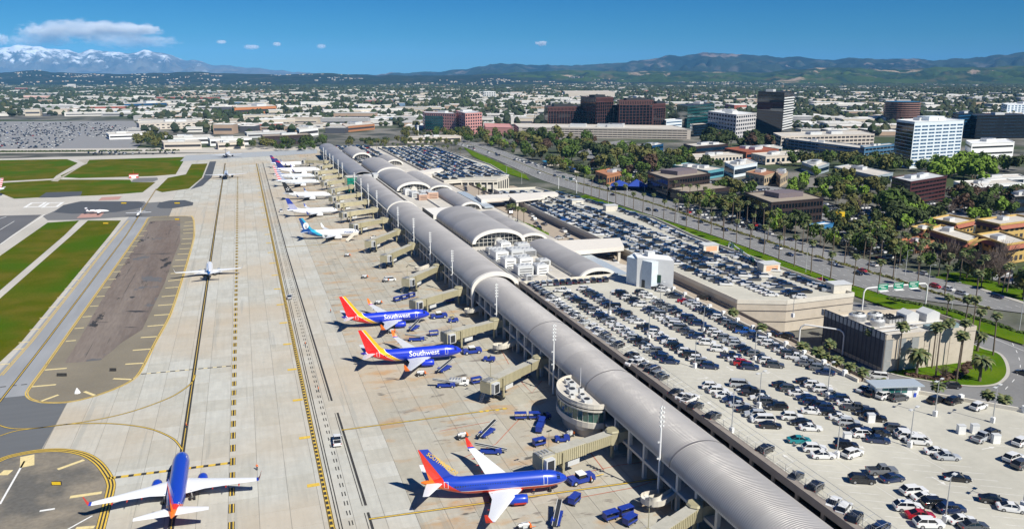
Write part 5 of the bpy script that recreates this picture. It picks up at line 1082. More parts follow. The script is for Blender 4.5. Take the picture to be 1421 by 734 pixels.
# ================================================================= BOULEVARD
FARE = [(560, 181), (600, 186), (640, 193), (690, 207), (726, 220), (764, 234), (820, 250), (870, 262), (924, 274), (985, 292), (1060, 320), (1137, 343), (1187, 357), (1249, 372), (1297, 384), (1357, 398), (1421, 418), (1560, 460)]
NEARE = [(560, 186), (600, 192), (640, 203), (680, 218), (712, 232), (752, 250), (812, 269), (860, 284), (905, 299), (980, 323), (1037, 343), (1100, 366), (1160, 388), (1216, 405), (1260, 418), (1321, 432), (1421, 462), (1600, 520)]
NE_ = crom(PP(*NEARE), 4); FE_ = crom(PP(*FARE), 4)
def between(A, B, k):
    n_ = 60; out = []
    def at_(P, f): i = min(int(f * (len(P) - 1)), len(P) - 2); return P[i].lerp(P[i + 1], f * (len(P) - 1) - i)
    # pair by distance from the camera
    def byd(P, d):
        for a, c in zip(P, P[1:]):
            if (a.xy.length - d) * (c.xy.length - d) <= 0: return a.lerp(c, (a.xy.length - d) / (a.xy.length - c.xy.length or 1))
        return P[-1] if abs(P[-1].xy.length - d) < abs(P[0].xy.length - d) else P[0]
    D0 = min(A[0].xy.length, B[0].xy.length) * .98; D1 = max(A[-1].xy.length, B[-1].xy.length) * 1.02
    for i in range(n_ + 1):
        d = D0 * (D1 / D0) ** (i / n_); out.append(byd(A, d).lerp(byd(B, d), k))
    return out
b = MB()
L0 = between(NE_, FE_, 0); L1 = between(NE_, FE_, 1)
for i in range(len(L0) - 1): b.face([(v.x, v.y, .02) for v in (L0[i], L0[i + 1], L1[i + 1], L1[i])], ROAD)
o = b.obj('boulevard', label='wide grey divided boulevard lined with palms curving into the distance', cat='road', kind='structure'); fixup(o)
m = MB()
for k in (.09, .18, .27, .36, .64, .73, .82, .91): strip(m, between(NE_, FE_, k), .16, WMK, .04, dash=(3, 7))
for k in (.455, .555, .01, .985): strip(m, between(NE_, FE_, k), .16, WMK, .04)
o = m.obj('lane_line', label='white dashed lane lines on the boulevard', cat='road marking', kind='structure'); fixup(o)
def kerbstrip(nm, A, B, top, kerb, lab, cat):
    b = MB(); n_ = min(len(A), len(B))
    for i in range(n_ - 1):
        b.face([(v.x, v.y, .15) for v in (A[i], A[i + 1], B[i + 1], B[i])], top)
    for P in (A, B):
        for a, c in zip(P, P[1:]): b.face([(a.x, a.y, .02), (c.x, c.y, .02), (c.x, c.y, .17), (a.x, a.y, .17)], kerb)
    for P in (A, B): strip(b, P, .3, kerb, .165)
    o = b.obj(nm, label=lab, cat=cat, kind='structure'); fixup(o); return o
KERB = mat('kerb_concrete', (.42, .40, .36), .85, var=.1)
MEDM = blendmat('median_planting', (.08, .07, .03), (.12, .10, .06), .3, fine=2., c3=(.05, .08, .02), s3=.15)
kerbstrip('median', between(NE_, FE_, .47), between(NE_, FE_, .54), MEDM, KERB, 'planted median strip of the boulevard', 'median')
sheet('grass_verge', [(905, 300), (980, 324), (1037, 344), (1100, 367), (1160, 389), (1216, 406), (1260, 419), (1321, 433), (1421, 463), (1421, 478), (1330, 450), (1270, 436), (1225, 424), (1180, 408), (1120, 392), (1060, 366), (985, 334), (905, 306)], .1, LAWN, 'bright green grass verge between the far deck and the boulevard', 'grass')
sheet('grass_verge', [(812, 270), (860, 286), (905, 300), (905, 306), (860, 292), (800, 275)], .1, LAWN, 'farther strip of grass verge beside the boulevard', 'grass')
sheet('grass_verge', [(643, 204), (680, 220), (730, 243), (735, 250), (700, 240), (655, 216)], .1, LAWN, 'distant wedge of green grass beside the boulevard', 'grass')
sheet('frontage_road', [(980, 336), (1060, 369), (1120, 395), (1180, 418), (1225, 426), (1270, 438), (1330, 452), (1421, 481), (1421, 600), (1190, 545), (1190, 440), (1120, 440)], .03, ROAD, 'asphalt road and ramp between the far deck, utility building and verge', 'road')
sheet('lawn', [(1297, 385), (1357, 398), (1421, 418), (1421, 403), (1400, 396), (1372, 389), (1330, 378), (1310, 379)], .12, LAWN, 'bright lawn in front of the yellow hotel', 'grass')
sheet('sidewalk', [(1360, 399), (1421, 419), (1421, 421.5), (1360, 401.5)], .14, KERB, 'pale sidewalk beside the lawn', 'pavement')
# rounded planted island beside the loop road
isl = crom(PP((1222, 515), (1260, 524), (1310, 532), (1350, 536), (1380, 534), (1394, 526), (1399, 515), (1395, 500), (1385, 490), (1365, 484), (1352, 478)), 5)
b = MB(); b.face([(p.x, p.y, .15) for p in isl], LAWN); strip(b, isl, 1.0, KERB, .17); o = b.obj('planted_island', label='rounded grass island with palms beside the loop road', cat='grass', kind='structure'); fixup(o)
m = MB()
for L_ in ([(1395, 540), (1412, 520), (1415, 500), (1400, 470), (1370, 450), (1330, 438)], [(1340, 470), (1300, 455), (1240, 440), (1200, 425)]): strip(m, crom(PP(*L_), 5), .2, WMK, .05, dash=(3, 5))
for L_ in ([(1325, 447), (1421, 487)], [(1200, 420), (1290, 445)]): strip(m, PP(*L_), .2, WMK, .05)
o = m.obj('lane_line', label='white lines of the loop road at the right', cat='road marking', kind='structure'); fixup(o)
# sign gantries
SG = mat('sign_green', (.01, .22, .13), .5)
def gantry(pa, pb, top, panels, lab, face=-1, z=0):
    a, c = G(*pa, z), G(*pb, z); H_ = top; d_ = (c - a); L_ = d_.length; t = T('sign_gantry', lab, 'road sign', a, math.atan2(d_.y, d_.x))
    b = MB(); b.path([(0, 0, 0), (0, 0, H_ - 2), (.4, 0, H_ - .9), (1.4, 0, H_ - .1), (2.6, 0, H_), (L_ - 2.6, 0, H_), (L_ - 1.4, 0, H_ - .1), (L_ - .4, 0, H_ - .9), (L_, 0, H_ - 2), (L_, 0, 0)], .28, WHITE, 8); b.obj('arch_pole', t)
    for k, (f, w_, h_) in enumerate(panels):
        x = L_ * f; b = MB(); b.box(x - w_ / 2, x + w_ / 2, -.5, -.4, H_ - h_ / 2, H_ + h_ / 2, SG); pn = b.obj('sign_panel', t)
        b = MB(); b.box(x - w_ / 2, x + w_ / 2, -.53, -.5, H_ - h_ / 2 - .0, H_ - h_ / 2 + .12, WHITE); 
        for q, (s0, s1) in enumerate(((.08, .9), (.08, .6), (.3, .8))): b.box(x - w_ / 2 + w_ * s0, x - w_ / 2 + w_ * s1, -.52, -.5, H_ + h_ * (.28 - q * .25), H_ + h_ * (.36 - q * .25), WHITE)
        b.obj('legend', pn)
        b = MB(); b.box(x - w_ / 2 + .2, x + w_ / 2 - .2, -1.5, -.4, H_ - h_ / 2 - .35, H_ - h_ / 2 - .2, WHITE); b.obj('walkway', pn)
gantry((1196, 432), (1284, 424), 9.5, [(.28, 4.6, 2.6), (.52, 4.6, 2.6), (.76, 4.6, 2.6)], 'white arched gantry with three green road signs beside the utility building')
gantry((1009, 372), (1053, 408), 13, [(.16, 5, 2.), (.45, 5, 2.), (.78, 5, 2.)], 'white arched gantry with three small green signs over the grass verge')
gantry((1108, 482), (1169, 492), 8.5, [], 'bare white arched gantry in front of the dark screen wall')
gantry((775, 262), (800, 270), 11, [(.3, 6, 2.), (.7, 6, 2)], 'far gantry with green signs beyond the car lot')
# street furniture lamps on boulevard
for i, (x, y, h) in enumerate([(1118, 378, 12), (1240, 404, 12), (1414, 460, 13), (1320, 432, 12), (1256, 382, 12), (1140, 400, 9), (870, 285, 11), (1060, 352, 12), (940, 310, 11), (844, 288, 11), (703, 245, 10), (724, 256, 10), (1288, 398, 10)]):
    t = T('street_lamp', 'tall pale street lamp ' + ('beside the green verge near the far deck', 'in the verge right of the far deck', 'at the right edge of the picture', 'behind the gantry with three green signs', 'on the hotel side of the boulevard', 'at the corner of the far deck', 'beside the far stretch of grass', 'at the middle of the green verge', 'near the second dark office block', 'beside the cream stair hut far up', 'next to the farthest curved deck', 'at the end of the farthest curved deck', 'on the median before the hotel lawn')[i], 'street lamp', G(x, y), R(-60), 'street lamps along the boulevard')
    b = MB(); b.tube((0, 0, 0), (0, 0, h), .14, .08, LGREY, 7); b.obj('pole', t); b = MB(); b.tube((0, 0, h), (1.6, 0, h + .2), .05, .05, LGREY, 5); b.box(1.3, 2.2, -.18, .18, h + .12, h + .26, WHITE); b.obj('lamp_head', t)
# ================================================================= CARS
CC = {'white': (.72, .72, .71), 'silver': (.42, .44, .46), 'black': (.012, .013, .017), 'dark grey': (.06, .065, .075), 'dark blue': (.012, .025, .075), 'red': (.38, .012, .018), 'grey': (.17, .18, .19), 'teal': (.02, .22, .24), 'beige': (.40, .36, .28), 'blue': (.02, .10, .38)}
def paint(c):
    k = 'car_paint_' + c.replace(' ', '_')
    if k not in MT: m_ = mat(k, CC[c], .22, 0., var=.03); m_.node_tree.nodes['Principled BSDF'].inputs['Coat Weight'].default_value = .8
    return MT[k]
CG = mat('car_window', (.01, .013, .018), .08, spec=.7, var=.2); TYRE = mat('tyre', (.012, .012, .013), .8); RIM = mat('wheel_rim', (.45, .46, .48), .3, .7)
# lower body stations: x, half width, bottom, belt; cabin: roof outline
CT = {'sedan': dict(L=4.85, W=.92, st=[(2.42, .62, .42, .62), (2.30, .80, .28, .74), (1.5, .90, .20, .86), (.9, .92, .2, .95), (-1.2, .92, .2, .98), (-1.75, .90, .22, .98), (-2.25, .82, .3, .92), (-2.42, .68, .45, .8)], cab=[(1.15, .93, .78), (.35, 1.42, .62), (-.75, 1.44, .62), (-1.75, .99, .74)], r=.33, ax=1.42),
      'suv': dict(L=4.85, W=.97, st=[(2.4, .70, .45, .80), (2.28, .86, .32, .96), (1.5, .95, .28, 1.08), (.9, .97, .28, 1.12), (-1.6, .97, .28, 1.15), (-2.2, .93, .32, 1.14), (-2.42, .84, .5, 1.05)], cab=[(1.15, 1.10, .84), (.55, 1.66, .72), (-1.65, 1.70, .70), (-2.3, 1.13, .80)], r=.38, ax=1.45),
      'pickup': dict(L=5.7, W=1.0, st=[(2.85, .75, .5, .9), (2.7, .92, .4, 1.08), (1.7, .98, .35, 1.16), (1.0, 1.0, .35, 1.18), (-.75, 1.0, .35, 1.18), (-.8, 1.0, .35, 1.12), (-2.75, .98, .4, 1.12), (-2.85, .9, .5, 1.05)], cab=[(1.35, 1.16, .86), (.75, 1.80, .74), (-.5, 1.82, .74), (-.78, 1.17, .84)], r=.42, ax=1.75),
      'van': dict(L=5.2, W=.99, st=[(2.6, .75, .4, .8), (2.45, .9, .3, .98), (1.7, .98, .25, 1.12), (-2.3, .98, .25, 1.18), (-2.55, .9, .4, 1.1)], cab=[(2.0, 1.05, .86), (1.2, 1.78, .76), (-2.1, 1.84, .76), (-2.5, 1.15, .88)], r=.36, ax=1.6)}
WHL = None
def carmesh(kind, col):
    c = CT[kind]; b = MB(); P_ = paint(col)
    rings = [[(x, -w_, z0), (x, -w_ * 1.0, (z0 + z1) / 2), (x, -w_ * .94, z1), (x, w_ * .94, z1), (x, w_, (z0 + z1) / 2), (x, w_, z0)] for x, w_, z0, z1 in c['st']]
    b.loft(rings, P_)
    (x0, z0, w0), (x1, z1, w1), (x2, z2, w2), (x3, z3, w3) = c['cab']
    b.loft([[(x1 - .02, -w1, z1), (x1 - .02, w1, z1), (x1 - .02, w1 * .9, z1 + .05), (x1 - .02, -w1 * .9, z1 + .05)], [(x2, -w2, z2), (x2, w2, z2), (x2, w2 * .9, z2 + .05), (x2, -w2 * .9, z2 + .05)]], P_)
    for s in (-1, 1):  # pillars
        xm = (x1 + x2) / 2 - .05
        for xa, xb, wt in ((x0, x1, w0), (xm, xm, w0), (x3, x2, w3)):
            wl = w0 if xa != x3 else w3; zl = z0 if xa != x3 else z3
            b.face([(xa - .05, s * (wl + .012), zl), (xa + .05, s * (wl + .012), zl), (xb + .05, s * (w1 + .012), z1), (xb - .05, s * (w1 + .012), z1)], P_)
        b.box(x0 - .25, x0 - .05, s * (c['W'] + .08) - .08, s * (c['W'] + .08) + .08, z0 + .02, z0 + .2, P_)
    if kind == 'pickup': b.box(-2.65, -.9, -.8, .8, 1.121, 1.13, DARK)
    body = b.mesh('body'); bm = bmesh.new(); bm.from_mesh(body); bmesh.ops.recalc_face_normals(bm, faces=bm.faces); bm.to_mesh(body); bm.free()
    b = MB(); b.loft([[(x0, -w0, z0), (x1, -w1, z1)], [(x0, w0, z0), (x1, w1, z1)], [(x3, w3, z3), (x2, w2, z2)], [(x3, -w3, z3), (x2, -w2, z2)], [(x0, -w0, z0), (x1, -w1, z1)]], CG, close=False)
    g = b.mesh('windows'); bm = bmesh.new(); bm.from_mesh(g); bmesh.ops.recalc_face_normals(bm, faces=bm.faces); bm.to_mesh(g); bm.free()
    f = c['st'][1]; r_ = c['st'][-2]; hl = []; tl = []
    for s in (-1, 1):
        b = MB(); b.box(f[0] - .1, f[0] + .08, s * f[1] * .8 - .15, s * f[1] * .8 + .15, f[3] - .22, f[3] - .05, WHITE)
        hl.append(b.mesh('headlight')); b = MB(); b.box(r_[0] - .14, r_[0] + .03, s * r_[1] * .86 - .13, s * r_[1] * .86 + .13, r_[3] - .25, r_[3] - .05, mat('tail_light_red', (.35, .01, .01), .3))
        tl.append(b.mesh('tail_light'))
    return body, g, hl, tl
CMC = {}; WM = {}
def carparts(kind, col):
    if (kind, col) not in CMC: CMC[(kind, col)] = carmesh(kind, col)
    if kind not in WM:
        r_ = CT[kind]['r']; b = MB(); b.tube((0, -.11, 0), (0, .11, 0), r_, r_, TYRE, 12); b.tube((0, -.125, 0), (0, .125, 0), r_ * .62, r_ * .62, RIM, 8); WM[kind] = b.mesh('wheel')
    return CMC[(kind, col)]
def carobj(kind, col, x, y, z, rz, lab, group, s=1.08, full=True):
    t = T('parked_car' if 'park' in group else 'car', lab, 'car' if kind != 'pickup' else 'pickup truck', (x, y, z), rz, group); t.scale = (s,) * 3
    bd, g, hl, tl = carparts(kind, col); link('body', bd, t); link('window', g, t)
    if full: [link('headlight', q_, t) for q_ in hl]; [link('tail_light', q_, t) for q_ in tl]
    c = CT[kind]
    for sx in (1, -1):
        for sy in (1, -1): link('wheel', WM[kind], t, (sx * c['ax'], sy * (c['W'] - .1), c['r']))
rc = random.Random(11)
def rcol(): return rc.choices(['white', 'black', 'dark blue', 'dark grey', 'silver', 'grey', 'red', 'blue', 'beige'], [31, 27, 15, 15, 12, 8, 1.8, .6, 1.2])[0]
def rkind(): return rc.choices(['sedan', 'suv', 'pickup', 'van'], [46, 42, 7, 5])[0]
ORD = ['first', 'second', 'third', 'fourth', 'fifth', 'sixth', 'seventh', 'eighth', 'ninth', 'tenth', 'eleventh', 'twelfth', 'thirteenth', 'fourteenth', 'fifteenth', 'sixteenth', 'seventeenth', 'eighteenth', 'nineteenth', 'twentieth'] + ['%s-%s' % (t_, o_) for t_ in ('twenty', 'thirty', 'forty', 'fifty', 'sixty', 'seventy') for o_ in ('first', 'second', 'third', 'fourth', 'fifth', 'sixth', 'seventh', 'eighth', 'ninth', 'tenth')]
CARS = []    # (priority distance, kind, col, x, y, z, rz, label, group)
def row(t0, y0, y1, ang, z, name, dy=3.1, dens=.93, jit=.25, curve=None):
    y = min(y0, y1); k = 0; hi = max(y0, y1)
    while y < hi:
        if rc.random() < dens:
            kd, cl = rkind(), rcol(); x = t0 + rc.uniform(-jit, jit) + (curve(y) if curve else 0); a = ang + (math.pi if rc.random() < .35 else 0) + rc.uniform(-.03, .03)
            CARS.append((math.hypot(x, y) if z > 11.5 else math.hypot(x, y) * 1.02, kd, cl, x, y, z, a, '%s %s, %s from the near end of %s' % (cl, kd, ORD[min(k, 79)], name), 'cars parked in rows on the decks')); k += 1
        y += dy
row(101.9, 181, 281, AN['A'], ZD, 'the row under the mesh fence', dens=.97)
row(110.2, 189, 271, AN['R'], ZD, 'the first row from the fence'); row(118.6, 182, 270, AN['R'], ZD, 'the second row from the fence')
row(129.0, 178, 262, AN['R'], ZD, 'the third row from the fence'); row(136.6, 177, 259, AN['R'], ZD, 'the fourth row from the fence')
row(111.2, 144, 169, AN['R'] + .1, ZD, 'the short row by the fence gap', dens=.97); row(118.9, 140, 170, AN['R'] + .1, ZD, 'the second short row')
row(129.4, 130, 166, AN['R'], ZD, 'the inner dense right row', dens=1); row(137.0, 127, 166, AN['R'], ZD, 'the outer dense right row', dens=.97)
row(146.3, 168, 263, AN['E'], ZD, 'the row along the white posts', dens=.97)
for i in range(13): CARS.append((150, rkind(), rc.choice(['black', 'dark blue', 'dark grey', 'black', 'silver']), 101.5 + i * 2.55, 281.5 - .15 * i, ZD, R(80), '', 'cars parked in rows on the decks'))
for i, c in enumerate([c for c in CARS if c[7] == '']):
    CARS[CARS.index(c)] = c[:7] + ('%s %s, %s from the left in the row against the vaulted hall' % (c[2], c[1], ORD[i]), c[8])
def sc(x, y, kd, cl, a, lab, z=ZD, grp='cars parked in rows on the decks'): p = G(x, y, z + .6); CARS.append((1, kd, cl, p.x, p.y, z, R(a), '%s %s %s' % (cl, kd, lab), grp))
for q in [(904, 515, 'suv', 'black', 22, 'in the pair by the fence, left one'), (918, 523, 'sedan', 'black', 22, 'in the pair by the fence, right one'), (877, 493, 'sedan', 'black', 22, 'behind a white car at the fence'), (878, 503, 'sedan', 'white', 22, 'alone beside the fence, just past the dense row'),
    (938, 544, 'sedan', 'black', 25, 'left of two white cars under the fence'), (948, 550, 'sedan', 'white', 25, 'under the fence beside a white pickup'), (957, 554, 'pickup', 'white', 25, 'parked under the fence'), (965, 564, 'suv', 'black', 25, 'behind the fence mesh, middle group'), (989, 578, 'suv', 'black', 25, 'alone behind the mesh fence, upper one'), (1062, 624, 'suv', 'black', 25, 'alone behind the mesh fence, lower one'),
    (1104, 661, 'sedan', 'dark grey', 28, 'third lone car behind the fence'), (1131, 676, 'suv', 'black', 28, 'fourth lone car behind the fence'), (1157, 697, 'sedan', 'white', 33, 'left of two white cars at the lower fence'), (1171, 706, 'suv', 'white', 33, 'right of two white cars at the lower fence'), (1186, 719, 'suv', 'black', 33, 'behind the fence at the bottom'), (1222, 733, 'suv', 'dark blue', 25, 'cut by the bottom edge'),
    (1110, 610, 'suv', 'teal', -18, 'alone among empty stalls')[:0] or (1109, 610, 'sedan', 'teal', -18, 'alone left of a white suv'), (1130, 622, 'suv', 'white', -22, 'below the teal sedan'), (1142, 631, 'sedan', 'white', -18, 'below a white suv beside the mid-deck lamp post'), (1174, 618, 'suv', 'black', -22, 'behind the mid-deck lamp post'), (1183, 629, 'suv', 'white', 10, 'right of the mid-deck lamp post'),
    (1196, 665, 'suv', 'black', -25, 'left of a dark blue sedan'), (1224, 653, 'pickup', 'grey', -18, 'behind two dark cars'), (1238, 663, 'sedan', 'dark blue', -5, 'below the grey pickup'),
    (1300, 626, 'sedan', 'white', -22, 'just above a silver sedan'), (1315, 633, 'sedan', 'silver', -22, 'alone below a white sedan'), (1328, 662, 'sedan', 'black', -30, 'alone in the middle of the right stalls'),
    (1379, 693, 'sedan', 'black', -38, 'above a white sedan at the right'), (1404, 704, 'sedan', 'white', -35, 'near the right edge below a black sedan'),
    (1268, 681, 'suv', 'white', -10, 'topmost of the bottom cluster'), (1284, 690, 'sedan', 'white', -15, 'second in the bottom cluster'), (1260, 703, 'suv', 'white', -22, 'left in the bottom cluster'), (1298, 698, 'suv', 'black', -15, 'behind the red sedan'), (1320, 706, 'suv', 'dark blue', -15, 'behind the bottom lamp post'), (1277, 714, 'sedan', 'red', -22, 'in the bottom cluster'), (1289, 726, 'suv', 'white', -20, 'in front of the red sedan'), (1335, 721, 'sedan', 'white', -15, 'right of the bottom lamp post'), (1351, 729, 'sedan', 'dark grey', -15, 'at the bottom of the right cluster'),
    (1363, 607, 'pickup', 'silver', 15, 'beside the white pay station'), (1376, 601, 'suv', 'black', 15, 'beyond the silver pickup'), (1358, 564, 'suv', 'white', 12, 'near the right parapet'), (1418, 613, 'suv', 'white', 12, 'at the right edge beside the parapet'), (1406, 635, 'suv', 'white', 10, 'right side, left of a dark car'), (1418, 644, 'suv', 'dark grey', 10, 'at the right edge below a white suv'), (1299, 555, 'suv', 'black', 10, 'left of two black cars at the right parapet'), (1324, 556, 'suv', 'black', 10, 'right of two black cars at the right parapet'),
    (1199, 540, 'sedan', 'silver', 18, 'near the booth, leftmost'), (1211, 545, 'suv', 'black', 18, 'near the booth, second'), (1228, 549, 'suv', 'white', 10, 'in front of the booth windows'), (1247, 552, 'suv', 'dark grey', 0, 'right in front of the booth door'), (1198, 602, 'suv', 'white', -18, 'at the lower left of the dense right rows'), (1216, 602, 'pickup', 'black', -18, 'at the lower end of the dense right rows'), (1262, 606, 'suv', 'white', -30, 'beside the lamp post ending the right row'), (1275, 612, 'suv', 'white', -30, 'last of the dense right row'),
    (1127, 570, 'sedan', 'white', -30, 'beneath the dark right rows'), (1141, 563, 'suv', 'black', -20, 'in the middle of the dense rows')]:
    sc(*q)
n_near = len(CARS)
for t0, y0, y1, nm in [(176, 262, 530, 'the leftmost row of the far deck'), (183.5, 243, 530, 'the second row of the far deck'), (191, 237, 528, 'the third row of the far deck'), (198.5, 243, 520, 'the fourth row of the far deck'), (208.5, 238, 515, 'the far deck street row'), (169.5, 322, 530, 'the inner row of the far deck')]:
    gaps = [(rc.uniform(250, 500), rc.uniform(4, 12)) for _ in range(3)]
    row(t0, y0, y1, R(-25) if t0 < 205 else R(-35), ZE, nm, dens=.84, curve=(lambda y: max(0, min(6, (y - 350) * .1)) if y < 450 else max(-8, 6 - (y - 450) * .15)) if t0 > 205 else None)
for t0 in (150, 157, 165, 172, 180, 187, 195, 202): row(t0, 622 if t0 > 160 else 615, 905, R(-25), ZE, 'x', dens=.82)
for t0 in (104, 111, 119, 126, 134): row(t0, 760 if t0 > 100 else 900, 948, R(-25), 10.55, 'x', dens=.75)
for t0 in (168, 175, 183, 190, 198, 206): row(t0, 556, 600 if t0 < 185 else 612, R(-25), .1, 'x', dens=.85)
for i in range(26): CARS.append((9999, rkind(), rcol(), 154 + (i % 4) * 3.2, 310 + i * 13, 7.5, R(90), 'x', 'x'))
# traffic: individuals on the road
TR = []
def tr(x, y, kd, cl, f, lab):  # heading along the boulevard at that spot
    p = G(x, y, .7); best = min(range(len(L0) - 1), key=lambda i: abs(L0[i].xy.length - p.xy.length)); d_ = L0[best + 1] - L0[best]; TR.append((kd, cl, p.x, p.y, math.atan2(d_.y, d_.x) + (math.pi if f else 0), lab))
for q in [(1156, 366, 'suv', 'silver', 0, 'on the boulevard beside the verge'), (1191, 379, 'sedan', 'black', 0, 'on the boulevard ahead of a dark red one'), (1197, 375, 'sedan', 'red', 0, 'on the boulevard right behind a black one'), (1211, 367, 'pickup', 'white', 1, 'on the far lanes before the hotel'), (1280, 379, 'suv', 'silver', 1, 'on the far lanes near the lawn'), (1298, 397, 'suv', 'red', 0, 'in the queue near the median'), (1317, 401, 'suv', 'white', 0, 'in the queue behind the dark red one'), (1335, 407, 'suv', 'silver', 0, 'at the end of the queue near the median'), (1384, 411, 'sedan', 'dark blue', 1, 'on the far lanes right of the palms'), (1185, 354, 'suv', 'black', 1, 'on the far lanes in the palm shade'), (1096, 353, 'sedan', 'dark blue', 0, 'alone on the near lanes'), (1080, 344, 'suv', 'white', 0, 'ahead of a dark blue one on the near lanes'), (1058, 335, 'suv', 'dark grey', 0, 'by the median in the mid stretch'), (1006, 319, 'suv', 'dark blue', 0, 'on the near lanes by the second dark office'), (972, 308, 'sedan', 'black', 0, 'near the start of the wide junction'), (950, 304, 'sedan', 'dark grey', 0, 'at the junction, front one'), (900, 291, 'suv', 'black', 0, 'crossing the junction by the blue awning'), (910, 292, 'sedan', 'dark blue', 0, 'behind a black one at the junction'), (1040, 317, 'suv', 'white', 1, 'far lanes in front of the second dark office'), (1030, 314, 'suv', 'black', 1, 'waiting in the far lanes'), (1068, 324, 'suv', 'white', 1, 'leading the far lanes'), (1097, 332, 'sedan', 'dark blue', 1, 'far lanes at the end of the office'), (1141, 383, 'sedan', 'red', 0, 'on the lower road')[:0] or (850, 270, 'sedan', 'black', 1, 'far up the boulevard, single dark one'), (1378, 400, 'sedan', 'silver', 1, 'x')[:0] or (795, 248, 'suv', 'white', 0, 'far up the boulevard'), (748, 240, 'van', 'white', 0, 'leading a truck far up the boulevard'), (770, 244, 'suv', 'dark blue', 0, 'beside the truck far up the boulevard'), (1023, 312, 'suv', 'silver', 1, 'last of the far lane queue')]: tr(*q)
sc(976, 413, 'suv', 'black', 112, 'driving alone on the tan drop-off road', 7.5, 'cars on the drop-off road'); sc(1091, 466, 'suv', 'black', 120, 'second one down the tan drop-off road', 7, 'cars on the drop-off road'); sc(1071, 463, 'sedan', 'black', 105, 'by the barrier of the drop-off road', 7, 'cars on the drop-off road'); sc(1219, 522, 'van', 'white', 140, 'on the road ramp behind the booth', 2.2, 'cars on the drop-off road'); sc(1320, 535, 'suv', 'black', 150, 'on the lower road behind the parapet', .1, 'cars on the drop-off road'); sc(1421, 517, 'sedan', 'dark grey', 100, 'on the loop road at the right edge', .1, 'cars on the drop-off road')
sc(755, 311, 'sedan', 'grey', 100, 'alone on the road by the small vault', 7.5, 'cars on the drop-off road'); sc(776, 330, 'sedan', 'silver', 10, 'crossing the road by the canopy', 7.5, 'cars on the drop-off road')
sc(1141, 388, 'sedan', 'red', -40, 'on the asphalt lane right of the far deck', .1, 'cars on the drop-off road')
sc(468, 611, 'pickup', 'white', 85, 'driving on the marked apron service road, near', 0, 'vehicles on the apron'); sc(402, 412, 'sedan', 'silver', 85, 'driving on the apron service road, far', 0, 'vehicles on the apron'); sc(541, 388, 'van', 'white', 0, 'parked at the empty gate', 0, 'vehicles on the apron'); sc(390, 293, 'van', 'white', 90, 'box-like, on the service road by the blue-tailed jet', 0, 'vehicles on the apron')
sc(520, 329, 'sedan', 'white', 10, 'under the bridge beside the white arch', 0, 'vehicles on the apron')
for kd, cl, x, y, a, l in TR: CARS.append((2, kd, cl, x, y, .05, a, '%s %s %s' % (cl, kd, l), 'cars driving on the boulevard'))
CARS.sort(key=lambda c: c[0]); used = set()
STUFFCARS = MB(); QUOTA = 318; cnt = 0
def simplecar(mb, kd, cl, x, y, z, a, s=1.08):
    c = CT[kd]; ca, sa = math.cos(a), math.sin(a); f = lambda u, v, w_: (x + s * (u * ca - v * sa), y + s * (u * sa + v * ca), z + s * w_); L_, W_ = c['L'] / 2, c['W']; (x0, z0, w0), (x1, z1, w1), (x2, z2, w2), (x3, z3, w3) = c['cab']; m_ = paint(cl)
    mb.loft([[f(u, -W_ * q, .25), f(u, W_ * q, .25), f(u, W_ * q, zz), f(u, -W_ * q, zz)] for u, q, zz in ((L_, .85, z0 - .2), (L_ * .55, 1, z0), (-L_ * .7, 1, z3), (-L_, .88, z3 - .12))], m_)
    mb.loft([[f(x0, -w0, z0), f(x0, w0, z0)], [f(x1, -w1, z1), f(x1, w1, z1)]], CG, close=False)
    mb.loft([[f(x1, -w1, z1), f(x1, w1, z1)], [f(x2, -w2, z2), f(x2, w2, z2)]], m_, close=False)
    mb.loft([[f(x2, -w2, z2), f(x2, w2, z2)], [f(x3, -w3, z3), f(x3, w3, z3)]], CG, close=False)
    for s_ in (-1, 1): mb.face([f(x0, s_ * w0, z0), f(x1, s_ * w1, z1), f(x2, s_ * w2, z2), f(x3, s_ * w3, z3)], CG)
for c in CARS:
    _, kd, cl, x, y, z, a, lab, grp = c
    if cnt < QUOTA and lab != 'x' and vis((x, y, z + 1), 15) and 'x' != grp: carobj(kd, cl, x, y, z + .01, a, lab, grp); cnt += 1
    elif vis((x, y, z), 60): simplecar(STUFFCARS, kd, cl, x, y, z, a)
# ================================================================= BUILDINGS
OCC = []
def occ(P): 
    c = sum((Vector((p[0], p[1], 0)) for p in P), Vector()) / len(P); OCC.append((c.x, c.y, max((Vector((p[0], p[1], 0)) - c).length for p in P) * .85))
def facewin(par, p, q, z0, z1, nf, nc, style, gm, zt=.0, wf=.7, hf=.5, name='window', proud=.06, frame=None):
    p = Vector((p[0], p[1], 0)); q = Vector((q[0], q[1], 0)); d = q - p; L_ = d.length; ang = math.atan2(d.y, d.x); fh = (z1 - z0) / nf
    if style == 'band':
        b = MB(); b.box(L_ * .02, L_ * .98, -proud, .05, 0, fh * hf, gm)
        if frame:
            k = 0
            while k < nc: b.box(L_ * (.02 + .96 * k / nc), L_ * (.02 + .96 * k / nc) + .35, -proud - .1, 0, 0, fh * hf, frame); k += 1
        me = b.mesh(name)
        for i in range(nf): link(name, me, par, (p.x, p.y, z0 + fh * (i + .5 - hf / 2)), ang)
    else:
        cw = L_ / nc; b = MB(); b.box(cw * (1 - wf) / 2, cw * (1 + wf) / 2, -proud, .05, 0, fh * hf, gm)
        if frame: b.box(cw * .5 - .12, cw * .5 + .12, -proud - .05, 0, 0, fh * hf, frame)
        me = b.mesh(name)
        for i in range(nf):
            for j in range(nc):
                o = p + d * (j / nc); link(name, me, par, (o.x, o.y, z0 + fh * (i + .5 - hf / 2)), ang)
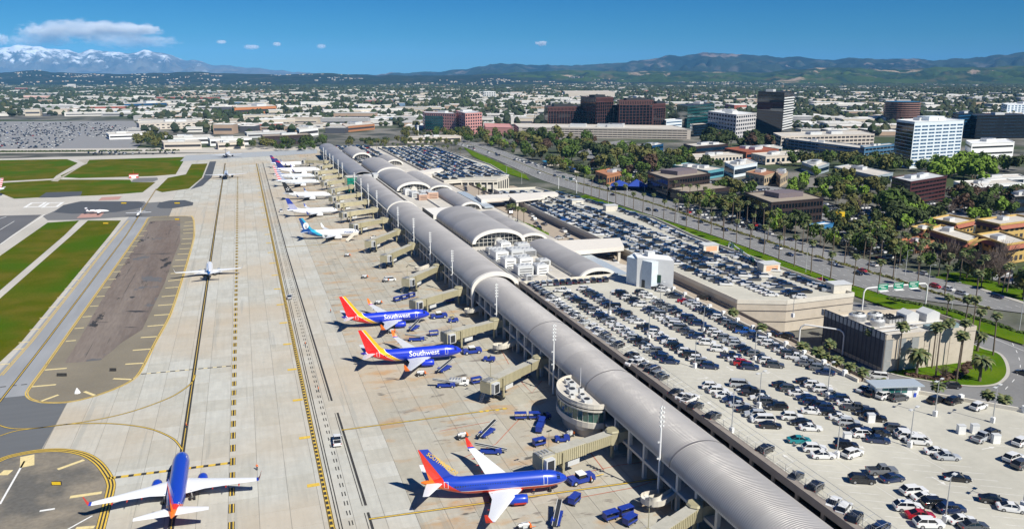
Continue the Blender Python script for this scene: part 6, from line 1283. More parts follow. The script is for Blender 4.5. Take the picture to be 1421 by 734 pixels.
def bldg(name, label, cat, L_, F_, R_, yt, wm, rm=None, style='band', nf=3, nl=6, nr=8, gm=None, hf=.5, wf=.7, h=None, frame=None, backs=False, parapet=.6, z0f=0., group=None, units=2, raw=False):
    A, B, C_ = [(Vector((*v, 0)) if raw else G(*v)) for v in (L_, F_, R_)]; D_ = A + C_ - B
    H_ = h if h else htop(F_[0], F_[1], yt)
    t = T(name, label, cat, group=group); gm = gm or GLASS; rm = rm or FLATR
    P = [(v.x, v.y) for v in (A, B, C_, D_)]; occ(P); sg = 1
    b = MB(); b.prism(P, 0, H_, wm, rm); b.obj('wall', t)
    b = MB(); PP_ = [A, B, C_, D_]
    cc = (A + C_) / 2
    for u, v in zip(PP_, PP_[1:] + PP_[:1]):
        d_ = (v - u).normalized(); n_ = Vector((-d_.y, d_.x, 0)) * .25; e = .2
        b.prism([(w_.x, w_.y) for w_ in (u - n_, v - n_, v + n_, u + n_)], H_, H_ + parapet, wm)
    b.obj('parapet', t)
    ccw = (B - A).cross(C_ - B).z > 0
    fl, fr = ((A, B), (B, C_))
    if nf and style:
        for (u, v), n_ in ((fl, nl), (fr, nr)) + (((C_, D_), nl), ((D_, A), nr)) * (1 if backs else 0):
            if n_: facewin(t, u if ccw else v, v if ccw else u, H_ * z0f + .4, H_ - .4, nf, n_, style, gm, hf=hf, wf=wf, frame=frame)
    for k in range(units):
        f, g_ = rnd.uniform(.25, .7), rnd.uniform(.25, .7); c = A.lerp(B, f) + (C_ - B) * g_; s_ = min((A - B).length, (C_ - B).length) * .12 + 1
        b = MB(); b.box(-s_, s_, -s_ * .6, s_ * .6, 0, 1.2 + s_ * .25, LGREY); b.box(-s_ * .8, s_ * .8, -s_ * .5, s_ * .5, 1.2 + s_ * .25, 1.35 + s_ * .25, STEEL); b.obj('rooftop_unit', t, loc=(c.x, c.y, H_), rz=math.atan2((C_ - B).y, (C_ - B).x))
    return t, PP_, H_
BRN = mat('dark_brown_cladding', (.045, .030, .028), .5, .2, var=.15); BRNR = mat('brown_gravel_roof', (.30, .255, .20), .9, var=.1)
PINK = mat('pink_stone', (.50, .25, .23), .7, var=.06); PINK2 = mat('brown_pink_granite', (.12, .052, .046), .45, var=.08); CRM2 = mat('garage_cream', (.56, .50, .43), .8, var=.06)
DGL = mat('black_glass', (.008, .012, .018), .06, .3, var=.5, scale=.05, spec=.9); NGL = mat('navy_glass', (.01, .03, .06), .07, .3, var=.6, scale=.06, spec=.9); TGL = mat('teal_glass', (.01, .09, .10), .08, .3, var=.4, scale=.05, spec=.9); SLOT = mat('dark_opening', (.03, .03, .035), .8)
WPB = mat('white_panel_bluish', (.66, .72, .76), .45, var=.04); BLP = mat('blue_glass_band', (.02, .09, .20), .15, .1, var=.3, scale=.1, spec=.8)
# utility plant beside the loop road
t = T('utility_plant', 'boxy utility plant with dark steel screen wall, cooling towers and grey roof sheds', 'building')
up = [(186.4, 189), (221.4, 187.5), (220.8, 208), (186.4, 217)]; occ(up)
b = MB(); b.prism(up, 0, 10.8, BEIGE, FLATR); b.obj('wall', t)
b = MB()
for p, q in zip(up, up[1:] + up[:1]):
    p = Vector((*p, 0)); q = Vector((*q, 0)); d_ = (q - p).normalized(); n_ = Vector((-d_.y, d_.x, 0)) * .2; b.prism([(v.x, v.y) for v in (p - n_, q - n_, q + n_, p + n_)], 10.8, 12.3, BEIGE)
b.obj('parapet', t)
SCR = mat('dark_steel_screen', (.05, .06, .085), .6, .1, var=.25, scale=.5)
b = MB(); b.box(185.95, 186.15, 189, 217, 1.5, 13, SCR); b.obj('screen_wall', t)
pb = MB(); pb.box(185.85, 185.95, 0, .12, 0, 13.1, SCR); pm = pb.mesh('screen_post')
pz = MB(); pz.box(185.86, 185.95, .3, 1.6, 10.6, 12.8, mat('screen_panel', (.30, .34, .38), .5, .3)); pzm = pz.mesh('screen_panel')
for k in range(16): link('screen_post', pm, t, (0, 189 + k * 1.85, 0)); link('screen_panel', pzm, t, (0, 189 + k * 1.85, 0))
for k in range(7):
    b = MB(); b.box(0, .14, 0, 34.5 / 14 - .12, 0, 10.6, BEIGE); 
    x0 = 186.5 + k * 34.8 / 7; b2 = MB(); 
    for r_ in range(3): 
        q = MB(); q.box(x0 + .04, x0 + 34.8 / 7 - .04, -.12, .0, .1 + r_ * 3.6, 3.6 + r_ * 3.6, BEIGE if (k > 2) else mat('grey_metal_panel', (.36, .37, .37), .5, .3, var=.08)); 
        o = q.obj('wall_panel', t, loc=(0, 189 - .043 * (x0 - 186.4), 0))
for (x, y, r_) in ((193, 209, 2.9), (199, 207.5, 2.6), (195, 202, 2.3)):
    b = MB(); b.tube((x, y, 10.8), (x, y, 12.6), r_, r_, STEEL, 20); b.tube((x, y, 12.6), (x, y, 13.3), r_ * .9, r_ * .75, LGREY, 20, cap=False); b.tube((x, y, 12.61), (x, y, 12.7), r_ * .72, r_ * .72, DARK, 16)
    for k in range(5): a = k * 1.2566; b.loft([[(x + .3 * math.cos(a), y + .3 * math.sin(a), 12.95), (x + r_ * .7 * math.cos(a), y + r_ * .7 * math.sin(a), 12.95)], [(x + .3 * math.cos(a + .5), y + .3 * math.sin(a + .5), 13.1), (x + r_ * .7 * math.cos(a + .3), y + r_ * .7 * math.sin(a + .3), 13.1)]], LGREY, close=False)
    b.obj('cooling_tower', t)
for (x, y, sx, sy, h) in ((206, 201, 5.2, 4.6, 3.8), (213, 199.5, 5.6, 4.8, 4.0)):
    b = MB(); b.loft([[(x, yy, 10.8), (x + sx, yy, 10.8), (x + sx, yy, 10.8 + h * .7), (x + sx * .5, yy, 10.8 + h), (x, yy, 10.8 + h * .7)] for yy in (y, y + sy)], LGREY); b.obj('roof_shed', t)
for k in range(9): b = MB(); x, y = 200 + (k % 5) * 1.3, 203 + (k // 5) * 3; b.box(x, x + 1, y - 1, y + 1.2, 10.8, 12.2, STEEL); b.tube((x + .5, y - 1, 12.4), (x + .5, y + 1, 12.4), .3, .3, DARK, 8); b.obj('chiller', t)
b = MB(); b.path([(189, 195, 11.2), (205, 195, 11.2), (205, 200, 11.2)], .25, STEEL); b.path([(192, 198, 11.6), (216, 197, 11.6)], .2, STEEL); b.box(207, 212, 192, 195, 10.8, 12.0, mat('teal_grey_tank', (.2, .28, .3), .5)); b.box(214.5, 218, 191, 194.5, 10.8, 12.4, mat('teal_grey_tank', (.2, .28, .3))); b.obj('roof_pipe', t)
# dark brown offices by the boulevard
vf = mat('bronze_fin', (.10, .07, .06), .4, .4)
for (L_, F_, R_, yt, lb) in [((898, 266), (926, 277), (984, 268), 249, 'dark brown three-storey office with flat tan roof beside the blue awning'), ((1032, 298), (1068, 314), (1140, 307), 282, 'nearer dark brown three-storey office with flat tan roof behind the palms')]:
    t, P, H_ = bldg('office_building', lb, 'office building', L_, F_, R_, yt, BRN, BRNR, 'band', 3, 12, 16, DGL, hf=.6, frame=vf, units=0)
    c = sum(P, Vector()) / 4; s_ = (P[2] - P[1]).length * .16; b = MB(); b.box(-s_ * 1.5, s_ * 1.5, -s_, s_, 0, 3.2, mat('penthouse_mauve', (.16, .13, .14), .7)); b.obj('penthouse', t, loc=(c.x, c.y, H_), rz=math.atan2((P[2] - P[1]).y, (P[2] - P[1]).x))
bldg('annex_building', 'low dark annex with wide tan roof between the two brown offices', 'building', (925, 276), (950, 283), (1012, 275), 268, BRN, BRNR, 'band', 1, 6, 10, DGL, units=0)
bldg('office_building', 'dark maroon mid-rise office with grey fin slabs beyond the car park', 'office building', (1234, 281), (1260, 289), (1310, 279), 253, mat('maroon_cladding', (.07, .022, .022), .5), LGREY, 'band', 6, 6, 10, DGL, hf=.45, units=3, frame=vf)
for f in (0, 1):
    pass
# white tower
t, P, H_ = bldg('office_tower', 'tall white twelve-storey office tower with blue-tinted glass corner', 'office tower', (1238, 228), (1262, 234.5), (1330, 229), 170, WPB, WHITE, None, 0, units=2)
facewin(t, P[1] if (P[1] - P[0]).cross(P[2] - P[1]).z > 0 else P[2], P[2] if (P[1] - P[0]).cross(P[2] - P[1]).z > 0 else P[1], 2, H_ - 2.5, 12, 7, 'grid', BLP, wf=.8, hf=.45, frame=WPB)
facewin(t, P[0] if (P[1] - P[0]).cross(P[2] - P[1]).z > 0 else P[1], P[1] if (P[1] - P[0]).cross(P[2] - P[1]).z > 0 else P[0], 2, H_ - 1.5, 12, 3, 'band', DGL, hf=.86, frame=BLP)
c = sum(P, Vector()) / 4; b = MB(); b.box(-12, 12, -7, 7, 0, 4.2, WPB); b.obj('penthouse', t, loc=(c.x, c.y, H_), rz=math.atan2((P[2] - P[1]).y, (P[2] - P[1]).x))
bldg('office_building', 'low white office with dark window strips right of the white tower', 'office building', (1337, 222), (1345, 228), (1404, 225), 200, WHITE, WHITE, 'band', 3, 4, 8, GLASS, hf=.28)
bldg('glass_block', 'long black glass office block behind the low white office', 'office building', (1336, 189), (1352, 193), (1425, 192), 161, DGL, DARK, 'band', 7, 4, 10, NGL, hf=.3, units=1)
bldg('glass_block', 'black glass wing with pale edge left of the long black block', 'office building', (1318, 190), (1326, 193), (1345, 191), 159, NGL, DARK, 'band', 8, 3, 4, BLP, hf=.4, units=1)
bldg('office_tower', 'pale blue gridded tower at the far right edge', 'office tower', (1388, 158), (1396, 161), (1440, 160), 146, WPB, WHITE, 'grid', 5, 3, 9, BLP, hf=.55, wf=.6, units=1)
# blue ribbon building and white garage
bldg('office_building', 'long low building with blue ribbon windows, left wing', 'office building', (1089, 206), (1192, 221), (1196, 217), 206, mat('blue_spandrel', (.06, .16, .28), .4, var=.1), FLATR, 'band', 3, 16, 1, DGL, hf=.42, frame=LGREY)
bldg('office_building', 'long low building with blue ribbon windows, right wing', 'office building', (1192, 221), (1198, 223), (1240, 218), 205, mat('blue_spandrel', (.06, .16, .28)), FLATR, 'band', 3, 1, 8, DGL, hf=.42, frame=LGREY)
bldg('parking_structure', 'white parking structure with square dark openings behind the blue ribbon building', 'parking structure', (1072, 200), (1083, 206), (1212, 202), 190, CRM2, FLATR, 'grid', 3, 3, 22, SLOT, hf=.55, wf=.8)
bldg('parking_structure', 'flat pale roofed hall behind the white parking structure', 'building', (1120, 196), (1140, 198), (1205, 196), 186, LGREY, WHITE, None, 0)
# slab office, black tower, teal block
bldg('office_building', 'grey-white six-storey office with square windows left of the black tower', 'office building', (981, 186), (1020, 194), (1047, 190), 160, mat('grey_white_stone', (.52, .50, .50), .6), WHITE, 'grid', 6, 10, 9, NGL, hf=.5, wf=.62, units=3)
t, P, H_ = bldg('office_tower', 'tall black glass tower with white striped right side', 'office tower', (1048, 186), (1084, 191), (1098, 187), 129, DGL, DARK, 'band', 14, 6, 3, NGL, hf=.42, units=1)
facewin(t, P[1] if (P[1] - P[0]).cross(P[2] - P[1]).z > 0 else P[2], P[2] if (P[1] - P[0]).cross(P[2] - P[1]).z > 0 else P[1], 10, H_ - 6, 13, 1, 'band', WHITE, hf=.45, name='white_spandrel', proud=.5)
bldg('glass_block', 'dark teal glass block left of the grey-white office', 'office building', (938, 176), (953, 180), (990, 174), 148, TGL, DARK, 'band', 7, 4, 8, DGL, hf=.3, units=1)
bldg('glass_block', 'low black glass block in front of the teal block', 'office building', (957, 188), (962, 190), (984, 188), 174, DGL, FLATR, 'band', 4, 2, 6, NGL, hf=.4, units=0)
bldg('office_building', 'small banded white office beside the long cream garage', 'office building', (921, 180), (924, 182), (946, 180), 168, WPB, WHITE, 'band', 3, 1, 4, BLP, hf=.35, units=0)
# long cream garage
bldg('parking_structure', 'very long cream parking structure with rows of dark slots', 'parking structure', (713, 184), (720, 190), (958, 194), 177, CRM2, FLATR, 'band', 4, 2, 34, SLOT, hf=.45, frame=CRM2, units=4)
bldg('parking_structure', 'pink end pavilion of the long cream garage', 'building', (672, 182), (674, 188), (712, 189), 177, PINK, PINK, 'grid', 1, 1, 5, SLOT, hf=.2, wf=.3, units=0)
# brown glass complex
for (L_, F_, R_, yt, lb, nr) in [((755, 178), (760, 181), (806, 180), 149, 'leftmost wing of the brown and black glass complex', 12), ((805, 180), (826, 183), (850, 181), 136, 'tallest tower of the brown and black glass complex', 8), ((849, 180), (852, 182), (858, 181), 150, 'narrow recessed link of the brown glass complex', 2), ((855, 181), (858, 183), (905, 182), 140, 'broad second tower of the brown glass complex', 10), ((900, 180), (903, 182), (922, 180), 145, 'rightmost wing of the brown and black glass complex', 6)]:
    t, P, H_ = bldg('office_tower', lb, 'office tower', L_, F_, R_, yt, PINK2, DARK, None, 0, units=0)
    cc_ = (P[1] - P[0]).cross(P[2] - P[1]).z > 0
    for (u, v), n_ in (((P[0], P[1]), 5), ((P[1], P[2]), nr)):
        facewin(t, u if cc_ else v, v if cc_ else u, 1, H_ - 7, 9, n_, 'band', DGL, hf=.9); facewin(t, u if cc_ else v, v if cc_ else u, H_ - 7, H_ - .5, 1, n_ * 2, 'grid', DGL, hf=.75, wf=.5)
        d_ = v - u
        for k in range(n_ + 1):
            b = MB(); b.box(-.3, .3, -.3, .3, 0, H_ - 6.5, PINK2); o = u + d_ * (k / n_); b.obj('pier', t, loc=(o.x, o.y, 0))
    c = sum(P, Vector()) / 4; b = MB(); w_ = (P[2] - P[1]).length * .3; b.box(-w_, w_, -6, 6, 0, 4, DARK); b.obj('penthouse', t, loc=(c.x, c.y, H_), rz=math.atan2((P[2] - P[1]).y, (P[2] - P[1]).x))
t, P, H_ = bldg('office_building', 'pink office with wide green glass front, left one of two', 'office building', (587, 179), (590, 182), (633, 184), 157, PINK, LGREY, 'grid', 6, 2, 14, NGL, hf=.5, wf=.5, units=1)
cc_ = (P[1] - P[0]).cross(P[2] - P[1]).z > 0; u, v = P[1], P[1].lerp(P[2], .6); facewin(t, u if cc_ else v, v if cc_ else u, 3, H_ - 4, 5, 6, 'band', TGL, hf=.85, proud=.5)
bldg('office_building', 'pink office with black glass corner, right one of two', 'office building', (633, 182), (646, 188), (669, 186), 158, PINK, LGREY, 'grid', 7, 5, 7, NGL, hf=.55, wf=.6, units=2)
bldg('hangar', 'huge pale beige airship hangar on the far plain', 'hangar', (781, 135), (784, 137), (853, 137), 128, CRM2, CRM2, None, 0, units=0)
bldg('hotel_tower', 'distant white slab with dark base and pole on the plain', 'building', (670, 136), (672, 137), (688, 137), 128, WHITE, WHITE, 'grid', 3, 1, 5, NGL, units=1)
# round brown tower
c = G(1249, 173); H_ = htop(1249, 173, 141); t = T('office_tower', 'round brown banded office tower in the distance', 'office tower', (c.x, c.y, 0)); occ([(c.x - 30, c.y), (c.x + 30, c.y)])
rr = 25 * (c.xy.length / 1350)
for k in range(11):
    b = MB(); b.tube((0, 0, H_ * k / 11), (0, 0, H_ * (k + .5) / 11), rr, rr, mat('brown_band', (.22, .12, .10), .6), 28); b.obj('brown_band', t); b = MB(); b.tube((0, 0, H_ * (k + .5) / 11), (0, 0, H_ * (k + 1) / 11), rr * .97, rr * .97, DGL, 28); b.obj('window_band', t)
# assorted low buildings of the right side
for (L_, F_, R_, yt, wm, st, nf, nr, lb) in [((932, 240), (982, 249), (1004, 245), 238, mat('turquoise_wall', (.10, .30, .36), .6), 'band', 1, 8, 'low white and turquoise building behind the first brown office'), ((1005, 240), (1018, 247), (1050, 241), 232, WPB, 'band', 1, 6, 'low white building with stepped roof right of the turquoise one'),
    ((1034, 252), (1060, 258), (1078, 252), 245, mat('tan_stucco', (.42, .33, .22), .8), 'grid', 1, 6, 'tan stucco building with terracotta roof'), ((1076, 254), (1082, 260), (1092, 254), 245, mat('tan_stucco', (.42, .33, .22)), 'grid', 1, 4, 'small peaked tan stucco building'),
    ((1112, 236), (1132, 244), (1150, 238), 233, mat('blue_grey_wall', (.3, .36, .4), .6), 'band', 1, 6, 'white-roofed low office among trees, left one'), ((1157, 243), (1215, 257), (1238, 252), 245, mat('blue_grey_wall', (.3, .36, .4)), 'band', 1, 12, 'long white-roofed low office among trees, right one'),
    ((948, 210), (965, 214), (1010, 210), 204, BRN, 'band', 1, 8, 'low tan-roofed building in front of the dark trees'), ((1005, 216), (1035, 222), (1080, 217), 212, mat('terracotta', (.28, .08, .04), .8), 'band', 1, 8, 'long building with red tile roof'), ((1042, 224), (1062, 229), (1130, 224), 218, CRM2, 'grid', 1, 10, 'cream arcade building beyond the turquoise one'),
    ((945, 224), (962, 228), (1030, 224), 219, CRM2, 'grid', 1, 14, 'row of cream pavilions beside the ramp'), ((890, 214), (897, 217), (920, 213), 204, BLP, 'band', 2, 4, 'small bright blue building behind the trees'), ((1322, 264), (1340, 270), (1416, 266), 258, WHITE, 'band', 1, 12, 'long white-roofed building behind the green willows'), ((1400, 290), (1405, 297), (1440, 294), 274, DGL, 'band', 2, 5, 'dark glass low building at the right edge'),
    ((1355, 254), (1362, 258), (1421, 256), 248, WHITE, 'band', 1, 10, 'white low building row beyond the willows'), ((1040, 212), (1050, 215), (1085, 212), 207, LGREY, 'band', 1, 6, 'grey low building left of the white garage')]:
    bldg('low_building', lb, 'building', L_, F_, R_, yt, wm, {'terracotta': wm}.get(wm.name, mat('tile_roof', (.33, .15, .08), .8) if 'stucco' in wm.name else FLATR), st, nf, 4, nr, NGL, hf=.5, wf=.6, units=3)
# blue tent and terracotta restaurant
p = G(883, 264); t = T('tent', 'bright blue peaked canopy tent left of the first brown office', 'tent', p, R(-30)); BT = mat('blue_fabric', (.015, .05, .30), .7)
b = MB(); 
for sx in (-1, 0, 1): 
    x0, x1 = sx * 14 - 7, sx * 14 + 7; c = (sx * 14, 0, 9 - abs(sx)); q = [(x0, -8, 4), (x1, -8, 4), (x1, 8, 4), (x0, 8, 4)]
    for a, d_ in zip(q, q[1:] + q[:1]): b.face([a, d_, c], BT)
b.obj('roof', t); b = MB(); b.box(-20.5, 20.5, 7.6, 8, 0, 4, BT)
for x in (-21, -7, 7, 21):
    for y in (-8, 8): b.tube((x, y, 0), (x, y, 4), .15, .15, WHITE, 6)
b.obj('frame', t)
bldg('restaurant', 'orange-roofed restaurant among palms beside the boulevard', 'restaurant', (826, 252), (842, 258), (862, 253), 244, mat('orange_stucco', (.38, .17, .08), .8), mat('orange_tile_roof', (.36, .16, .08), .8), 'grid', 1, 3, 6, SLOT, units=1)
for (x, y, l) in ((766, 229, 'small turquoise tarp roof in the grove beside the boulevard'), (804, 238, 'small blue tarp roof in the grove beside the boulevard')):
    p = G(x, y); b = MB(); b.prism([(p.x - 9, p.y - 8), (p.x + 9, p.y - 10), (p.x + 10, p.y + 8), (p.x - 8, p.y + 9)], 3.2, 3.6, mat('tarp' + str(x), (.02, .25, .42) if x == 766 else (.01, .08, .42), .6)); b.prism([(p.x - 8, p.y - 7), (p.x + 8, p.y - 9), (p.x + 9, p.y + 7), (p.x - 7, p.y + 8)], 0, 3.2, CRM2); b.obj('tarp_shelter', label=l, cat='shelter')
# yellow hotel
YW = mat('yellow_stucco', (.50, .34, .11), .8, var=.1); RT = mat('red_tile_roof', (.30, .10, .06), .8, var=.15)
def hotelwing(L_, F_, R_, yt, lb, nf=2, nl=4, nr=8, rm=None, wm=None):
    t, P, H_ = bldg('hotel_wing', lb, 'hotel', L_, F_, R_, yt, wm or YW, rm or FLATR, 'grid', nf, nl, nr, SLOT, hf=.55, wf=.6, units=1, parapet=1.); b = MB(); c_ = (P[0] + P[2]) / 2
    for u, v in ((P[0], P[1]), (P[1], P[2])):
        d_ = (v - u).normalized(); n_ = Vector((d_.y, -d_.x, 0)); n_ = n_ if (u + n_ - c_).length > (u - c_).length else -n_
        b.loft([[(w_.x, w_.y, H_ - 2.2), (w_.x, w_.y, H_ - .2), ((w_ + n_ * 1.6).x, (w_ + n_ * 1.6).y, H_ - 2.0)] for w_ in (u, v)], RT)
    b.obj('tile_eave', t); return t
hotelwing((1352, 352), (1392, 368), (1425, 362), 341, 'yellow hotel wing with arched stair at the right edge', 2, 4, 5)
hotelwing((1285, 341), (1340, 360), (1358, 352), 337, 'long yellow hotel wing with red tile eaves in front', 1, 12, 3)
hotelwing((1352, 330), (1384, 338), (1440, 330), 313, 'rear yellow hotel block with pale flat roof', 2, 4, 8)
hotelwing((1290, 320), (1325, 328), (1350, 322), 312, 'middle yellow hotel block with grey roof plant', 2, 5, 5)
hotelwing((1262, 336), (1280, 341), (1300, 336), 321, 'yellow hotel entrance tower among palms', 2, 2, 3)
hotelwing((1246, 345), (1265, 352), (1295, 347), 341, 'orange canopy restaurant in front of the hotel', 1, 3, 5, RT, mat('orange_stucco', (.38, .17, .08)))
b = MB(); p = G(1367, 362); d_ = Vector((math.cos(R(-25)), math.sin(R(-25)), 0))
b.loft([[(p + d_ * (u * 9 * math.cos(k / 12 * math.pi)) ).to_tuple()[:2] + (11 * math.sin(k / 12 * math.pi),) for u in (1,)] + [(p + d_ * (9 * math.cos(k / 12 * math.pi)) + Vector((0, 2.5, 0))).to_tuple()[:2] + (11 * math.sin(k / 12 * math.pi),)] for k in range(13)], YW, close=False); b.obj('hotel_gable', label='round yellow gable wall of the hotel facing the lawn', cat='wall')
bldg('petrol_canopy', 'blue and white petrol canopy beyond the second brown office', 'canopy', (1118, 318), (1130, 320), (1157, 316), 314.5, mat('canopy_blue', (.03, .16, .35), .5), WHITE, None, 0, units=0)
p = G(1164, 315); t = T('price_sign', 'yellow square pole sign beside the petrol canopy', 'sign', p, R(-20)); b = MB(); b.box(-2.8, 2.8, -.3, .3, 6, 9.4, mat('sign_yellow', (.75, .5, .02))); b.obj('panel', t); b = MB(); b.tube((0, 0, 0), (0, 0, 7), .3, .3, STEEL); b.obj('pole', t)
# far-left lots and hangars
AG2 = mat('lot_asphalt', (.22, .22, .225), .9, var=.1)
sheet('car_park', [(-60, 169), (185, 168), (205, 190), (188, 207), (-60, 209)], .03, AG2, 'wide grey car park at the far left', 'car park')
sheet('perimeter_road', [(-120, 208), (560, 203), (560, 207), (290, 212), (0, 213), (-120, 214)], .05, mat('pale_road', (.46, .43, .38), .9, var=.1), 'pale road along the far end of the airfield', 'road')
sheet('terminal_head_apron', [(258, 216), (440, 207), (440, 213), (250, 224)], .06, mat('apron_blue_grey', (.33, .35, .37), .9, var=.08), 'blue-grey pavement at the head of the taxiway', 'pavement')
for (L_, F_, R_, yt, wm, lb) in [((148, 191), (152, 194), (208, 192), 187, WHITE, 'flat white hall above the far car park'), ((229, 198), (232, 201), (297, 199), 192, WHITE, 'long white flat hall behind the taxiway head, left one'), ((225, 205), (228, 208), (280, 207), 198, CRM2, 'white gabled hall by the perimeter road'), ((289, 201), (292, 203), (350, 201), 193, WHITE, 'long white flat hall behind the taxiway head, middle one'), ((300, 206), (303, 208), (340, 206), 199, CRM2, 'cream hall by the perimeter road'), ((363, 199), (366, 202), (432, 199), 190, BRN, 'long dark low hall behind the striped tails'), ((340, 190), (343, 192), (398, 190), 185, LGREY, 'grey metal hall farther back'), ((412, 188), (416, 191), (442, 188), 180, WHITE, 'white hall with ribbed roof'), ((190, 178), (194, 181), (280, 178), 172, CRM2, 'cream terrace of low flats with dark windows'), ((323, 157), (326, 160), (384, 157), 150, mat('orange_wall', (.50, .20, .08), .7), 'bright orange and white long building in mid-distance'), ((165, 150), (168, 152), (232, 150), 145, BLP, 'long blue glass low building in the left distance'), ((475, 180), (480, 184), (520, 180), 176, mat('orange_stucco', (.38, .17, .08)), 'orange brick building beyond the terminal end'), ((560, 197), (565, 199), (640, 196), 192, CRM2, 'long cream wall beyond the farthest deck')]:
    bldg('hall_building', lb, 'building', L_, F_, R_, yt, wm, FLATR if wm != BRN else BRNR, 'grid' if 'flats' in lb else 'band', 2 if 'flats' in lb else 1, 2, 12, SLOT, hf=.35, wf=.5, units=2, parapet=.4)
for (x, y, l) in ((96, 148, ''),): pass
# control tower like masts, small
p = G(694, 187); t = T('beacon_tower', 'slim white tower beside the boulevard in the distance', 'tower', G(580, 192)); b = MB(); b.tube((0, 0, 0), (0, 0, 17), 1.6, 1.4, WHITE, 12); b.obj('shaft', t); b = MB(); b.tube((0, 0, 17), (0, 0, 19), 1.8, 1.8, LGREY, 12); b.obj('cap', t)
p = G(1075, 0) if 0 else G(919, 196)
# ================================================================= PLANTS
def leafmat(name, c, var=.35): 
    return mat(name, c, .75, var=var, scale=.35, spec=.2)
LM = [leafmat('leaf_dark', (.044, .062, .020)), leafmat('leaf_green', (.065, .105, .020)), leafmat('leaf_olive', (.115, .115, .034)), leafmat('leaf_bright', (.13, .21, .025)), leafmat('leaf_brown', (.085, .052, .035)), leafmat('bare_twigs', (.17, .13, .11))]
BARK = mat('bark', (.12, .09, .06), .9, var=.2); PBARK = mat('palm_bark', (.15, .115, .085), .9, var=.2)
rt = random.Random(5)
def crown(m_, n, r, h, seed, leaf=.9, nb=7):
    q = random.Random(seed); b = MB(); B_ = [(q.uniform(-.55, .55) * r, q.uniform(-.55, .55) * r, h + q.uniform(-.35, .45) * r, q.uniform(.38, .62) * r) for _ in range(nb)]
    for k in range(n):
        cx, cy, cz, cr = q.choice(B_); v = Vector((q.gauss(0, 1), q.gauss(0, 1), q.gauss(0, 1) * .85)).normalized(); rr_ = cr * q.uniform(.72, 1.08); p = Vector((cx, cy, cz)) + v * rr_
        nrm = (v + Vector((q.uniform(-.6, .6), q.uniform(-.6, .6), q.uniform(-.2, .8)))).normalized(); a = nrm.orthogonal().normalized(); c = nrm.cross(a); s = leaf * q.uniform(.5, 1.2); an = q.uniform(0, 6.28); a, c = a * math.cos(an) + c * math.sin(an), c * math.cos(an) - a * math.sin(an)
        b.face([p + a * s, p + c * s * .7, p - a * s, p - c * s * .7], m_)
    return b
def trunk(h, r, seed):
    q = random.Random(seed); b = MB(); b.tube((0, 0, 0), (q.uniform(-.2, .2), q.uniform(-.2, .2), h), r, r * .6, BARK, 7)
    for k in range(4): a = k * 1.7 + seed; b.tube((0, 0, h * .75), (math.cos(a) * h * .5, math.sin(a) * h * .5, h * 1.25), r * .5, r * .15, BARK, 5)
    return b
TREES = []
for i, m_ in enumerate(LM):
    for s in range(2):
        if i < 5: cm = crown(m_, 420 if i != 4 else 380, 4.2, 5.6, i * 10 + s, 1.0).mesh('crown')
        else:
            b = MB(); q = random.Random(s)
            for k in range(60):
                a, e = q.uniform(0, 6.28), q.uniform(.4, 1.4); l_ = q.uniform(2, 5.5); p0 = Vector((0, 0, 2.2 + q.uniform(0, 1.5))); d_ = Vector((math.cos(a) * math.cos(e), math.sin(a) * math.cos(e), math.sin(e))); p1 = p0 + d_ * l_; b.tube(p0, p1, .09, .03, m_, 3, False)
                for j in range(4): p2 = p1 + Vector((q.uniform(-1, 1), q.uniform(-1, 1), q.uniform(0, 1.4))); b.tube(p0.lerp(p1, .5 + j * .12), p2, .05, .02, m_, 3, False)
            cm = b.mesh('crown')
        TREES.append((cm, trunk(3.2, .32, s + i).mesh('trunk')))
def tree(ti, p, s, lab, group, nm='tree'):
    cm, tm = TREES[ti * 2 + rt.randint(0, 1)]; t = T(nm, lab, 'tree', p, rt.uniform(0, 6.28), group); t.scale = (s * rt.uniform(.85, 1.15), s * rt.uniform(.85, 1.15), s * rt.uniform(.85, 1.2))
    link('crown', cm, t); link('trunk', tm, t)
def inpoly(x, y, P):
    c = False; j = len(P) - 1
    for i in range(len(P)):
        if (P[i][1] > y) != (P[j][1] > y) and x < (P[j][0] - P[i][0]) * (y - P[i][1]) / (P[j][1] - P[i][1]) + P[i][0]: c = not c
        j = i
    return c
STUFFTREE = {i: [] for i in range(6)}; NT = 0; RW = {}
def blocked(p, m=0): return any((p.x - x) ** 2 + (p.y - y) ** 2 < (r + m) ** 2 * .75 for x, y, r in OCC)
def scatter(P, n, kinds, smin, smax, lab, group, ind=True, nm='tree'):
    global NT
    x0, x1 = min(p[0] for p in P), max(p[0] for p in P); y0, y1 = min(p[1] for p in P), max(p[1] for p in P); k = 0; g = 0
    while k < n and g < n * 30:
        g += 1; x, y = rt.uniform(x0, x1), rt.uniform(y0, y1)
        if not inpoly(x, y, P): continue
        p = G(x, y)
        if blocked(p, 2): continue
        ki = rt.choice(kinds); s = rt.uniform(smin, smax); k += 1
        if ind and NT < 262: tree(ki, p, s, ('big ' if s > smin + .66 * (smax - smin) else 'small ' if s < smin + .33 * (smax - smin) else '') + ['dark', 'green', 'olive', 'yellow-green', 'brownish', 'bare'][ki] + ' ' + lab, group, nm); NT += 1
        else: STUFFTREE[ki].append((p.x, p.y, s))
scatter([(1210, 320), (1275, 290), (1360, 300), (1421, 296), (1421, 310), (1330, 312), (1290, 335), (1240, 350), (1195, 340)], 34, [0, 1, 3, 2], .7, 1.3, 'leafy tree around the yellow hotel', 'trees around the yellow hotel')
scatter([(1230, 299), (1262, 299), (1250, 322), (1228, 318)], 9, [0, 1], 1.5, 2.1, 'tree left of the yellow hotel', 'big dark trees left of the hotel')
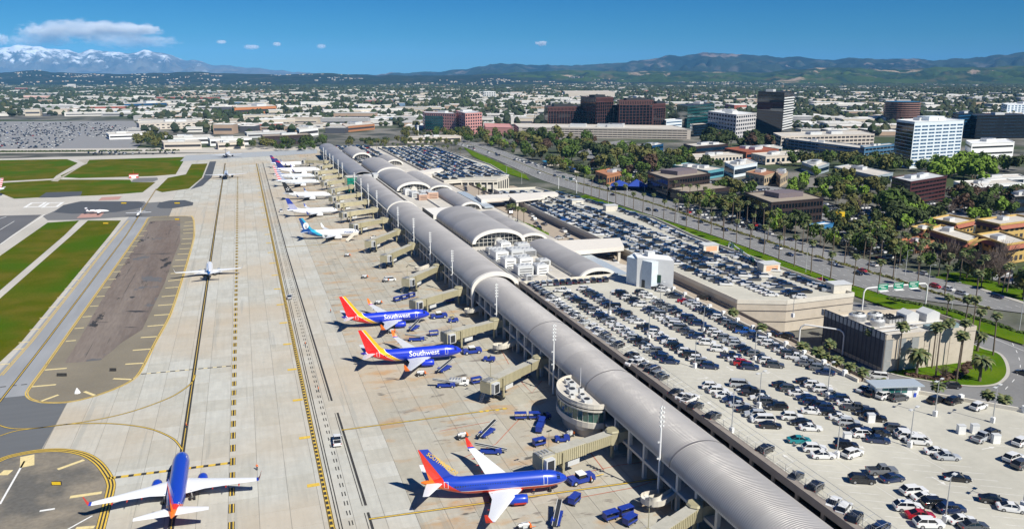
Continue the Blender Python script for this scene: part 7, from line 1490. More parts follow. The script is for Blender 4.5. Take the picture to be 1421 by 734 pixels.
for x, y, s in ((1315, 375, 1.9), (1357, 392, 1.7), (1372, 388, 1.8), (1390, 380, 1.5), (1341, 386, 1.2), (1386, 395, 1.3), (1345, 488, .8), (1308, 528, .7)): tree(5, G(x, y), s, 'bare leafless tree ' + {1315: 'left of the round hotel gable', 1357: 'in the middle of the lawn edge', 1372: 'tallest on the lawn', 1390: 'at the right of the lawn', 1341: 'small one at the left of the lawn', 1386: 'lower right on the lawn', 1345: 'beside the loop road', 1308: 'among the island shrubs'}[x], 'bare trees by the lawn'); NT += 1
scatter([(1290, 250), (1330, 232), (1375, 236), (1392, 252), (1345, 268), (1300, 268)], 26, [3], 1.3, 2.1, 'spring tree below the white tower', 'bright green trees below the white tower')
scatter([(712, 200), (760, 192), (840, 195), (850, 215), (905, 225), (930, 238), (890, 248), (870, 246), (800, 232), (745, 222), (712, 212)], 66, [0, 1, 2, 4, 1, 2], 1.1, 2.3, 'tree in the grove below the long cream garage', 'trees in the grove below the long garage')
scatter([(845, 212), (875, 205), (960, 220), (985, 232), (935, 236), (880, 226)], 30, [1, 3, 2, 1], .9, 1.6, 'round tree between the ramp and the brown office', 'green trees beyond the ramp')
scatter([(975, 200), (1075, 204), (1078, 210), (980, 208)], 28, [4, 0, 0], 1.6, 2.4, 'tree in the belt before the grey-white office', 'dark tree belt before the offices')
scatter([(1085, 250), (1115, 240), (1235, 262), (1235, 276), (1150, 285), (1090, 275)], 46, [1, 2, 3, 0], .8, 1.4, 'tree among the low offices on the right', 'trees among the low offices')
scatter([(1175, 280), (1232, 285), (1228, 300), (1165, 305)], 18, [2, 1, 5], .6, 1.1, 'tree in the car park behind the petrol canopy', 'small car park trees')
NTI = NT
for kk, n_, kn in ((1.16, 70, [3, 1, 2]), (1.3, 60, [0, 1, 2, 4]), (1.45, 40, [0, 1])):
    for j in range(n_):
        P_ = between(NE_, FE_, kk); i = rt.randrange(len(P_) - 1); p = P_[i].lerp(P_[i + 1], rt.random()) + Vector((rt.uniform(-7, 7), rt.uniform(-7, 7), 0))
        if 330 < p.xy.length < 1100 and not blocked(p, 1): STUFFTREE[rt.choice(kn)].append((p.x, p.y, rt.uniform(.6, 1.2)))
for P, n, kn, a, c in [([(590, 186), (760, 192), (760, 200), (700, 205), (600, 192)], 60, [0, 1, 2], .9, 1.5), ([(1080, 225), (1240, 232), (1240, 245), (1110, 240)], 80, [0, 1, 2], .9, 1.6), ([(1240, 238), (1300, 240), (1421, 240), (1421, 236), (1335, 232)], 50, [0, 1, 3], .9, 1.5), ([(1100, 296), (1235, 302), (1235, 340), (1180, 345)], 40, [0, 1, 2], .6, 1.1), ([(1310, 275), (1421, 272), (1421, 298), (1310, 300)], 60, [5, 4, 1, 0], .7, 1.3), ([(300, 206), (450, 202), (450, 206), (300, 209)], 26, [0, 1, 2], .8, 1.5), ([(185, 195), (240, 196), (240, 207), (190, 207)], 26, [0, 2, 2], .9, 1.5), ([(380, 207), (440, 206), (440, 210), (380, 210)], 16, [1, 0], .6, .9), ([(880, 228), (1060, 235), (1060, 243), (900, 243)], 40, [0, 1], .8, 1.4), ([(780, 236), (930, 262), (905, 268), (780, 240)], 40, [0, 2, 1], .5, 1.), ([(950, 284), (1032, 296), (1032, 302), (950, 290)], 26, [1, 2], .7, 1.1), ([(985, 262), (1060, 268), (1030, 276), (985, 274)], 20, [1, 2], .7, 1.2), ([(560, 184), (640, 190), (660, 200), (560, 194)], 30, [0, 1, 2], .7, 1.2), ([(480, 196), (640, 200), (640, 204), (480, 204)], 40, [0, 2], .6, 1.0)]:
    scatter(P, n, kn, a, c, '', '', False)
# --- palms
PL = [mat('palm_frond_green', (.07, .10, .028), .6, var=.3, scale=.8), mat('palm_frond_olive', (.13, .14, .045), .6, var=.3, scale=.8)]; SKT = mat('dry_frond_skirt', (.17, .12, .065), .9, var=.3)
def palmmesh(kind, seed):
    q = random.Random(seed); b = MB(); n = 46 if kind == 'date' else 30
    for k in range(n):
        a = k * 2.399 + q.uniform(-.2, .2); e = (1 - k / n) * 1.35 - .25 + q.uniform(-.1, .1); L_ = (3.9 if kind == 'date' else 1.95) * q.uniform(.85, 1.1); pts = []; p = Vector((0, 0, 0)); ee = e
        ns = 5 if kind == 'date' else 3
        for j in range(ns + 1):
            pts.append(p.copy()); p = p + Vector((math.cos(a) * math.cos(ee), math.sin(a) * math.cos(ee), math.sin(ee))) * (L_ / ns); ee -= (.42 if kind == 'date' else .5)
        s = Vector((-math.sin(a), math.cos(a), 0)); wd = ([.12, .5, .6, .5, .3, .04] if kind == 'date' else [.05, .4, .62, .25])
        m_ = PL[k % 2]
        for j in range(ns):
            for sg in (-1, 1):
                dz = Vector((0, 0, -.25 * wd[j])), Vector((0, 0, -.25 * wd[j + 1]))
                b.face([pts[j], pts[j + 1], pts[j + 1] + s * sg * wd[j + 1] + dz[1], pts[j] + s * sg * wd[j] + dz[0]], m_)
    if kind != 'date': b.tube((0, 0, -1.5), (0, 0, 0), .45, .55, SKT, 7, False)
    else: b.tube((0, 0, -.9), (0, 0, .1), .35, .6, SKT, 7)
    return b.mesh('crown')
PM = {k: [palmmesh(k, s) for s in (1, 2, 3)] for k in ('fan', 'date')}
def trunkm(h, r): b = MB(); b.tube((0, 0, 0), (0, 0, h * .3), r * 1.2, r, PBARK, 8); b.tube((0, 0, h * .3), (0, 0, h), r, r * .7, PBARK, 8); return b.mesh('trunk')
TM_ = {}
def palm(p, h, lab, group, kind='fan', s=1.):
    t = T('palm_tree', lab, 'palm tree', p, rt.uniform(0, 6), group); k = (round(h * 2) / 2, kind)
    if k not in TM_: TM_[k] = trunkm(k[0], .24 if kind == 'fan' else .42)
    link('trunk', TM_[k], t); c = link('crown', rt.choice(PM[kind]), t, (0, 0, h)); c.scale = (s * rt.uniform(.85, 1.1),) * 3
    t.rotation_euler = (rt.uniform(-.03, .03), rt.uniform(-.03, .03), t.rotation_euler[2])
NPALM = 0
def palmrow(kk, step, h, nm, dmax, d0=0, off=0):
    global NPALM
    P = between(NE_, FE_, kk); P = P[::-1] if P[0].xy.length > P[-1].xy.length else P; run = off; n = 0
    for a, c in zip(P, P[1:]):
        L_ = (c - a).length
        while run < L_:
            p = a.lerp(c, run / L_); run += step
            if p.xy.length > dmax or p.xy.length < d0 or not vis((p.x, p.y, 8), 30): continue
            n += 1; NPALM += 1; palm(Vector((p.x, p.y, .05)), h + rt.uniform(-1.8, 1.8), 'tall fan palm, %s from the near end of the row %s' % (ORD[min(n - 1, 79)], nm), 'fan palms lining the boulevard', s=1.15)
        run -= L_
palmrow(-.06, 13.5, 13.5, 'on the near verge', 640, 215); palmrow(.505, 15, 13.5, 'on the median', 560, 250, 5); palmrow(1.04, 10.5, 13, 'on the far kerb', 620, 250, 3)
palmrow(1.09, 14, 12, 'behind the far kerb', 420, 300, 6)
for i, (cx, cy, bx, by, l) in enumerate([(1209, 459, 1205, 506, 'before the dark screen wall of the plant'), (1168, 435, 1166, 470, 'left of the cooling towers'), (1250, 451, 1245, 516, 'before the left end of the blank plant wall'), (1296, 453, 1293, 511, 'left of a close pair before the plant wall'), (1303, 452, 1298, 525, 'right of a close pair before the plant wall'), (1334, 464, 1327, 528, 'before the right end of the plant wall'), (1341, 446, 1331, 512, 'close behind another at the plant corner'), (1315, 447, 1311, 500, 'short, against the plant wall'), (1391, 437, 1378, 493, 'tall one leaning over the loop road'), (1362, 432, 1358, 460, 'behind the plant near the verge'), (1352, 414, 1350, 452, 'right of a pair by the three-sign gantry'), (1343, 414, 1340, 444, 'left of a pair by the three-sign gantry'), (1317, 412, 1313, 441, 'just right of the three-sign gantry')]):
    b_ = G(bx, by); h = min(max(htop(bx, by, cy), 7), 19); palm(b_, h, 'fan palm ' + l, 'fan palms around the utility plant', s=1.25)
for cx, cy, bx, by, l in ((1276, 491, 1271, 522, 'left one before the plant'), (1364, 500, 1359, 529, 'on the tip of the rounded island'), (1359, 465, 1356, 487, 'behind the plant corner')): palm(G(bx, by), htop(bx, by, cy), 'broad feathery date palm ' + l, 'date palms on the island', 'date', 1.25 if by > 500 else 1.)
for i, (x, y) in enumerate([(1145, 494), (1161, 500), (1181, 508), (1198, 515), (1225, 531), (1301, 536), (1373, 547), (1394, 554), (1152, 477), (1018, 433), (1058, 454), (1114, 481), (1135, 488)]):
    z = 13.6; p = G(x, y, z); h = 7.5; palm(Vector((p.x, p.y, z - h)), h, 'short fan palm poking over the deck parapet, %s of that line' % ORD[i], 'short palms behind the deck parapet', s=1.2)
for i, (x, y) in enumerate([(706, 286), (712, 285), (718, 289), (727, 291), (664, 258), (672, 262)]): p = G(x, y, 18); palm(Vector((p.x, p.y, 7)), 11, 'fan palm beside the drop-off road, %s of the cluster' % ORD[i], 'palms beside the drop-off road', s=1.2)
for i in range(24): p = G(505 + i * 5.8, 200 + (i % 3) * 4 + i * .2, 6); palm(Vector((p.x, p.y, 0)), 12 + rt.uniform(-2, 2), 'distant fan palm behind the terminal, %s from the left' % ORD[i], 'distant palms behind the terminal', s=1.3)
for i in range(16): p = G(rt.uniform(820, 905), rt.uniform(246, 262)); palm(p, 6 + rt.uniform(-1, 2), 'low palm beside the orange-roofed restaurant', 'low palms by the restaurant', s=1.1)
for i in range(26):
    x = rt.uniform(1180, 1300); p = G(x, 330 + (x - 1180) * .22 + rt.uniform(-8, 12)); palm(p, 9 + rt.uniform(-3, 4), 'palm in the planting in front of the yellow hotel', 'palms in front of the yellow hotel', s=1.15)
# low shrubs along the drop-off and the median
def bushes(name, pts, n, m_, lab, cat='shrubs', r=1.2, z=0):
    b = MB(); q = random.Random(len(pts) + n)
    for k in range(n):
        i = q.randrange(len(pts) - 1); p = pts[i].lerp(pts[i + 1], q.random()) + Vector((q.uniform(-1, 1), q.uniform(-1, 1), 0))
        for j in range(16):
            v = Vector((q.gauss(0, 1), q.gauss(0, 1), abs(q.gauss(0, 1)))).normalized() * r * q.uniform(.5, 1); a = v.orthogonal().normalized(); c = v.cross(a).normalized(); o = p + v + Vector((0, 0, z)); s = r * .45; b.face([o + a * s, o + c * s, o - a * s, o - c * s], m_)
    b.obj(name, label=lab, cat=cat, kind='stuff')
md = [p for p in between(NE_, FE_, .505) if 200 < p.xy.length < 700]
bushes('median_shrubs', md, 420, LM[2], 'low olive shrubs and hedge planted on the boulevard median', r=1.0)
bushes('verge_hedge', PP((1233, 415), (1321, 432), (1421, 463)), 200, LM[1], 'dark clipped hedge beside the loop road', r=1.)
bushes('forecourt_shrubs', PP((715, 318), (735, 325), (757, 337), z=5), 60, LM[3], 'bright green planting beside the drop-off road', r=1.6, z=4)
bushes('island_shrubs', PP((1255, 520), (1300, 527), (1330, 522), (1345, 505)), 120, LM[4], 'brown and dark shrubs under the palms of the rounded island', r=1.1)
bushes('perimeter_hedge', PP((0, 211.5), (95, 211), (250, 209.5)), 160, LM[0], 'dark hedge along the perimeter road', r=2.2)
# ================================================================= FAR TOWN, HILLS, AIR
def park(P, n, z=.06, a0=-25):
    x0, x1 = min(p[0] for p in P), max(p[0] for p in P); y0, y1 = min(p[1] for p in P), max(p[1] for p in P); k = g = 0
    c = G((x0 + x1) / 2, (y0 + y1) / 2); seen = set()
    while k < n and g < n * 12:
        g += 1; x, y = rc.uniform(x0, x1), rc.uniform(y0, y1)
        if not inpoly(x, y, P): continue
        p = G(x, y); ix, iy = round(p.x / 2.9), round(p.y / 11)
        if (ix, iy) in seen: continue
        seen.add((ix, iy)); simplecar(STUFFCARS, rc.choice(['sedan', 'suv']), rcol(), ix * 2.9, iy * 11, z, R(90) + rc.uniform(-.05, .05)); k += 1
park([(-20, 171), (150, 171), (185, 178), (150, 190), (-20, 190)], 420); park([(-20, 192), (110, 192), (80, 206), (-20, 206)], 130); park([(115, 212), (250, 211), (250, 214), (115, 215)], 34)
for P, n in [([(905, 236), (950, 250), (925, 245), (880, 240)], 40), ([(985, 252), (1035, 252), (1030, 266), (985, 262)], 60), ([(1040, 262), (1090, 266), (1140, 272), (1130, 280), (1060, 268)], 80), ([(1145, 285), (1230, 290), (1200, 320), (1150, 305)], 90), ([(1290, 280), (1400, 278), (1400, 292), (1300, 298)], 120), ([(950, 288), (1030, 302), (1060, 316), (1050, 320), (1000, 308), (945, 295)], 60), ([(1160, 325), (1240, 345), (1250, 368), (1170, 345)], 70), ([(860, 235), (905, 243), (905, 258), (870, 250)], 50), ([(1378, 375), (1421, 385), (1421, 396), (1378, 386)], 24), ([(600, 190), (760, 232), (780, 240), (640, 204)], 60)]: park(P, n)
sheet('car_park', [(985, 250), (1100, 262), (1145, 284), (1235, 288), (1235, 345), (1170, 335), (1150, 312), (1040, 270), (985, 266)], .02, AG2, 'grey car park among the low offices', 'car park')
sheet('car_park', [(1285, 277), (1421, 272), (1421, 300), (1300, 302)], .02, AG2, 'grey car park behind the maroon office', 'car park')
sheet('car_park', [(1378, 374), (1430, 384), (1430, 400), (1378, 388)], .02, AG2, 'small asphalt car park beside the lawn at the right edge', 'car park')
sheet('car_park', [(850, 232), (910, 240), (915, 262), (890, 262), (860, 250)], .02, AG2, 'car park behind the orange-roofed restaurant', 'car park')
rmp = crom(PP((868, 196), (850, 199), (822, 205), (812, 210), (818, 217), (838, 222), (862, 226), (868, 232)), 5)
b = MB(); strip(b, rmp, 16, ROAD, .2); strip(b, rmp, 1.2, KERB, .22, off=8); strip(b, rmp, 1.2, KERB, .22, off=-8); o = b.obj('ramp_road', label='curved road ramp in the grove below the long cream garage', cat='road', kind='structure'); fixup(o)
o = STUFFCARS.obj('parked_cars_far', label='masses of small parked cars on the far decks and lots', cat='cars', kind='stuff')
# merge helper trees
rf = random.Random(3)
TL = [mat('town_tree_dark', (.018, .030, .012), .9, var=.3), mat('town_tree_green', (.030, .050, .014), .9, var=.3), mat('town_tree_olive', (.05, .055, .02), .9, var=.3)]
def blob(b, x, y, r, h, m_, q=rf):
    n = 6; rings = []
    for z_, k_ in ((.1, .55), (.45, 1.), (.8, .72)): rings.append([Vector((x + r * k_ * q.uniform(.7, 1.2) * math.cos(j / n * 6.283 + k_), y + r * k_ * q.uniform(.7, 1.2) * math.sin(j / n * 6.283 + k_), h * z_ * q.uniform(.85, 1.15))) for j in range(n)])
    k = len(b.v); i = b.mi(m_)
    for rg in rings: b.v += [tuple(p) for p in rg]
    b.v.append((x, y, h * q.uniform(.95, 1.15)))
    for a in range(2):
        for j in range(n): b.f.append((k + a * n + j, k + a * n + (j + 1) % n, k + (a + 1) * n + (j + 1) % n, k + (a + 1) * n + j)); b.m.append(i)
    for j in range(n): b.f.append((k + 2 * n + j, k + 2 * n + (j + 1) % n, k + 3 * n)); b.m.append(i)
mg = MB()
for ki, lst in STUFFTREE.items():
    if not lst: continue
    cm = TREES[ki * 2][0]; vs = [v.co.copy() for v in cm.vertices]; fs = [tuple(p.vertices) for p in cm.polygons]; half = fs[::2] if ki != 5 else fs
    mi = mg.mi(LM[ki])
    for x, y, s in lst:
        a = rf.uniform(0, 6.28); ca, sa = math.cos(a) * s, math.sin(a) * s; k = len(mg.v); s2 = s * 1.15
        mg.v += [(x + v.x * ca - v.y * sa, y + v.x * sa + v.y * ca, v.z * s2) for v in vs]; mg.f += [tuple(i + k for i in f) for f in half]; mg.m += [mi] * len(half)
mg.obj('distant_trees', label='leafy trees filling the gaps between the farther buildings', cat='trees', kind='stuff')
# town: low pale buildings between the airfield and the hills
WC = [mat('town_white', (.64, .62, .58), .8, var=.08, scale=.05), mat('town_cream', (.55, .49, .40), .8, var=.08, scale=.05), mat('town_grey', (.36, .36, .36), .8, var=.1, scale=.05), mat('town_tan', (.40, .29, .21), .8, var=.1, scale=.05), mat('town_red', (.34, .11, .08), .8), mat('town_blue', (.12, .2, .3), .6), mat('town_dark', (.07, .075, .09), .5)]
RC = [mat('town_roof_white', (.70, .69, .66), .85, var=.12, scale=.04), mat('town_roof_grey', (.42, .41, .39), .85, var=.12, scale=.04), mat('town_roof_tan', (.40, .34, .27), .85, var=.12, scale=.04)]
def bound(x):       # nearest picture row at which the open town starts, by column
    pts = [(-300, 162), (150, 162), (190, 166), (200, 186), (440, 186), (560, 180), (586, 178), (640, 178), (700, 176), (760, 176), (925, 172), (985, 172), (1050, 176), (1110, 184), (1235, 190), (1330, 176), (1421, 172), (1800, 172)]
    for (a, u), (c, v) in zip(pts, pts[1:]):
        if a <= x <= c: return u + (v - u) * (x - a) / (c - a)
    return 162
def toPX(x, y, z=0):
    v = Vector((x, y, z - HH)); c = v.dot(CW); return 710.5 + FP * v.dot(CR) / c, 367 - FP * v.dot(CU) / c
cand = []
fw = Vector((math.sin(YAW), math.cos(YAW))); rt_ = Vector((math.cos(YAW), -math.sin(YAW)))
d = 700.; DMAX = 4900
while d < DMAX:
    stp = 54 + d * .004; w_ = d * .70; u = -w_
    while u < w_:
        x = fw.x * d + rt_.x * u + rf.uniform(-12, 12); y = fw.y * d + rt_.y * u + rf.uniform(-12, 12); px, py = toPX(x, y)
        dens = .93 if d < 3300 else .93 - .6 * (d - 3300) / 1600
        dens *= .68 + .8 * max(0, min(1, .5 + 1.6 * noise.noise(Vector((x * .0016, y * .0016, 1.3)))))
        if px > 900: dens *= .8
        if 121.5 < py < bound(px) and not blocked(Vector((x, y, 0)), 14): cand.append((math.hypot(x, y), x, y, rf.random() < dens))
        u += stp * rf.uniform(.9, 1.35)
    d += stp * rf.uniform(.85, 1.1)
cand.sort(); BW = MB(); TW = MB(); nb = 0; ntree = 0; bar = R(-18)
for dd, x, y, isb in cand:
    if isb:
        sx = rf.uniform(20, 50) * (1.75 if noise.noise(Vector((x * .0023, y * .0023, 5))) > .02 else .8) * (1 + dd * .00005); sy = rf.uniform(16, 34) * (1.35 if sx > 52 else 1); h = rf.choice([5, 6, 7, 7, 8, 9, 11, 14]) * rf.uniform(.9, 1.1); a = bar + rf.choice([0, 0, 0, math.pi / 2]) + (R(18) if noise.noise(Vector((x * .0007, y * .0007, 9))) > 0 else 0)
        wi = rf.choices(range(7), [42, 24, 12, 13, 3, 3, 5])[0]; ri = rf.choices(range(3), [66, 24, 10])[0]
        if nb < 250:
            t = T('town_building', '%s %s flat-roofed building in the town, %s' % ('long' if sx > 44 else 'small' if sx < 30 else 'mid-sized', ['white', 'cream', 'grey', 'tan', 'brick-red', 'blue-grey', 'dark'][wi], ['far left', 'left, behind the grass', 'beyond the taxiway head', 'beyond the terminal end', 'behind the pink offices', 'behind the black tower', 'far right'][max(0, min(6, int(toPX(x, y)[0] / 203)))]), 'building', (x, y, 0), a, 'low buildings of the town beyond the airfield')
            b = MB(); b.box(-sx / 2, sx / 2, -sy / 2, sy / 2, 0, h, WC[wi], bottom=False); b.obj('wall', t); b = MB(); b.box(-sx / 2 - .3, sx / 2 + .3, -sy / 2 - .3, sy / 2 + .3, h, h + .5, RC[ri]); 
            for k in range(3): ux, uy = rf.uniform(-.35, .35) * sx, rf.uniform(-.3, .3) * sy; b.box(ux - 1.5, ux + 1.5, uy - 1.2, uy + 1.2, h + .5, h + 2, RC[1])
            b.obj('roof', t)
            nw = max(3, int(sx / 5)); 
            for yy, sg in ((-sy / 2, -1), (sy / 2, 1)):
                b = MB(); b.box(-sx * .46, sx * .46, min(yy, yy + sg * .08), max(yy, yy + sg * .08), h * .35, h * .62, WC[6]); b.obj('window_band', t)
            nb += 1
        else:
            BW.box(-sx / 2, sx / 2, -sy / 2, sy / 2, 0, h, WC[wi], rz=a, o=(x, y, 0), bottom=False); BW.box(-sx / 2, sx / 2, -sy / 2, sy / 2, h + .02, h + .6, RC[ri], rz=a, o=(x, y, 0), bottom=False)
            BW.box(-sx * .47, sx * .47, -sy / 2 - .1, sy / 2 + .1, h * .35, h * .6, WC[6], rz=a, o=(x, y, 0), bottom=False)
    nt_ = (rf.choice([4, 5, 7]) if isb else rf.choice([9, 12])) if dd < 3000 else (rf.choice([3, 4]) if isb else rf.choice([7, 9]))
    for k in range(nt_):
        tx, ty = (x + rf.uniform(-38, 38), y + rf.uniform(-32, 32)) if isb else (x + rf.uniform(-24, 24), y + rf.uniform(-24, 24)); r = rf.uniform(3.5, 7) * (1 + dd * .00012)
        px, py = toPX(tx, ty)
        if py > bound(px) or blocked(Vector((tx, ty, 0)), 3): continue
        blob(TW, tx, ty, r, r * rf.uniform(1.3, 2.1), TL[rf.choices(range(3), [60, 25, 15])[0]]); ntree += 1
BW.obj('town_blocks_far', label='mass of small pale buildings stretching over the plain', cat='buildings', kind='stuff'); TW.obj('town_trees', label='dark tree canopy between the buildings of the plain', cat='trees', kind='stuff')
# named far blocks
for (x, y, w_, h_, m_, l) in [(30, 128, 12, 5, WC[4], 'far red-brown block in the blue distance'), (100, 124, 8, 6, WC[0], 'far pair of white blocks in the blue distance'), (113, 125, 7, 4, WC[0], 'smaller far white block next to the pair'), (123, 125, 8, 4, WC[0], 'wide far white block right of the pair'), (52, 140, 28, 6, mat('town_pinkish', (.6, .4, .34), .8), 'pale pink apartment group at the far left'), (575, 142, 16, 5, TGL, 'teal and white block in the middle distance'), (540, 142, 12, 4, WC[5], 'blue block in the middle distance'), (495, 141, 12, 3, mat('lime_green', (.2, .5, .1), .7), 'green and magenta low block in the middle distance'), (400, 135, 20, 4, WC[4], 'dark red low block in the middle distance'), (1110, 172, 26, 10, WC[2], 'grey apartment row beyond the black tower'), (1155, 171, 30, 8, WC[0], 'white apartment row beyond the black tower'), (1200, 172, 24, 8, WC[1], 'cream apartment row near the round tower'), (1180, 182, 30, 7, WC[3], 'tan apartment block behind the white garage')]:
    p = G(x, y); D_ = p.xy.length; s = D_ / 1150; t = T('distant_block', l, 'building', p, -YAW); W2 = w_ * s / 2; b = MB(); b.box(-W2, W2, -12, 12, 0, h_ * s, m_, bottom=False); b.obj('wall', t); b = MB(); b.box(-W2 - .5, W2 + .5, -12.5, 12.5, h_ * s, h_ * s + .8, RC[0]); b.obj('roof', t)
    k = 0
    for k in range(int(max(2, h_ / 2.2))): b = MB(); b.box(-W2 * .94, W2 * .94, -12.15, -12, h_ * s * (k + .4) / max(2, h_ / 2.2), h_ * s * (k + .75) / max(2, h_ / 2.2), WC[6]); b.obj('window_band', t)
# dark wooded plain beyond the town
WOOD = blendmat('wooded_plain', (.014, .026, .022), (.032, .042, .036), .004, fine=.02, c3=(.09, .085, .07), s3=.0012)
def sector(name, d0, d1, z, m_, lab, cat, a0=-48, a1=48, n=60):
    b = MB(); n = 40
    for i in range(n):
        q = [(r_ * math.sin(YAW + R(a)), r_ * math.cos(YAW + R(a)), z) for r_, a in ((d0, a0 + (a1 - a0) * i / n), (d1, a0 + (a1 - a0) * i / n), (d1, a0 + (a1 - a0) * (i + 1) / n), (d0, a0 + (a1 - a0) * (i + 1) / n))]; b.face(q, m_)
    o = b.obj(name, label=lab, cat=cat, kind='structure'); fixup(o)
sector('wooded_plain', 4300, 38000, .4, WOOD, 'dark wooded plain with scattered suburbs below the hills', 'plain')
SP = MB(); SPT = MB()
for k in range(5200):
    d = rf.uniform(4300, 13000) if k % 3 else rf.uniform(4000, 6500); u = rf.uniform(-.66, .66) * d; x, y = fw.x * d + rt_.x * u, fw.y * d + rt_.y * u
    if noise.noise(Vector((x * .0011, y * .0011, 4.4))) < -.05: continue
    s = rf.uniform(10, 34); SP.box(-s, s, -s * .5, s * .5, 0, rf.uniform(7, 13), WC[rf.choices(range(5), [40, 30, 10, 16, 4])[0]], rz=rf.uniform(0, 3), o=(x, y, .4), bottom=False)
for k in range(15000):
    d = 4200 + 6500 * rf.random() ** 1.3; u = rf.uniform(-.66, .66) * d; x, y = fw.x * d + rt_.x * u, fw.y * d + rt_.y * u; r = rf.uniform(12, 34); blob(SPT, x, y, r, rf.uniform(9, 17), TL[rf.choice([0, 0, 1])])
SP.obj('suburb_far', label='specks of pale suburban houses on the wooded plain', cat='houses', kind='stuff'); SPT.obj('woodland_far', label='dark blue-green woodland on the plain below the hills', cat='woodland', kind='stuff')
# hills
def interp(P, x):
    if x <= P[0][0]: return P[0][1]
    for (a, u), (c, v) in zip(P, P[1:]):
        if a <= x <= c: t = (x - a) / (c - a); t = t * t * (3 - 2 * t); return u + (v - u) * t
    return P[-1][1]
HF = FP / math.cos(PITCH) ** 1
def hills(name, lab, prof, d0, d1, crest, m_, na=300, nr=44, rough=.5, a0=-44, a1=44, sc=.0009, seed=0., base=0., jag=1.2):
    b = MB(); rows = []
    for i in range(na + 1):
        al = R(a0 + (a1 - a0) * i / na); px = 710.5 + HF * math.tan(al) / 1.0; yr = interp(prof, px) - jag * (noise.fractal(Vector((px * .045, seed, 0)), 1., 2., 5) ) ; col = []
        for j in range(nr + 1):
            f = j / nr; dpt = d0 + (d1 - d0) * f; r_ = dpt / math.cos(al); x = r_ * math.sin(YAW + al); y = r_ * math.cos(YAW + al)
            hr = HH + (d0 + (d1 - d0) * crest) * (104 - yr) / (FP / math.cos(PITCH) ** 2) 
            pr_ = (f / crest) ** 1.25 if f < crest else max(0, 1 - (f - crest) / (1 - crest) * .8)
            n1 = noise.ridged_multi_fractal(Vector((x * sc, y * sc, seed)), 1., 2.1, 6, 1., 2.); 
            env = math.sin(min(1, f / crest) * math.pi) if f < crest else .3
            z = base + max(0, hr - base) * (pr_ * (1 - .35 * rough * env) + rough * .42 * env * (n1 - .9)) + (hr * .02 * noise.noise(Vector((x * sc * 5, y * sc * 5, seed))))
            col.append((x, y, z if f > .001 else base - 4))
        rows.append(col)
    b.loft(rows, m_, close=False); o = b.obj(name, label=lab, cat='hills', kind='structure', smooth=True); fixup2(o); return rows
def fixup2(o):
    me = o.data
    if sum(p.normal.z for p in me.polygons) < 0: me.flip_normals()
def hillmat(name, lo, mid, hi, z0, z1, sc=.002, patch=None, snow=None):
    m = bpy.data.materials.new(name); m.use_nodes = True; t = m.node_tree; L = t.links; bs = t.nodes['Principled BSDF']; bs.inputs['Roughness'].default_value = .95; bs.inputs['Specular IOR Level'].default_value = .1
    ge = t.nodes.new('ShaderNodeNewGeometry'); sp = t.nodes.new('ShaderNodeSeparateXYZ'); L.new(ge.outputs['Position'], sp.inputs[0])
    def nz(s, a, z, d=8):
        n = t.nodes.new('ShaderNodeTexNoise'); n.inputs['Scale'].default_value = s; n.inputs['Detail'].default_value = d; n.inputs['Roughness'].default_value = .62; L.new(ge.outputs['Position'], n.inputs['Vector'])
        r = t.nodes.new('ShaderNodeMapRange'); r.inputs[1].default_value = a; r.inputs[2].default_value = z; L.new(n.outputs[0], r.inputs[0]); return r.outputs[0]
    def mix(f, a, z):
        x = t.nodes.new('ShaderNodeMix'); x.data_type = 'RGBA'; L.new(f, x.inputs[0])
        for k, c in ((6, a), (7, z)):
            if hasattr(c, 'links'): L.new(c, x.inputs[k])
            else: x.inputs[k].default_value = (*c, 1)
        return x.outputs[2]
    cur = mix(nz(sc, .42, .58), lo, mid)
    if hi: cur = mix(nz(sc * 2.3, .55, .66), cur, hi)
    if patch: cur = mix(nz(sc * .8, .62, .66), cur, patch)
    if snow:
        nn = nz(sc * 2.5, .3, .7); a = vmath(t, 'ADD', vmath(t, 'DIVIDE', vmath(t, 'SUBTRACT', sp.outputs[2], snow[0]), snow[1]), vmath(t, 'MULTIPLY', vmath(t, 'SUBTRACT', nn, .5), 2.6)); c_ = t.nodes.new('ShaderNodeClamp'); L.new(a, c_.inputs[0]); cur = mix(c_.outputs[0], cur, (.66, .69, .74))
    L.new(cur, bs.inputs['Base Color']); return m
SNOWP = [(-400, 74), (-100, 70), (0, 67), (28, 63), (55, 62.5), (72, 66), (100, 70), (112, 73), (128, 68), (150, 71), (178, 73.5), (205, 69.5), (230, 74), (262, 83), (300, 90), (350, 94), (400, 99), (450, 103.5), (520, 108), (1500, 115)]
hills('snow_mountains', 'blue mountain range with snow-covered ridges in the far left distance', SNOWP, 22000, 31000, .62, hillmat('snow_mountain', (.07, .075, .085), (.13, .125, .12), None, 0, 0, .0012, snow=(590, 360)), na=440, nr=80, rough=1.5, sc=.00075, jag=2.4, seed=2., a0=-42, a1=6)
DARKP = [(-300, 106), (450, 106), (520, 103), (560, 101), (600, 99.5), (640, 96), (668, 91), (700, 86.5), (740, 89), (800, 90.5), (850, 87), (900, 81), (940, 75.5), (980, 72), (1020, 75), (1060, 77), (1110, 78), (1150, 82), (1180, 78), (1210, 81), (1250, 80), (1300, 83), (1350, 80), (1385, 74), (1421, 69), (1700, 66)]
hills('dark_mountains', 'dark blue mountain ridge across the right horizon with a few pale scars', DARKP, 12500, 19000, .6, hillmat('dark_mountain', (.010, .020, .021), (.026, .038, .026), (.075, .072, .062), 0, 0, .0011, patch=(.16, .13, .12), snow=(640, 120)), na=440, nr=70, rough=1.4, sc=.0010, jag=2., seed=7., a0=-14, a1=44)
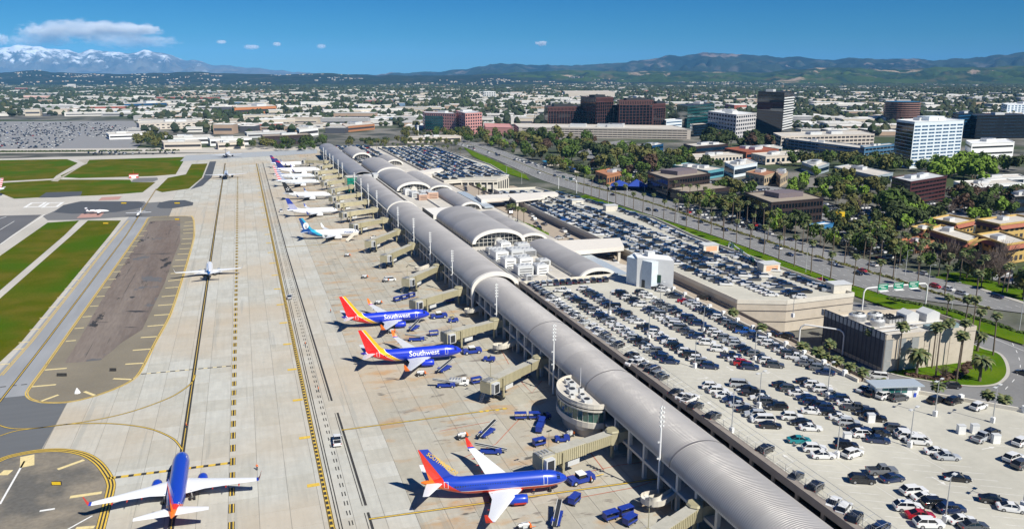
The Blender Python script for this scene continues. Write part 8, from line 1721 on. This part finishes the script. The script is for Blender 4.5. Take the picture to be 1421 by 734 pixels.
GRNP = [(-300, 108), (600, 107), (690, 102), (740, 98.5), (800, 97), (860, 98.5), (940, 98), (1000, 99), (1060, 100), (1100, 95.5), (1150, 93), (1200, 94), (1250, 96), (1300, 92.5), (1360, 93), (1421, 90), (1700, 88)]
hills('green_foothills', 'rolling green foothills with tan scars below the dark ridge', GRNP, 7600, 11800, .6, hillmat('green_foothill', (.014, .030, .018), (.042, .072, .018), (.085, .08, .045), 0, 0, .0018, patch=(.30, .23, .17)), na=440, nr=60, rough=1.5, sc=.0019, seed=11., a0=-12, a1=44)
LOWP = [(-400, 102), (0, 101), (48, 97.8), (75, 100), (110, 102), (180, 103), (215, 101.5), (262, 100), (330, 102.5), (400, 104), (440, 101.5), (462, 102.5), (530, 105), (600, 105), (680, 104), (760, 106), (900, 110), (1500, 112)]
LR_ = hills('wooded_hills', 'low dark green wooded hills dotted with houses across the left horizon', LOWP, 6400, 10500, .62, hillmat('wooded_hill', (.012, .024, .022), (.024, .036, .026), (.06, .06, .055), 0, 0, .003), rough=.45, sc=.0009, seed=15., a0=-44, a1=20)
HS = MB()
for k in range(620):
    i, j = rf.randrange(len(LR_)), rf.randrange(2, 27); x, y, z = LR_[i][j]
    if noise.noise(Vector((x * .0009, y * .0009, 8))) < .02: continue
    for q in range(3): s = rf.uniform(4, 10); HS.box(-s, s, -s * .5, s * .5, -6, rf.uniform(1, 4), WC[rf.choice([1, 1, 2, 3])], rz=rf.uniform(0, 3), o=(x + rf.uniform(-60, 60), y + rf.uniform(-40, 40), z + 4), bottom=False)
HS.obj('hillside_houses', label='specks of pale houses scattered over the wooded hills', cat='houses', kind='stuff')
# ------------------------------------------------------------- air
b = MB(); b.box(-43500, 43500, -1500, 43500, -3, 1290, WHITE); hz = b.obj('haze', label='thin blue haze filling the air over the whole plain', cat='haze', kind='stuff')
m = bpy.data.materials.new('haze'); m.use_nodes = True; t = m.node_tree; t.nodes.remove(t.nodes['Principled BSDF']); pv = t.nodes.new('ShaderNodeVolumePrincipled'); pv.inputs['Color'].default_value = (.17, .52, 1, 1); pv.inputs['Density'].default_value = 2.5e-5; pv.inputs['Anisotropy'].default_value = -.3
t.links.new(pv.outputs[0], t.nodes['Material Output'].inputs['Volume']); hz.data.materials.clear(); hz.data.materials.append(m)
# clouds: heaps far beyond the haze, over the snow range
def cloudmat(dens, sc_):
    m = bpy.data.materials.new('cloud'); m.use_nodes = True; t = m.node_tree; t.nodes.remove(t.nodes['Principled BSDF']); L = t.links; tc = t.nodes.new('ShaderNodeTexCoord'); 
    n = t.nodes.new('ShaderNodeTexNoise'); n.inputs['Scale'].default_value = sc_; n.inputs['Detail'].default_value = 5; n.inputs['Roughness'].default_value = .6
    mp = t.nodes.new('ShaderNodeMapping'); mp.inputs['Scale'].default_value = (3.2, 1.4, 1.1); L.new(tc.outputs['Object'], mp.inputs[0]); L.new(mp.outputs[0], n.inputs['Vector'])
    ln = t.nodes.new('ShaderNodeVectorMath'); ln.operation = 'LENGTH'; L.new(tc.outputs['Object'], ln.inputs[0]); s = vmath(t, 'SUBTRACT', n.outputs[0], vmath(t, 'MULTIPLY', vmath(t, 'POWER', ln.outputs['Value'], 1.6), .42)); s = vmath(t, 'MULTIPLY', vmath(t, 'MAXIMUM', vmath(t, 'SUBTRACT', s, .22), 0), dens)
    v = t.nodes.new('ShaderNodeVolumeScatter'); v.inputs['Color'].default_value = (1, .98, .97, 1); v.inputs['Anisotropy'].default_value = -.35; L.new(s, v.inputs['Density']); L.new(v.outputs[0], t.nodes['Material Output'].inputs['Volume']); return m
def cloud(px, py, wpx, hpx, lab, D_=52000, dens=.010, sc_=1.6):
    al = math.atan((px - 710.5) / HF); r_ = D_ / math.cos(al); z = HH + D_ * (104 - py) / (FP / math.cos(PITCH) ** 2)
    bm = bmesh.new(); bmesh.ops.create_icosphere(bm, subdivisions=3, radius=1.); me = bpy.data.meshes.new('cloud'); bm.to_mesh(me); bm.free(); me.materials.append(cloudmat(dens, sc_))
    o = link('cloud', me, None, (r_ * math.sin(YAW + al), r_ * math.cos(YAW + al), z), -YAW - al, label=lab, cat='cloud'); o.scale = (wpx / 2 * D_ / FP, 1400, hpx / 2 * D_ / FP)
cloud(140, 43, 200, 34, 'largest white cloud, long and heaped, above the snow range'); cloud(75, 46, 90, 22, 'left end of the long cloud bank'); cloud(200, 42, 70, 16, 'small bright cloud at the right end of the cloud bank')
cloud(190, 58, 150, 24, 'thin grey cloud layer just above the snow ridge', dens=.004); cloud(60, 58, 110, 22, 'thin cloud touching the left snow peaks', dens=.004)
cloud(751, 61, 20, 8, 'single small oval white cloud over the centre', dens=.02, sc_=1.); cloud(352, 66, 26, 8, 'small wispy cloud right of the snow range'); cloud(387, 62, 14, 7, 'tiny cloud left of the centre'); cloud(448, 65, 16, 8, 'tiny wispy cloud above the low hills', dens=.006); cloud(311, 59, 16, 6, 'tiny flat cloud beside the main bank'); cloud(6, 56, 30, 22, 'cloud puff at the left picture edge', dens=.006)
